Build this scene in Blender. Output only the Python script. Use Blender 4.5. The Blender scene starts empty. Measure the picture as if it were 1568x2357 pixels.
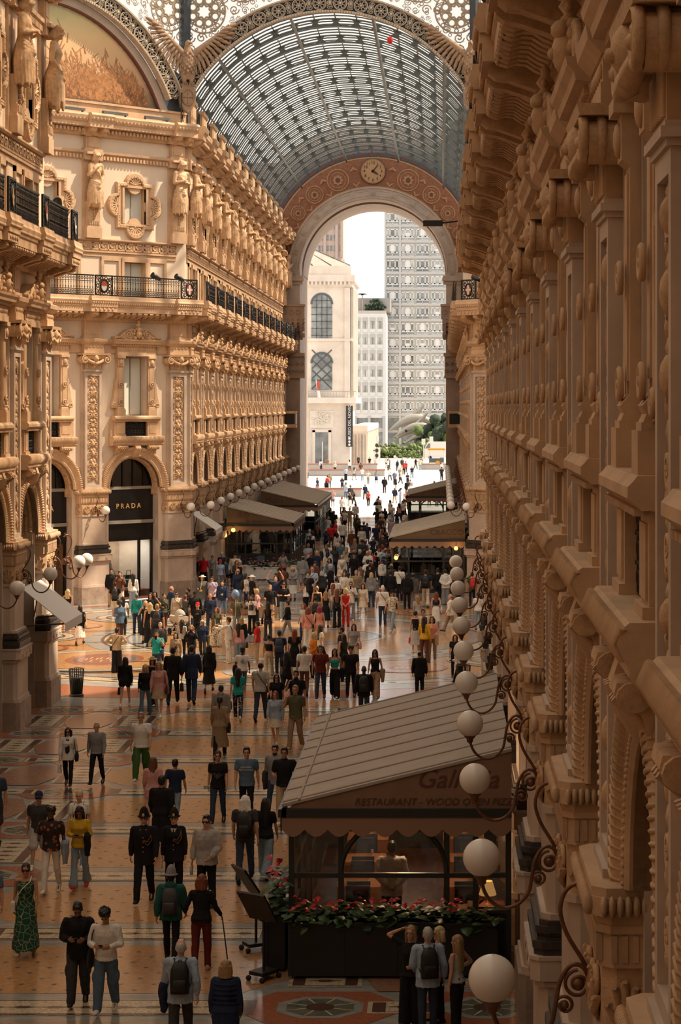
import bpy, math, random
from mathutils import Vector, Matrix
random.seed(7)
PI = math.pi
SC = bpy.context.scene
COL = SC.collection
sin, cos, R = math.sin, math.cos, math.radians
# ------------------------------------------------------------------ camera numbers
FPX, VX, VY, CAMZ = 4950.0, 1018.0, 934.0, 9.8
def floor_at(px, py):
    """the floor point seen at a place of the picture"""
    d = CAMZ * FPX / (py - VY)
    return Vector(((px - VX) * d / FPX, d, 0.0))
# ------------------------------------------------------------------ materials
MATS = {}
def roofmat(name, tint, tr):
    """old wired roof glass: part clear, part milky"""
    m = bpy.data.materials.new(name); m.use_nodes = True
    nt = m.node_tree; nt.nodes.remove(nt.nodes['Principled BSDF']); out = nt.nodes['Material Output']
    t = nt.nodes.new('ShaderNodeBsdfTransparent'); t.inputs['Color'].default_value = (*tint, 1)
    g = nt.nodes.new('ShaderNodeBsdfTranslucent'); g.inputs['Color'].default_value = (*tint, 1)
    mx = nt.nodes.new('ShaderNodeMixShader'); mx.inputs['Fac'].default_value = tr
    nt.links.new(t.outputs[0], mx.inputs[1]); nt.links.new(g.outputs[0], mx.inputs[2]); nt.links.new(mx.outputs[0], out.inputs['Surface'])
    MATS[name] = m
def mat(name, col, rough=.6, metal=0., var=.0, scale=3., bump=0., bscale=20., spec=.5, emit=0., ecol=None, trans=0., detail=5., col2=None):
    if name in MATS: return MATS[name]
    m = bpy.data.materials.new(name); m.use_nodes = True
    nt = m.node_tree; b = nt.nodes['Principled BSDF']
    b.inputs['Base Color'].default_value = (*col, 1)
    b.inputs['Roughness'].default_value = rough
    b.inputs['Metallic'].default_value = metal
    b.inputs['Specular IOR Level'].default_value = spec
    if emit:
        b.inputs['Emission Color'].default_value = (*(ecol or col), 1)
        b.inputs['Emission Strength'].default_value = emit
    if var or bump:
        geo = nt.nodes.new('ShaderNodeNewGeometry')
        if var:
            n = nt.nodes.new('ShaderNodeTexNoise'); n.inputs['Scale'].default_value = scale; n.inputs['Detail'].default_value = detail
            n.inputs['Roughness'].default_value = .65
            nt.links.new(geo.outputs['Position'], n.inputs['Vector'])
            r = nt.nodes.new('ShaderNodeValToRGB')
            c2 = col2 or tuple(max(0, c * (1 - var)) for c in col)
            c1 = col if col2 else tuple(min(1, c * (1 + var)) for c in col)
            r.color_ramp.elements[0].color = (*c2, 1); r.color_ramp.elements[0].position = .32
            r.color_ramp.elements[1].color = (*c1, 1); r.color_ramp.elements[1].position = .68
            nt.links.new(n.outputs['Fac'], r.inputs['Fac']); nt.links.new(r.outputs['Color'], b.inputs['Base Color'])
        if bump:
            n2 = nt.nodes.new('ShaderNodeTexNoise'); n2.inputs['Scale'].default_value = bscale; n2.inputs['Detail'].default_value = 3
            nt.links.new(geo.outputs['Position'], n2.inputs['Vector'])
            bp = nt.nodes.new('ShaderNodeBump'); bp.inputs['Strength'].default_value = bump; bp.inputs['Distance'].default_value = .02
            nt.links.new(n2.outputs['Fac'], bp.inputs['Height']); nt.links.new(bp.outputs['Normal'], b.inputs['Normal'])
    MATS[name] = m
    return m
def glassmat(name, tint, mixf=.12, rough=.02):
    """a clear sheet: mostly see-through, with a mirror share"""
    m = bpy.data.materials.new(name); m.use_nodes = True
    nt = m.node_tree; nt.nodes.remove(nt.nodes['Principled BSDF']); out = nt.nodes['Material Output']
    t = nt.nodes.new('ShaderNodeBsdfTransparent'); t.inputs['Color'].default_value = (*tint, 1)
    g = nt.nodes.new('ShaderNodeBsdfGlossy'); g.inputs['Roughness'].default_value = rough
    mx = nt.nodes.new('ShaderNodeMixShader')
    fr = nt.nodes.new('ShaderNodeFresnel'); fr.inputs['IOR'].default_value = 1.45
    ad = nt.nodes.new('ShaderNodeMath'); ad.operation = 'ADD'; ad.inputs[1].default_value = mixf
    nt.links.new(fr.outputs['Fac'], ad.inputs[0]); nt.links.new(ad.outputs[0], mx.inputs['Fac'])
    nt.links.new(t.outputs[0], mx.inputs[1]); nt.links.new(g.outputs[0], mx.inputs[2]); nt.links.new(mx.outputs[0], out.inputs['Surface'])
    MATS[name] = m
    return m
mat('tan', (.55, .365, .225), .75, var=.16, scale=1.6, bump=.25, bscale=30)
mat('carve', (.54, .35, .205), .75, var=.22, scale=6, bump=.4, bscale=40)
mat('cream', (.70, .57, .45), .85, var=.05, scale=.6)
mat('marble', (.52, .41, .33), .5, var=.16, scale=1.1, bump=.05, bscale=15)
mat('plinthstone', (.33, .245, .19), .5, var=.3, scale=2.2, bump=.1)
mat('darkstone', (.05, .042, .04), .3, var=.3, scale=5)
mat('iron', (.012, .012, .014), .45, spec=.4)
mat('steel', (.085, .10, .105), .45, var=.25, scale=4)
mat('bronze', (.16, .075, .04), .45, metal=.5, var=.3, scale=12)
mat('paleiron', (.42, .35, .275), .7, var=.18, scale=4)
mat('blind', (.60, .60, .53), .8)
mat('winmetal', (.25, .22, .18), .5)
mat('black', (.006, .006, .007), .22)
mat('darkglass', (.010, .009, .008), .06, spec=.6)
mat('gold', (.70, .42, .18), .4, metal=.3)
mat('globe', (.80, .76, .72), .18, emit=0., spec=.45)
roofmat('roofglass', (.90, .87, .82), .16)
roofmat('roofdim', (.70, .63, .54), .3)  # glass of the unseen near vault, tinted darker to dim the street below
roofmat('roofclear', (.97, .96, .94), .05)
glassmat('pane', (.80, .82, .82), .03)
mat('banner', (.035, .035, .038), .7); mat('lettering', (.75, .74, .72), .7); mat('foliage', (.10, .145, .045), .8, var=.5, scale=1.2); mat('foliagedark', (.03, .05, .03), .85, var=.4, scale=1.); mat('foliageyel', (.42, .40, .06), .8, var=.3, scale=2.)
mat('silver', (.36, .33, .29), .4, metal=.2, var=.08, scale=.4); mat('yellow', (.62, .30, .02), .5); mat('white', (.75, .74, .72), .5); mat('bench_red', (.35, .12, .09), .7); mat('tyre', (.015, .015, .016), .8)
# ------------------------------------------------------------------ mesh collecting
class MB:
    def __init__(s, m=None):
        s.v = []; s.f = []; s.mi = []; s.sm = []; s.mats = []; s.m = m
    def _mi(s, m):
        m = m or s.m or 'tan'
        if m not in s.mats: s.mats.append(m)
        return s.mats.index(m)
    def add(s, vs, fs, m=None, smooth=False, M=None):
        k = len(s.v); i = s._mi(m)
        if M is not None: vs = [M @ Vector(p) for p in vs]
        s.v.extend([tuple(p) for p in vs])
        for f in fs:
            s.f.append([k + q for q in f]); s.mi.append(i); s.sm.append(smooth)
        return s
    def box(s, x0, x1, y0, y1, z0, z1, m=None, M=None):
        vs = [(x0,y0,z0),(x1,y0,z0),(x1,y1,z0),(x0,y1,z0),(x0,y0,z1),(x1,y0,z1),(x1,y1,z1),(x0,y1,z1)]
        return s.add(vs, [(0,3,2,1),(4,5,6,7),(0,1,5,4),(1,2,6,5),(2,3,7,6),(3,0,4,7)], m, False, M)
    def slab(s, pts, a0, a1, axis=0, m=None, M=None, smooth=False):
        """closed 2-D polygon swept along an axis. axis 0: pts are (n,z) swept along u; 1: (u,z) along n; 2: (u,n) along z"""
        n = len(pts)
        def P(p, a): return (a, p[0], p[1]) if axis == 0 else (p[0], a, p[1]) if axis == 1 else (p[0], p[1], a)
        vs = [P(p, a0) for p in pts] + [P(p, a1) for p in pts]
        fs = [(i, (i+1) % n, n + (i+1) % n, n + i) for i in range(n)]
        s.add(vs, fs, m, smooth, M)
        s.add(vs, [tuple(range(n-1, -1, -1)), tuple(range(n, 2*n))], m, False, M)
        return s
    def arch(s, cu, cz, prof, a0=0., a1=PI, seg=20, m=None, M=None, smooth=False, close=False):
        """profile [(r,n)] swept round an axis along n"""
        k = len(prof); vs = []
        for i in range(seg + 1):
            a = a0 + (a1 - a0) * i / seg
            for r, n in prof: vs.append((cu + r*cos(a), n, cz + r*sin(a)))
        fs = []
        K = k if close else k - 1
        for i in range(seg):
            for j in range(K):
                j2 = (j+1) % k
                fs.append((i*k + j, i*k + j2, (i+1)*k + j2, (i+1)*k + j))
        return s.add(vs, fs, m, smooth, M)
    def lathe(s, prof, c=(0,0,0), seg=14, m=None, M=None, smooth=True, sx=1., sy=1.):
        k = len(prof); vs = []
        for i in range(seg):
            a = 2*PI*i/seg
            for r, z in prof: vs.append((c[0] + r*cos(a)*sx, c[1] + r*sin(a)*sy, c[2] + z))
        fs = []
        for i in range(seg):
            i2 = (i+1) % seg
            for j in range(k-1): fs.append((i*k+j, i2*k+j, i2*k+j+1, i*k+j+1))
        return s.add(vs, fs, m, smooth, M)
    def ball(s, c, r, seg=10, rings=6, m=None, M=None):
        rx, ry, rz = r if isinstance(r, (tuple, list)) else (r, r, r)
        pr = [(max(1e-4, sin(PI*i/rings)), -cos(PI*i/rings)) for i in range(rings+1)]
        vs = []
        for i in range(seg):
            a = 2*PI*i/seg
            for q, z in pr: vs.append((c[0] + rx*q*cos(a), c[1] + ry*q*sin(a), c[2] + rz*z))
        k = rings + 1; fs = []
        for i in range(seg):
            i2 = (i+1) % seg
            for j in range(rings): fs.append((i*k+j, i2*k+j, i2*k+j+1, i*k+j+1))
        return s.add(vs, fs, m, True, M)
    def tube(s, path, r, seg=6, m=None, M=None, caps=True, smooth=True):
        path = [Vector(p) for p in path]; n = len(path)
        rr = r if isinstance(r, (list, tuple)) else [r]*n
        vs = []; up = None
        for i, p in enumerate(path):
            t = (path[min(i+1, n-1)] - path[max(i-1, 0)])
            if t.length < 1e-9: t = Vector((0,0,1))
            t.normalize()
            if up is None:
                up = Vector((0,0,1)) if abs(t.z) < .9 else Vector((1,0,0))
            a = t.cross(up)
            if a.length < 1e-6: a = t.orthogonal()
            a.normalize(); b = a.cross(t).normalized(); up = b
            for k in range(seg):
                w = 2*PI*k/seg
                vs.append(p + (a*cos(w) + b*sin(w))*rr[i])
        fs = [(i*seg+k, i*seg+(k+1) % seg, (i+1)*seg+(k+1) % seg, (i+1)*seg+k) for i in range(n-1) for k in range(seg)]
        s.add(vs, fs, m, smooth, M)
        if caps: s.add(vs, [tuple(range(seg-1, -1, -1)), tuple((n-1)*seg+k for k in range(seg))], m, False, M)
        return s
    def ring(s, c, r, t, seg=20, tube=5, axis='n', m=None, M=None, sq=1.):
        """a torus facing n (or z)"""
        p = []
        for i in range(seg+1):
            a = 2*PI*i/seg
            if axis == 'n': p.append((c[0]+r*cos(a), c[1], c[2]+r*sin(a)*sq))
            else: p.append((c[0]+r*cos(a), c[1]+r*sin(a), c[2]))
        return s.tube(p, t, tube, m, M, caps=False)
    def grid(s, fn, nu, nv, m=None, smooth=True, M=None):
        vs = [fn(i/nu, j/nv) for i in range(nu+1) for j in range(nv+1)]
        fs = [(i*(nv+1)+j, (i+1)*(nv+1)+j, (i+1)*(nv+1)+j+1, i*(nv+1)+j+1) for i in range(nu) for j in range(nv)]
        return s.add(vs, fs, m, smooth, M)
    def loft(s, rings, m=None, M=None, smooth=True, caps=True):
        k = len(rings[0]); vs = [p for r in rings for p in r]
        fs = [(i*k+j, i*k+(j+1) % k, (i+1)*k+(j+1) % k, (i+1)*k+j) for i in range(len(rings)-1) for j in range(k)]
        s.add(vs, fs, m, smooth, M)
        if caps: s.add(vs, [tuple(range(k-1, -1, -1)), tuple((len(rings)-1)*k+j for j in range(k))], m, smooth, M)
        return s
    def merge(s, o, M=None):
        k = len(s.v)
        s.v.extend([tuple(M @ Vector(p)) for p in o.v] if M is not None else o.v)
        idx = [s._mi(n) for n in o.mats]
        for f, mi, sm in zip(o.f, o.mi, o.sm):
            s.f.append([k+q for q in f]); s.mi.append(idx[mi]); s.sm.append(sm)
        return s
    def mesh(s, name):
        me = bpy.data.meshes.new(name)
        me.from_pydata(s.v, [], s.f)
        for n in (s.mats or [s.m or 'tan']): me.materials.append(MATS[n])
        me.polygons.foreach_set('material_index', s.mi)
        me.polygons.foreach_set('use_smooth', s.sm)
        me.update()
        return me
def spiral(c, r0, r1, turns, a0, plane='uz', n=18, flip=1, y=0.):
    """points of a flat spiral"""
    out = []
    for i in range(n+1):
        t = i/n; r = r0 + (r1-r0)*t; a = a0 + flip*2*PI*turns*t
        if plane == 'uz': out.append((c[0]+r*cos(a), y, c[1]+r*sin(a)))
        else: out.append((y, c[0]+r*cos(a), c[1]+r*sin(a)))
    return out
def flow(pts, k=4):
    """a rounded path through the points"""
    pts = [Vector(p) for p in pts]; out = []
    for i in range(len(pts)-1):
        a, b, c, d = pts[max(i-1, 0)], pts[i], pts[i+1], pts[min(i+2, len(pts)-1)]
        for j in range(k):
            t = j/k; out.append(.5*((2*b) + (c-a)*t + (2*a-5*b+4*c-d)*t*t + (3*b-a-3*c+d)*t**3))
    return out + [pts[-1]]
# ------------------------------------------------------------------ objects
def tag(o, label=None, cat=None, group=None, kind=None):
    if label: o['label'] = label
    if cat: o['category'] = cat
    if group: o['group'] = group
    if kind: o['kind'] = kind
    return o
def ob(name, me, M=None, parent=None, **k):
    if isinstance(me, MB): me = me.mesh(name)
    o = bpy.data.objects.new(name, me); COL.objects.link(o)
    if parent is not None: o.parent = parent
    if M is not None:
        if isinstance(M, Matrix): o.matrix_basis = M
        else: o.location = M
    return tag(o, **k)
def empty(name, M=None, **k):
    o = ob(name, None, M, **k); o.empty_display_size = .2
    return o
def T(x=0., y=0., z=0.): return Matrix.Translation((x, y, z))
def RZ(a): return Matrix.Rotation(a, 4, 'Z')
def RX(a): return Matrix.Rotation(a, 4, 'X')
def RY(a): return Matrix.Rotation(a, 4, 'Y')
def SCL(x, y=None, z=None): return Matrix.Diagonal((x, x if y is None else y, x if z is None else z, 1))
def basis(O, N):
    """local (u along, n out, z up) to world for a wall with outward normal N"""
    N = Vector((N[0], N[1], 0)).normalized(); Z = Vector((0,0,1)); U = N.cross(Z)
    M = Matrix(((U.x, N.x, 0, O[0]), (U.y, N.y, 0, O[1]), (0, 0, 1, O[2] if len(O) > 2 else 0), (0, 0, 0, 1)))
    return M
ORD = 'first second third fourth fifth sixth seventh eighth ninth tenth eleventh twelfth thirteenth fourteenth fifteenth sixteenth seventeenth eighteenth nineteenth twentieth'.split()
def text_mesh(s, size, depth=.01, m='black', font=None, shear=0., align='CENTER'):
    cu = bpy.data.curves.new('lettering', 'FONT'); cu.body = s; cu.size = size; cu.extrude = depth; cu.align_x = align
    cu.shear = shear; cu.resolution_u = 3
    o = bpy.data.objects.new('lettering', cu); COL.objects.link(o)
    dg = bpy.context.evaluated_depsgraph_get(); dg.update()
    me = bpy.data.meshes.new_from_object(o.evaluated_get(dg))
    bpy.data.objects.remove(o); bpy.data.curves.remove(cu)
    me.materials.clear(); me.materials.append(MATS[m])
    return me
# ================================================================== THE FACADE MODULE
P = 5.16            # bay
WL, WR = -13.25, 1.72   # wall planes of the two sides of the street
DN, DF, DE = 71.5, 110.7, 179.3   # octagon near edge, far edge, end arch
CX = (WL + WR)/2
def scroll_relief(w, h, seed, M=None, m='carve', depth=.07):
    """symmetric carved ornament in a panel w wide, h high, from z=0 up, standing out of n=0"""
    rnd = random.Random(seed); b = MB(m)
    z = .12
    while z < h - .25:
        step = rnd.uniform(.42, .62); k = rnd.random(); hw = w/2
        for sgn in (-1, 1):
            c = (sgn*hw*.52, z + step*.45)
            b.tube(spiral(c, hw*.42, .02, 1.35, -PI/2 if sgn > 0 else -PI/2, n=12, flip=sgn, y=depth*.55), [depth*.42]*10+[depth*.5]*3, 5)
            b.ball((sgn*hw*.3, depth*.3, z+step*.85), (hw*.28, depth*.8, step*.18), 7, 4)
            b.ball((sgn*hw*.78, depth*.3, z+step*.12), (hw*.18, depth*.7, step*.2), 6, 4)
        if k < .35: b.lathe([(.01,0),(hw*.34,.05),(hw*.42,step*.3),(hw*.2,step*.5),(hw*.3,step*.62)], (0, depth*.2, z), 8, sy=.5)
        elif k < .65:
            b.ball((0, depth*.5, z+step*.5), (hw*.3, depth*1.3, step*.3), 8, 6)
            b.ball((0, depth*1.1, z+step*.42), (hw*.1, depth*.6, step*.1), 6, 4)
        else:
            for q in (-.5, 0, .5): b.ball((q*hw*.5, depth*.4, z+step*.5-abs(q)*.1), (hw*.14, depth*.9, step*.34), 6, 4)
        b.tube([(0, depth*.3, z), (0, depth*.3, z+step)], depth*.28, 5)
        z += step
    return b
# --- ground-floor pillar -------------------------------------------------------
def oct_box(b, hu, n1, z0, z1, m=None, ch=.12, n0=-.45):
    b.slab([(-hu, n0), (hu, n0), (hu, n1-ch), (hu-ch, n1), (-hu+ch, n1), (-hu, n1-ch)], z0, z1, 2, m)
def build_pillar():
    q = {}
    b = MB('plinthstone'); oct_box(b, 1.0, .52, 0, .78); b.slab([(-1.0,-.45),(1.0,-.45),(1.0,.40),(.88,.52),(-.88,.52),(-1.0,.40)], .78, .85, 2); q['plinth'] = b
    b = MB('marble'); oct_box(b, .92, .43, .84, 2.06); oct_box(b, .96, .47, .845, .95); oct_box(b, .97, .48, 2.05, 2.115)
    oct_box(b, 1.02, .54, 2.14, 2.42); oct_box(b, .96, .48, 2.10, 2.16)
    for u in (-.62, 0, .62):
        b.ring((u, .545, 2.28), .09, .016, 10, 4); b.ball((u, .545, 2.28), (.04, .03, .04), 6, 4)
        for k in range(6): b.ball((u+.06*cos(k*PI/3), .545, 2.28+.06*sin(k*PI/3)), (.02,.02,.02), 5, 3)
    oct_box(b, 1.04, .56, 2.42, 2.47)
    q['pedestal'] = b
    b = MB('darkstone')
    for hu, n, z0, z1 in ((.97,.49,2.47,2.56),(.99,.51,2.56,2.66),(.93,.45,2.66,2.70),(.89,.41,2.70,2.76),(.95,.47,2.76,2.85),(.90,.42,2.85,2.92)): oct_box(b, hu, n, z0, z1)
    q['base_moulding'] = b
    b = MB('marble'); oct_box(b, .82, .32, 2.92, 4.36); oct_box(b, .87, .37, 4.34, 4.43); oct_box(b, .87, .39, 2.92, 3.0); q['shaft'] = b
    b = MB('carve'); oct_box(b, .84, .34, 4.42, 5.0)
    for u in (-.45, .0, .45):
        b.tube(spiral((u, 4.74), .17, .03, 1.2, 0, n=16, flip=1 if u < 0 else -1, y=.37), .03, 6)
        for k in range(5): a = R(30+30*k); b.tube([(u, .36, 4.46), (u+.10*cos(a), .40, 4.46+.16*sin(a)), (u+.19*cos(a), .37, 4.48+.34*sin(a)), (u+.22*cos(a), .42, 4.47+.38*sin(a))], [.03,.045,.04,.02], 6)
    for n in (-.1, .15):
        for sg in (-1, 1):
            for k in range(5): a = R(30+30*k); b.tube([(sg*.84, n, 4.46), (sg*.88, n+.10*cos(a), 4.46+.18*sin(a)), (sg*.85, n+.17*cos(a), 4.48+.36*sin(a)), (sg*.90, n+.19*cos(a), 4.47+.40*sin(a))], [.03,.045,.04,.02], 6)
            b.tube(spiral((n, 4.62), .09, .02, 1.2, 0, 'nz', 14, 1, sg*.87), .025, 6)
    q['frieze'] = b
    b = MB('tan')
    for hu, n, z0, z1 in ((.88,.37,4.98,5.30),(.91,.40,5.28,5.35),(.90,.39,5.33,5.45),(.97,.46,5.44,5.60),(.95,.44,5.595,5.68)): oct_box(b, hu, n, z0, z1)
    for i in range(26): b.ball((-.86+i*.069, .47, 5.53), (.036,.055,.095), 6, 5)
    for i in range(18): b.box(-.80+i*.0925, -.80+i*.0925+.05, .34, .395, 5.03, 5.26)
    for sg in (-1, 1):
        for i in range(11): b.ball((sg*.985, .34-i*.07, 5.53), (.055,.036,.095), 6, 5)
        for i in range(8): b.box(sg*.88-.015, sg*.88+.015, .22-i*.0925, .27-i*.0925, 5.03, 5.26)
    q['impost'] = b
    return {k: v.mesh(k) for k, v in q.items()}
# --- upper pilaster ------------------------------------------------------------
def build_pilaster(seed):
    q = {}
    b = MB('marble'); Z0, Z1 = 5.68, 11.45
    # frame round a sunk panel
    for s2 in (-1, 1): b.box(s2*.5, s2*.36, -.02, .27, Z0, Z1)
    b.box(-.36, .36, -.02, .27, Z0, Z0+.22); b.box(-.36, .36, -.02, .27, Z1-.16, Z1); b.box(-.36, .36, -.02, .17, Z0, Z1)
    for s2 in (-1, 1): b.box(s2*.62, s2*.5, -.02, .14, Z0, 12.4)
    for z0, z1, e in ((Z0, Z0+.08, .05), (Z1, Z1+.05, .03), (Z1+.05, Z1+.12, .07), (Z1+.12, Z1+.16, .04)): b.box(-.5-e, .5+e, -.02, .27+e, z0, z1)
    q['shaft'] = b
    q['relief_panel'] = MB('carve').merge(scroll_relief(.62, Z1-Z0-.5, seed), T(0, .17, Z0+.25))
    b = MB('carve')
    b.box(-.46, .46, -.02, .29, Z1+.16, 12.05, 'tan')
    for i in range(7): b.tube([(-.36+i*.12, .29, Z1+.2), (-.36+i*.12, .29, 11.98)], .035, 5, 'tan')
    b.slab([(-.02,12.05),(.36,12.05),(.48,12.18),(.48,12.30),(-.02,12.30)], -.62, .62, 0)
    b.slab([(-.02,12.30),(.54,12.30),(.56,12.40),(-.02,12.40)], -.84, .84, 0)
    for s2 in (-1, 1):
        for n in (.34, .50):
            b.tube(spiral((s2*.66, 12.08), .21, .03, 1.6, PI/2, n=18, flip=-s2, y=n), .045, 6)
        b.slab([(s2*.66+.19*cos(a*PI/8), 12.08+.19*sin(a*PI/8)) for a in range(16)], .05, .46, 1)
        b.ball((s2*.66, .52, 12.08), .06, 7, 5)
        b.tube([(s2*.50, .36, 12.15), (s2*.40, .46, 12.02), (s2*.2, .50, 11.93), (0, .50, 11.90)], [.06,.075,.085,.09], 6)
    b.ball((0, .47, 12.13), (.15, .15, .20), 8, 6); b.ball((0, .60, 12.10), (.05, .07, .06), 6, 4)      # a lion's mask
    for k in range(9): b.ball((.17*cos(k*PI/8), .44, 12.15+.19*sin(k*PI/8)), (.06,.06,.06), 6, 4)
    q['capital'] = b
    b = MB('tan')
    b.box(-.60, .60, -.02, .34, 12.40, 12.62); b.box(-.58, .58, -.02, .32, 12.62, 12.85)
    for i in range(5): b.ball((-.44+i*.22, .33, 12.73), (.07,.03,.07), 7, 4)
    b.slab([(-.02,12.85),(.34,12.85),(.46,12.98),(.48,13.10),(.40,13.14),(-.02,13.14)], -.72, .72, 0)
    b.box(-.52, .52, -.02, .24, 13.14, 14.05); b.box(-.58, .58, -.02, .30, 13.14, 13.26)
    b.box(-.40, .40, .2, .26, 13.36, 13.92)
    q['entablature_block'] = b
    return {k: v.mesh(k) for k, v in q.items()}
# --- arch over the shop front ---------------------------------------------------
AR0, AR1, AZ = 1.55, 2.03, 5.68
def build_arch(fancy):
    q = {}
    b = MB('tan')
    b.arch(0, AZ, [(AR0, -.1), (AR0, .13), (AR0+.05, .17), (AR0+.13, .17), (AR0+.15, .13), (AR0+.28, .15), (AR0+.30, .18), (AR1-.15, .18), (AR1-.12, .235), (AR1-.055, .26), (AR1+.01, .235), (AR1+.04, .17), (AR1+.04, -.02)], seg=28)
    n = 64 if fancy else 30
    for i in range(n):
        a = PI*(i+.5)/n
        b.tube([((AR1-.15)*cos(a-.02), .17, AZ+(AR1-.15)*sin(a-.02)), ((AR1-.10)*cos(a-.008), .255, AZ+(AR1-.10)*sin(a-.008)), ((AR1-.01)*cos(a+.012), .262, AZ+(AR1-.01)*sin(a+.012)), ((AR1+.05)*cos(a+.026), .17, AZ+(AR1+.05)*sin(a+.026))], .022, 4)
        b.ball(((AR0+.09)*cos(a), .175, AZ+(AR0+.09)*sin(a)), .028, 5, 3)
    q['archivolt'] = b
    b = MB('carve')
    b.arch(0, AZ, [(AR0, .10), (AR0, -.06), (AR0-.05, -.06), (AR0-.05, -.36), (AR0-.12, -.36), (AR0-.12, -.45)], seg=28)
    for sg in (-1, 1):
        b.box(sg*AR0, sg*(AR0-.05), -.36, -.06, 5.3, AZ); b.box(sg*AR0, sg*(AR0-.12), -.45, -.36, 5.3, AZ)
    n = 56 if fancy else 18
    for i in range(n):
        a = PI*(i+.5)/n
        for nn in ((-.13, -.27) if fancy else (-.2,)):
            b.ball(((AR0-.05)*cos(a+(.03 if nn < -.2 else 0)), nn, AZ+(AR0-.05)*sin(a+(.03 if nn < -.2 else 0))), (.05,.06,.05), 7, 5)
    q['reveal'] = b
    b = MB('tan')   # scroll keystone
    b.slab([(-.02, 7.2), (.20, 7.2), (.34, 7.42), (.42, 7.66), (.36, 7.84), (-.02, 7.84)], -.16, .16, 0)
    for u in (-.11, 0, .11): b.tube([(u, .22, 7.24), (u, .36, 7.44), (u, .44, 7.66)], .03, 5)
    q['keystone'] = b
    return {k: v.mesh(k) for k, v in q.items()}
def build_shop():
    q = {}
    b = MB('darkglass')
    pts = [((AR0-.16)*cos(PI*i/24), AZ+(AR0-.16)*sin(PI*i/24)) for i in range(25)]
    b.slab(pts, -.55, -.52, 1); q['fanlight'] = b
    b = MB('black')
    b.arch(0, AZ, [(AR0-.05, -.38), (AR0-.14, -.38), (AR0-.14, -.52)], seg=28)
    for u in (-.98, -.32, .32, .98): 
        h = math.sqrt((AR0-.14)**2 - u*u); b.box(u-.035, u+.035, -.53, -.46, AZ, AZ+h)
    b.box(-1.5, 1.5, -.54, -.42, AZ-.10, AZ+.05, 'winmetal'); q['fanlight_frame'] = b
    b = MB('black'); b.box(-1.55, 1.55, -.52, -.46, 4.0, AZ-.10); b.box(-1.55, 1.55, -.52, -.30, 3.86, 4.02, 'winmetal'); b.box(-1.55, 1.55, -.52, -.44, 3.1, 3.86)
    q['sign_board'] = b
    b = MB('black')
    for u in (-1.5, -.5, .5, 1.42): b.box(u-.04, u+.04, -.56, -.46, .1, 3.1)
    b.box(-1.55, 1.55, -.56, -.46, 0, .12); b.box(-1.55, 1.55, -.56, -.46, 2.98, 3.1); q['shop_frame'] = b
    b = MB('darkglass'); b.box(-1.55, 1.55, -.62, -.58, .0, 3.1); q['shop_glass'] = b
    return {k: v.mesh(k) for k, v in q.items()}
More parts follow.
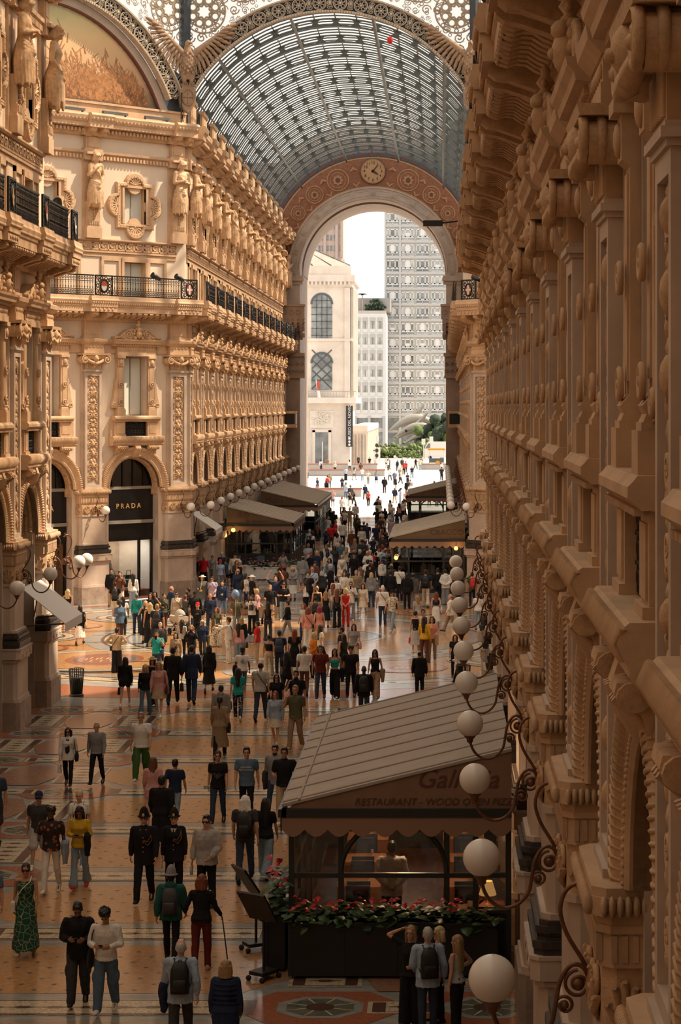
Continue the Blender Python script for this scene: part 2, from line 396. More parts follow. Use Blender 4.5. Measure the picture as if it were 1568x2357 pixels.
# --- window of the main floor with balconet and pediment ---------------------------
def build_window(fancy):
    q = {}
    b = MB('blind'); b.box(-.64, .64, -.36, -.33, 9.3, 12.25); q['blind'] = b
    b = MB('winmetal')
    for u in (-.66, 0, .66): b.box(u-.025, u+.025, -.33, -.29, 9.3, 12.25)
    b.box(-.66, .66, -.33, -.29, 9.28, 9.36); b.box(-.66, .66, -.33, -.29, 12.2, 12.28); q['sash_frame'] = b
    b = MB('marble')
    for sg in (-1, 1):
        b.box(sg*.66, sg*.75, -.36, .10, 9.28, 12.3); b.box(sg*.75, sg*.80, -.1, .06, 9.28, 12.3)
    b.box(-.75, .75, -.36, .10, 12.26, 12.38); q['surround'] = b
    for sg, nm in ((-1, 'side_strip'), (1, 'side_strip_')):
        b = MB('tan'); u0, u1 = sorted((sg*.78, sg*1.16)); uc = sg*.97
        b.box(u0-.06, u1+.06, 0, .31, 9.29, 9.62); b.box(u0-.03, u1+.03, 0, .28, 9.61, 9.68)
        b.slab([(-.02,9.67),(.27,9.67),(.24,9.74),(.27,9.80),(.19,9.9),(.19,11.75),(.25,11.8),(-.02,11.8)], u0, u1, 0)
        b.box(u0+.08, u1-.08, .15, .21, 10.0, 11.7)
        for z in (9.98, 10.85): b.ring((uc, .26, z), .12, .03, 14, 5); b.ball((uc, .26, z), (.05,.04,.05), 6, 4)
        b.box(u0, u1, 0, .26, 11.8, 12.18); b.ball((uc, .27, 11.98), (.12, .05, .15), 7, 5)
        b.box(u0-.05, u1+.05, 0, .33, 12.18, 12.30)
        # the outward scroll at its foot
        o = sg*1.16
        b.slab([(o, 9.68), (o+sg*.30, 9.70), (o+sg*.33, 9.84), (o+sg*.27, 9.98), (o+sg*.20, 10.2), (o+sg*.16, 10.5), (o+sg*.10, 10.8), (o+sg*.09, 11.1), (o, 11.2)], .02, .20, 1)
        b.tube(spiral((o+sg*.17, 9.84), .13, .02, 1.4, 0, n=12, flip=sg, y=.21), .03, 5)
        q[nm] = b
    b = MB('tan')
    b.box(-1.20, 1.20, -.02, .28, 12.30, 12.48); b.box(-1.18, 1.18, -.02, .24, 12.48, 12.78)
    for i in range(15): b.ball((-1.05+i*.15, .25, 12.63), (.05,.03,.09), 6, 4)
    nd = 22
    for i in range(nd): b.box(-1.24+i*2.5/nd, -1.24+i*2.5/nd+.07, .2, .36, 12.79, 12.885)
    b.slab([(-.02,12.78),(.30,12.78),(.32,12.88),(.45,12.9),(.47,12.98),(.53,13.05),(.55,13.12),(-.02,13.12)], -1.45, 1.45, 0)
    q['hood'] = b
    b = MB('carve')
    top = [(1.42, 13.12), (1.40, 13.26), (1.15, 13.24), (1.0, 13.34), (.84, 13.48), (.62, 13.62), (.36, 13.66), (.14, 13.60)]
    poly = [(p[0], p[1]) for p in top] + [(-p[0], p[1]) for p in reversed(top)]
    b.slab(poly, -.02, .36, 1, 'tan')
    for sg in (-1, 1):
        b.tube([(sg*p[0], .38, p[1]-.03) for p in top], .05, 6)
        b.tube(spiral((sg*.56, 13.36), .22, .03, 1.6, PI/2, n=18, flip=sg, y=.38), .045, 6)
        b.ball((sg*.95, .37, 13.22), (.16,.05,.08), 6, 4); b.ball((sg*1.30, .30, 13.20), (.13,.16,.08), 8, 5)
    b.ball((0, .44, 13.40), (.17,.17,.25), 9, 7); b.ball((0, .60, 13.38), (.04,.06,.06), 6, 4)      # head
    b.ball((0, .50, 13.62), (.20,.12,.11), 8, 5)
    for k in range(7): b.ball((.26*cos(k*PI/6), .40, 13.42+.27*sin(k*PI/6)), (.08,.08,.08), 6, 4)
    b.lathe([(.02,.0),(.13,.04),(.06,.12),(.12,.2),(.05,.3),(.07,.36),(.005,.44)], (0, .42, 13.66), 8)
    for sg in (-1, 1): b.ball((sg*.1, .44, 13.84), (.09,.05,.05), 6, 4); b.ball((sg*.22, .42, 13.2), (.12,.1,.1), 6, 4)
    q['pediment'] = b
    b = MB('tan')
    b.slab([(-.3,9.05),(.30,9.05),(.35,9.10),(.40,9.14),(.40,9.22),(.36,9.26),(.33,9.30),(-.3,9.30)], -1.42, 1.42, 0)
    if fancy:
        for i in range(40): b.box(-1.36+i*.069, -1.36+i*.069+.035, .28, .35, 9.01, 9.06)
    for sg in (-1, 1):
        u0, u1 = sorted((sg*.70, sg*1.36)); b.box(u0, u1, -.02, .24, 8.26, 9.06)
        b.box(u0+.10, u1-.10, .22, .26, 8.40, 8.95); b.box(u0-.02, u1+.02, .0, .29, 8.25, 8.36)
        b.slab([(u1 if sg > 0 else u0, .0), (u1+.18 if sg > 0 else u0-.18, .0), (u1+.18 if sg > 0 else u0-.18, .16), (u1 if sg > 0 else u0, .16)], 8.27, 9.05, 2)
    b.slab([(-.02,7.80),(.34,7.80),(.40,7.88),(.40,7.94),(.45,8.02),(.49,8.12),(.46,8.22),(.40,8.27),(-.3,8.27)], -1.58, 1.58, 0)
    nb = 38 if fancy else 20
    for i in range(nb): 
        u = -1.54+i*3.08/(nb-1); b.tube([(u-.03, .45, 8.24), (u+.02, .50, 8.12), (u+.04, .43, 8.0)], .04, 5)
    q['balcony_sill'] = b
    for sg, nm in ((-1, 'bracket'), (1, 'bracket_')):
        b = MB('carve'); uc = sg*.97
        b.slab([(-.02,7.30),(.10,7.32),(.22,7.42),(.28,7.56),(.40,7.62),(.48,7.72),(.46,7.80),(-.02,7.80)], uc-.24, uc+.24, 0)
        for u in (uc-.27, uc+.27):
            b.slab([(.34+.13*cos(a*PI/6), 7.70+.11*sin(a*PI/6)) for a in range(12)], u-.04, u+.04, 0)
        b.slab([(.10+.10*cos(a*PI/6), 7.42+.10*sin(a*PI/6)) for a in range(12)], uc-.3, uc+.3, 0)
        for u in (-.12, 0, .12): b.tube([(uc+u, .12, 7.34), (uc+u, .3, 7.54), (uc+u, .47, 7.68)], .04, 5)
        q[nm] = b
    b = MB('iron')
    b.box(-.70, .70, .10, .14, 8.275, 8.31); b.box(-.70, .70, .10, .14, 9.0, 9.045)
    b.box(-.7, .7, .01, .03, 8.275, 9.045, 'black')
    nx = 9
    for i in range(nx):
        u = -.62+i*1.24/(nx-1); b.tube([(u, .14, 8.3), (u, .14, 9.02)], .012, 4)
        for z in (8.42, 8.66, 8.9): b.ring((u, .14, z), .055, .013, 8, 3); 
        for z in (8.54, 8.78): b.ball((u, .14, z), .03, 5, 3)
    q['grille'] = b
    return {k.rstrip('_') + ('#' if k.endswith('_') else ''): v.mesh(k.rstrip('_')) for k, v in q.items()}
# --- string course, main cornice, frieze bands ---------------------------------------
def build_string(L):
    b = MB('tan')
    b.box(-L/2, L/2, -.02, .07, 12.42, 12.62); b.slab([(-.02,12.86),(.10,12.86),(.18,12.98),(.20,13.08),(.12,13.12),(-.02,13.12)], -L/2, L/2, 0); b.box(-L/2, L/2, -.02, .05, 12.62, 12.86)
    return b.mesh('string_course')
def build_cornice(L, nmod, ressaut):
    """bay from pilaster to pilaster, centred on the window; ressauts over the pilasters are pieces of their own"""
    b = MB('tan')
    b.slab([(-.02,14.0),(.16,14.0),(.20,14.08),(.26,14.12),(.26,14.20),(.34,14.26),(.34,14.36),(-.02,14.36)], -L/2, L/2, 0)
    n = int(L/.16)
    for i in range(n): b.box(-L/2+(i+.2)*L/n, -L/2+(i+.75)*L/n, .2, .33, 14.10, 14.22)
    b.slab([(-.02,14.42),(1.02,14.42),(1.02,14.66),(1.06,14.70),(1.06,14.78),(1.12,14.86),(1.16,14.98),(1.12,15.06),(1.10,15.20),(-.02,15.20)], -L/2, L/2, 0)
    n = int(L/.13)
    for i in range(n): b.ball((-L/2+(i+.5)*L/n, 1.10, 14.82), (.045,.05,.06), 5, 4)
    # waving modillions in the soffit
    for i in range(nmod):
        u = -L/2 + 1.02 + (L-2.04)*(i+.5)/nmod; w = (L-2.04)/nmod*.30
        b.slab([(.20,14.20),(.36,14.16),(.50,14.22),(.62,14.30),(.74,14.31),(.86,14.27),(.96,14.30),(1.0,14.38),(.96,14.44),(.2,14.44)], u-w, u+w, 0, 'carve', smooth=False)
        b.tube([(u-w, .97, 14.36), (u+w, .97, 14.36)], .055, 6, 'carve')
    me = b.mesh('cornice')
    r = MB('tan')
    r.box(-.78, .78, -.02, 1.18, 14.42, 14.66); r.box(-.78, .78, -.02, 1.22, 14.66, 14.80)
    r.slab([(-.02,14.80),(1.22,14.80),(1.26,14.88),(1.30,14.98),(1.26,15.06),(1.24,15.20),(-.02,15.20)], -.82, .82, 0)
    r.slab([(-.02,14.02),(.34,14.02),(.42,14.14),(.44,14.42),(-.02,14.42)], -.62, .62, 0)
    for u in (-.42, .42):
        r.slab([(.3,14.10),(.44,14.06),(.6,14.12),(.84,14.2),(1.0,14.22),(1.10,14.30),(1.08,14.42),(.3,14.42)], u-.16, u+.16, 0, 'carve')
    for i in range(11): r.ball((-.70+i*.14, 1.25, 14.86), (.045,.05,.06), 5, 4)
    for i in range(5): r.ball((-.5+i*.25, 1.19, 14.54), (.07,.03,.08), 6, 4, 'carve')
    return me, r.mesh('cornice_block')
# --- balcony railing --------------------------------------------------------------------
def build_rail(L):
    q = {}
    b = MB('iron'); z0, z1 = 15.22, 16.20
    for z, t in ((z0+.02,.025),(z0+.30,.014),(z1-.28,.014),(z1,.032)): b.box(-L/2, L/2, -t, t, z-t, z+t)
    n = int(L/.155)
    for i in range(n):
        u = -L/2+(i+.5)*L/n
        b.tube([(u, 0, z0), (u, 0, z1)], .014, 4)
        b.ring((u, 0, z0+.16), .062, .016, 8, 4); b.ring((u, 0, z1-.14), .060, .015, 8, 4)
        b.ball((u, 0, z0+.40), (.03,.03,.05), 5, 4); b.ball((u, 0, z1-.36), (.025,.025,.04), 5, 3)
        b.ring((u+L/n/2, 0, z0+.08), .04, .012, 6, 3); b.ring((u+L/n/2, 0, z0+.23), .04, .012, 6, 3)
    return b.mesh('railing_panel')
def build_medallion():
    b = MB('iron'); z0, z1 = 15.22, 16.20; zc = 15.70
    for u in (-.5, .5): b.box(u-.03, u+.03, -.03, .03, z0, z1+.02)
    b.box(-.5, .5, -.03, .03, z1-.04, z1+.03); b.box(-.5, .5, -.03, .03, z0, z0+.05)
    b.ring((0, .02, zc), .215, .05, 18, 6, sq=1.35)
    for k in range(16):
        a = 2*PI*k/16; x, z = .37*cos(a), zc+.40*sin(a)
        if abs(x) < .45: b.ring((x, 0, z), .075, .022, 8, 4)
    for sx in (-1, 1):
        for sz in (-1, 1): b.tube(spiral((sx*.36, zc+sz*.34), .11, .02, 1.3, 0, n=10, flip=sx*sz, y=0), .022, 5)
    me = b.mesh('medallion_frame')
    return me
def oval(m1, m2=None, cross=False):
    b = MB(m1); zc = 15.70; pts = [(.19*cos(2*PI*i/24), zc+.26*sin(2*PI*i/24)) for i in range(24)]
    b.slab(pts, .01, .04, 1)
    if m2 and not cross: b.slab([p for p in pts if p[1] >= zc-1e-6], .02, .05, 1, m2)
    if cross: b.box(-.19, .19, .02, .05, zc-.05, zc+.05, m2); b.box(-.05, .05, .02, .05, zc-.25, zc+.25, m2)
    return b.mesh('painted_shield')
# --- attic: mezzanine windows, key-pattern band, quatrefoil windows, top cornice -------------
def build_mezz(L):
    q = {}
    b = MB('tan')
    b.box(-L/2, L/2, -.02, .06, 17.22, 17.42)
    hw = L/2-.62
    for u0, u1 in ((-hw, -hw+.16), (-hw+1.05, -.80), (.80, hw-1.05), (hw-.16, hw)): b.box(u0, u1, -.02, .08, 15.2, 17.22)
    for u0, u1 in ((-.80, -.66), (.66, .80)): b.box(u0, u1, -.30, .12, 15.2, 17.22)
    b.box(-.8, .8, -.3, .12, 17.02, 17.22); b.box(-hw, -.8, -.02, .08, 17.04, 17.22); b.box(.8, hw, -.02, .08, 17.04, 17.22); q['surround'] = b
    b = MB('blind'); b.box(-.66, .66, -.30, -.26, 15.2, 17.05); q['blind'] = b
    b = MB('winmetal'); b.box(-.02, .02, -.26, -.23, 15.2, 17.03); b.box(-.66, .66, -.26, -.23, 16.98, 17.04); q['sash_frame'] = b
    return {k: v.mesh(k) for k, v in q.items()}
def build_key(L, fancy):
    b = MB('tan')
    b.box(-L/2, L/2, -.02, .12, 17.42, 17.50); b.slab([(-.02,17.98),(.12,17.98),(.18,18.04),(.18,18.10),(-.02,18.10)], -L/2, L/2, 0); b.box(-L/2, L/2, -.02, .05, 17.5, 17.98)
    n = int(L/.52)
    for i in range(n):
        u = -L/2+(i+.5)*L/n; w = L/n
        for x0, x1, z0, z1 in ((-.46,-.36,17.55,17.92),(-.46,.34,17.86,17.92),(.24,.34,17.66,17.92),(-.14,.34,17.66,17.72),(-.14,-.06,17.66,17.80),(-.46,.5,17.55,17.61)):
            b.box(u+x0*w, u+x1*w, .04, .09, z0, z1)
    return b.mesh('key_pattern_band')
QF = 19.85
def quatre(r0, d):
    """outline of the stepped quatrefoil frame: square with round lobes"""
    pts = []; h = r0; l = r0*.50
    for k in range(4):
        a0 = k*PI/2
        loc = [(h, -h), (h, -l)] + [(h + l*.92*cos(t*PI/8 - PI/2), l*sin(t*PI/8 - PI/2)) for t in range(0, 9)] + [(h, l)]
        pts += [(x*cos(a0)-y*sin(a0), QF + x*sin(a0)+y*cos(a0)) for x, y in loc]
    return pts
def build_quatre():
    q = {}
    b = MB('tan')
    o = quatre(1.16, 0); i = [(p[0]*.84, QF+(p[1]-QF)*.84) for p in o]
    n = len(o); win = []
    vs = [(p[0], -.02, p[1]) for p in o] + [(p[0], .14, p[1]) for p in o] + [(p[0]*.96, .20, QF+(p[1]-QF)*.96) for p in o] + [(p[0], .20, p[1]) for p in i] + [(p[0]*.97, .10, QF+(p[1]-QF)*.97) for p in i]
    fs = [(r*n+k, r*n+(k+1) % n, (r+1)*n+(k+1) % n, (r+1)*n+k) for r in range(4) for k in range(n)]
    b.add(vs, fs)
    for k in range(0, n):
        p = i[k]; p2 = i[(k+1) % n]; d = math.hypot(p2[0]-p[0], p2[1]-p[1])
        for j in range(max(1, int(d/.13))):
            t = (j+.5)/max(1, int(d/.13)); b.ball(((p[0]+(p2[0]-p[0])*t)*1.05, .19, QF+(p[1]+(p2[1]-p[1])*t-QF)*1.05), .04, 5, 3)
    b2 = [(p[0]*.97, p[1]) for p in i]
    q['frame'] = b
    b = MB('tan')   # field between the frame and the opening
    for u0, u1, z0, z1 in ((-1.0,-.68,QF-1.0,QF+1.0),(.68,1.0,QF-1.0,QF+1.0),(-.68,.68,QF+.92,QF+1.05),(-.68,.68,QF-1.05,QF-.92)): b.box(u0, u1, -.02, .10, z0, z1)
    for u0, u1 in ((-.80,-.68),(.68,.80)): b.box(u0, u1, -.32, .16, QF-.95, QF+.95)
    b.box(-.8, .8, -.32, .16, QF+.90, QF+1.02); b.box(-.8, .8, -.32, .16, QF-1.02, QF-.90)
    for a in range(4):
        c = (1.28*cos(a*PI/2), QF+1.28*sin(a*PI/2))
        b.slab([(c[0]*.80+.42*cos(t*PI/8), QF+(c[1]-QF)*.80+.42*sin(t*PI/8)) for t in range(16)], -.02, .09, 1)
        for k in range(-3, 4):
            w = a*PI/2+k*.42
            b.tube([(c[0]*.83, .09, QF+(c[1]-QF)*.83), (c[0]*.83+.36*cos(w), .13, QF+(c[1]-QF)*.83+.36*sin(w))], [.02,.055], 5, 'carve')
        b.ball((c[0]*.83, .12, QF+(c[1]-QF)*.83), .06, 6, 4, 'carve')
    q['shell_panel'] = b
    b = MB('blind'); b.box(-.70, .70, -.32, -.28, QF-.92, QF+.92); q['blind'] = b
    b = MB('winmetal'); b.box(-.02, .02, -.28, -.25, QF-.9, QF+.9); q['sash_frame'] = b
    return {k: v.mesh(k) for k, v in q.items()}
def build_top(L):
    b = MB('tan')
    b.slab([(-.02,22.0),(.12,22.0),(.12,22.22),(.24,22.3),(.26,22.42),(-.02,22.42)], -L/2, L/2, 0)
    n = int(L/.2)
    for i in range(n): b.box(-L/2+(i+.2)*L/n, -L/2+(i+.75)*L/n, .1, .2, 22.02, 22.2)
    b.slab([(-.02,23.15),(.16,23.15),(.22,23.25),(.34,23.3),(.34,23.5),(.74,23.54),(.74,23.72),(.80,23.76),(.88,23.90),(.92,24.05),(.86,24.16),(-.3,24.2)], -L/2, L/2, 0)
    n = int(L/.22)
    for i in range(n):
        b.box(-L/2+(i+.2)*L/n, -L/2+(i+.75)*L/n, .3, .5, 23.30, 23.46); b.ball((-L/2+(i+.5)*L/n, .84, 23.88), (.07,.06,.1), 6, 4)
    me = b.mesh('top_cornice')
    r = MB('tan')
    r.box(-.56, .56, -.02, .30, 21.95, 22.5); r.box(-.42, .42, -.02, .22, 22.5, 23.2); r.box(-.30,.30,.2,.25,22.6,23.1)
    r.slab([(-.02,23.15),(.44,23.15),(.5,23.5),(.96,23.5),(.96,23.72),(1.08,23.9),(1.14,24.06),(1.06,24.18),(-.3,24.22)], -.70, .70, 0)
    for u in (-.35, .35): r.slab([(.3,23.1),(.55,23.2),(.8,23.32),(.9,23.5),(.3,23.5)], u-.16, u+.16, 0, 'carve')
    for i in range(6): r.ball((-.55+i*.22, 1.06, 23.9), (.07,.06,.1), 6, 4)
    return me, r.mesh('cornice_console')
def build_parapet():
    b = MB('tan'); b.box(-1.05, 1.05, -.35, .10, 24.2, 25.75); b.box(-1.12, 1.12, -.42, .18, 25.75, 25.95); b.box(-.85,.85,.08,.13,24.4,25.6)
    me = b.mesh('parapet_block')
    g = MB('paleiron')
    for u in (-1.45, 1.45): g.box(u-.03, u+.03, -.1, -.05, 24.2, 25.8, 'iron')
    for sx in (-1, 1):
        for z in (24.5, 24.95, 25.4):
            g.tube(spiral((sx*.72, z), .30, .04, 1.5, 0, n=14, flip=sx, y=-.07), .03, 4, 'iron'); g.tube(spiral((sx*.2, z+.2), .2, .04, 1.3, PI, n=12, flip=-sx, y=-.07), .026, 4, 'iron')
    g.box(-1.45, 1.45, -.1, -.05, 25.72, 25.8, 'iron'); g.box(-1.45, 1.45, -.1, -.05, 24.2, 24.26, 'iron')
    return me, g.mesh('scroll_grille')
# --- wall with its openings ------------------------------------------------------------------
def build_wall(name, wins, u0, u1, top=24.2, zback=0):
    """plaster wall in local coordinates with openings at the window centres"""
    b = MB('cream'); pos = sorted(wins)
    cuts = [u0] + [(pos[i]+pos[i+1])/2 for i in range(len(pos)-1)] + [u1]
    for k, w in enumerate(pos):
        a, c = cuts[k], cuts[k+1]
        # arch zone 5.3..7.8
        zt = 7.8; n = 16
        for i in range(n):
            t0, t1 = PI*i/n, PI*(i+1)/n
            p0 = (w+AR0*cos(t0), AZ+AR0*sin(t0)); p1 = (w+AR0*cos(t1), AZ+AR0*sin(t1))
            b.add([(p0[0],0,p0[1]),(p1[0],0,p1[1]),(p1[0],0,zt),(p0[0],0,zt)], [(0,1,2,3)])
        for x0, x1 in ((a, w-AR0), (w+AR0, c)): b.add([(x0,0,0),(x1,0,0),(x1,0,zt),(x0,0,zt)], [(0,1,2,3)])
        for x in (w-AR0, w+AR0): b.add([(x,0,0),(x,-.6,0),(x,-.6,AZ),(x,0,AZ)], [(0,1,2,3)], 'marble')
        hz = [(zt, 9.05, 0), (9.05, 12.3, .68), (12.3, 15.2, 0), (15.2, 17.1, .70), (17.1, QF-.95, 0), (QF-.95, QF+.95, .72), (QF+.95, top, 0)]
        for z0, z1, h in hz:
            if z0 >= top: continue
            z1 = min(z1, top)
            if h:
                for x0, x1 in ((a, w-h), (w+h, c)): b.add([(x0,0,z0),(x1,0,z0),(x1,0,z1),(x0,0,z1)], [(0,1,2,3)])
                for x in (w-h, w+h): b.add([(x,0,z0),(x,-.4,z0),(x,-.4,z1),(x,0,z1)], [(0,1,2,3)], 'tan')
            else: b.add([(a,0,z0),(c,0,z0),(c,0,z1),(a,0,z1)], [(0,1,2,3)])
    # the building's mass behind: dark back
    b.box(u0, u1, -6.2, -6.0, 0, top+.2, 'plinthstone'); b.box(u0, u1, -6.2, 0, top-.02, top+.2, 'plinthstone')
    b.box(u0-.01, u0+.1, -6.2, -.01, 0, top, 'cream'); b.box(u1-.1, u1+.01, -6.2, -.01, 0, top, 'cream')
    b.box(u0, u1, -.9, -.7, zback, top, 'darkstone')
    return b
PIL_M = build_pillar()
PILA_M = [build_pilaster(s) for s in (3, 11, 29)]
ARCH_F, ARCH_S = build_arch(True), build_arch(False)
SHOP_M = build_shop()
WIN_F, WIN_S = build_window(True), build_window(False)
MEZZ_M = {}
QUAT_M = build_quatre()
PAR_M, PARG_M = build_parapet()
MED_M = build_medallion()
mat('shieldred', (.45, .08, .05), .5); mat('shieldwhite', (.7, .66, .6), .5); mat('shieldgreen', (.25, .36, .30), .5); mat('shieldgold', (.5, .3, .1), .5)
OVALS = [oval('shieldwhite', 'shieldred'), oval('shieldgreen', 'shieldgold', True), oval('shieldred', 'shieldwhite', True)]
CACHE = {}
def cached(k, fn, *a):
    if k not in CACHE: CACHE[k] = fn(*a)
    return CACHE[k]
def put(root_name, parts, M, **k):
    r = empty(root_name, M, **k)
    for n, me in parts.items(): ob(n.rstrip('#'), me, None, r)
    return r
NWIN = [0]
def window_name():
    NWIN[0] += 1; return 'window_%d' % NWIN[0]
def facade(side, O, N, pils, wins, u0, u1, where, fancy=False, upper=True, low=True, pitch=P, lamps=True, statues=True, count_from='the octagon corner', shop=True, parapet=True):
    """pils, wins: positions along u in the order of counting"""
    M = basis(O, N)
    ob('wall_' + side, build_wall('wall_' + side, wins, u0, u1, zback=0 if shop else 3.2), M, kind='structure', label='cream plastered wall of ' + where, cat='wall')
    ST = cached(('st', round(pitch, 3)), build_string, pitch)
    CO, CB = cached(('co', round(pitch, 3)), build_cornice, pitch, 9, True)
    KB = cached(('ke', round(pitch, 3)), build_key, pitch, fancy)
    MZ = cached(('mz', round(pitch, 3)), build_mezz, pitch)
    TC, TB = cached(('tc', round(pitch, 3)), build_top, pitch)
    RA = cached(('ra', round(pitch, 3)), build_rail, pitch-1.0)
    nth = lambda i: ORD[i] if i < len(ORD) else 'last'
    for i, u in enumerate(pils):
        L = M @ T(u)
        put('pillar', PIL_M, L, kind='structure', label='%s stone pillar from %s along %s' % (nth(i), count_from, where), cat='pillar', group='pillars along ' + where)
        put('pilaster', PILA_M[i % 3], L, kind='structure', label='%s carved pilaster from %s on %s' % (nth(i), count_from, where), cat='pilaster', group='pilasters on ' + where)
        ob('cornice', CB, L, kind='structure')
        if upper:
            ob('cornice', TB, L, kind='structure')
    bal = empty('balcony_railing', M, label='long black iron balcony railing with oval shields on %s' % where, cat='railing')
    for i, u in enumerate(pils):
        if -1e3 < u:
            r = ob('medallion_panel', MED_M, T(u, 1.12, 0), bal); ob('painted_shield', OVALS[(i + len(where)) % 3], None, r)
    for i, w in enumerate(wins):
        L = M @ T(w)
        put(window_name(), WIN_F if fancy else WIN_S, L, kind='structure', label='%s tall pedimented window from %s on %s' % (nth(i), count_from, where), cat='window', group='tall windows of ' + where)
        put('archway', ARCH_F if fancy else ARCH_S, L, kind='structure', label='%s arched opening from %s on %s' % (nth(i), count_from, where), cat='arch', group='arches of ' + where)
        if shop: put('shop_window', SHOP_M, L, kind='structure', label='%s dark arched shop window from %s on %s' % (nth(i), count_from, where), cat='shop window', group='shop windows of ' + where)
        ob('trim_%d' % NWIN[0], ST, L, kind='structure'); ob('cornice', CO, L, kind='structure')
        ob('railing_panel', RA, T(w, 1.0, 0), bal)
        if upper:
            put(window_name(), MZ, L, kind='structure', label='%s low mezzanine window from %s on %s' % (nth(i), count_from, where), cat='window', group='mezzanine windows of ' + where)
            ob('trim_%d' % NWIN[0], KB, L, kind='structure')
            put(window_name(), QUAT_M, L, kind='structure', label='%s lobed quatrefoil window from %s on %s' % (nth(i), count_from, where), cat='window', group='quatrefoil windows of ' + where)
            ob('cornice', TC, L, kind='structure')
            if parapet: ob('parapet_block', PAR_M, M @ T(w), kind='structure')
    if upper and parapet:
        for u in pils:
            ob('scroll_grille', PARG_M, M @ T(u), kind='structure', label='black scrolled iron grille between parapet blocks above %s' % where, cat='grille', group='parapet grilles above ' + where)
    return M
mat('archstone', (.40, .325, .27), .7, var=.14, scale=.9, bump=.1); mat('archpier', (.33, .235, .18), .6, var=.2, scale=.8)
mat('paintred', (.23, .095, .05), .85, var=.2, scale=3); mat('painttan', (.40, .235, .12), .85, var=.12, scale=3); mat('paintdark', (.12, .05, .035), .85); mat('paintblue', (.055, .065, .075), .8, var=.3, scale=4)
# ================================================================== THE STREET'S FOUR LONG FACADES AND THE CORNERS
far_p = [DF + .6 + P*k for k in range(14)]
far_w = [DF + .6 + P*(k+.5) for k in range(13)]
near_p = [DN - .6 - P*k for k in range(13)]
near_w = [DN - .6 - P*(k+.5) for k in range(12)]
facade('left_far', (WL, 0), (1, 0), [-y for y in far_p], [-y for y in far_w], -DE, -DF, 'the sunlit facade beyond the octagon', upper=True)
facade('right_far', (WR, 0), (-1, 0), far_p, far_w, DF, DE, 'the shaded facade beyond the octagon', upper=False)
facade('right_near', (WR, 0), (-1, 0), near_p, near_w, 4, DN, 'the long facade beside the camera', fancy=True, upper=False)
facade('left_near', (WL, 0), (1, 0), [-y for y in near_p[:4]], [-y for y in near_w[:4]], -DN, -(DN-21.2), 'the corner building before the octagon', fancy=True)
LEG = (DF - DN - (WR-WL))/2; SIDE = LEG*math.sqrt(2); DP = (SIDE-1.2)/3
dgp = [.6 + DP*k for k in range(4)]; dgw = [.6 + DP*(k+.5) for k in range(3)]
ML = facade('left_diagonal', (WL, DF), (1, -1), dgp, dgw, 0, SIDE, 'the slanting octagon front', fancy=True, pitch=DP, shop=False, parapet=False)
facade('right_diagonal', (WR, DF), (-1, -1), [-s for s in dgp[:2]], [-s for s in dgw[:1]], -6.2, 0, 'the slanting octagon front opposite', pitch=DP, upper=False)
# plain masses that close the octagon and the street where nothing of them shows
def closing_wall(name, x0, x1, y0, y1, z1=24.2):
    b = MB('cream'); b.box(x0, x1, y0, y1, 0, z1); ob(name, b, kind='structure')
closing_wall('wall_octagon_west', WL-LEG-1, WL-LEG-.5, DN+LEG, DF-LEG, 31)
closing_wall('wall_octagon_east', WR+LEG+.5, WR+LEG+1, DN+LEG, DF-LEG, 31)
for nm, sx, x in (('wall_diagonal_west', -1, WL), ('wall_diagonal_east', 1, WR)):
    b = MB('cream'); b.slab([(x, DN), (x+sx*LEG, DN+LEG), (x+sx*LEG, DN+LEG-1), (x, DN-1)], 0, 24.2, 2); ob(nm, b, kind='structure')
b = MB('cream'); b.slab([(WR+4.4, DF-4.4), (WR+LEG, DF-LEG), (WR+LEG+1, DF-LEG), (WR+5.0, DF-4.4)], 0, 24.2, 2); ob('wall_diagonal_far', b, kind='structure')
b = MB('plinthstone'); b.box(WL-6.2, WL-.3, -6.5, DN-21.2, 0, 24.2); ob('wall_left_behind', b, kind='structure')
b = MB('cream'); b.box(WR, WR+6, -6.5, DN, 15.2, 24.2); b.box(WR, WR+6, -6.5, 3.98, 0, 15.2); b.box(WR, WR+6, DF, DE, 15.2, 24.2); ob('wall_right_upper', b, kind='structure')
b = MB('cream'); b.box(WL-3, WR+3, -6.4, -6.0, 0, 32); ob('wall_behind_camera', b, kind='structure')
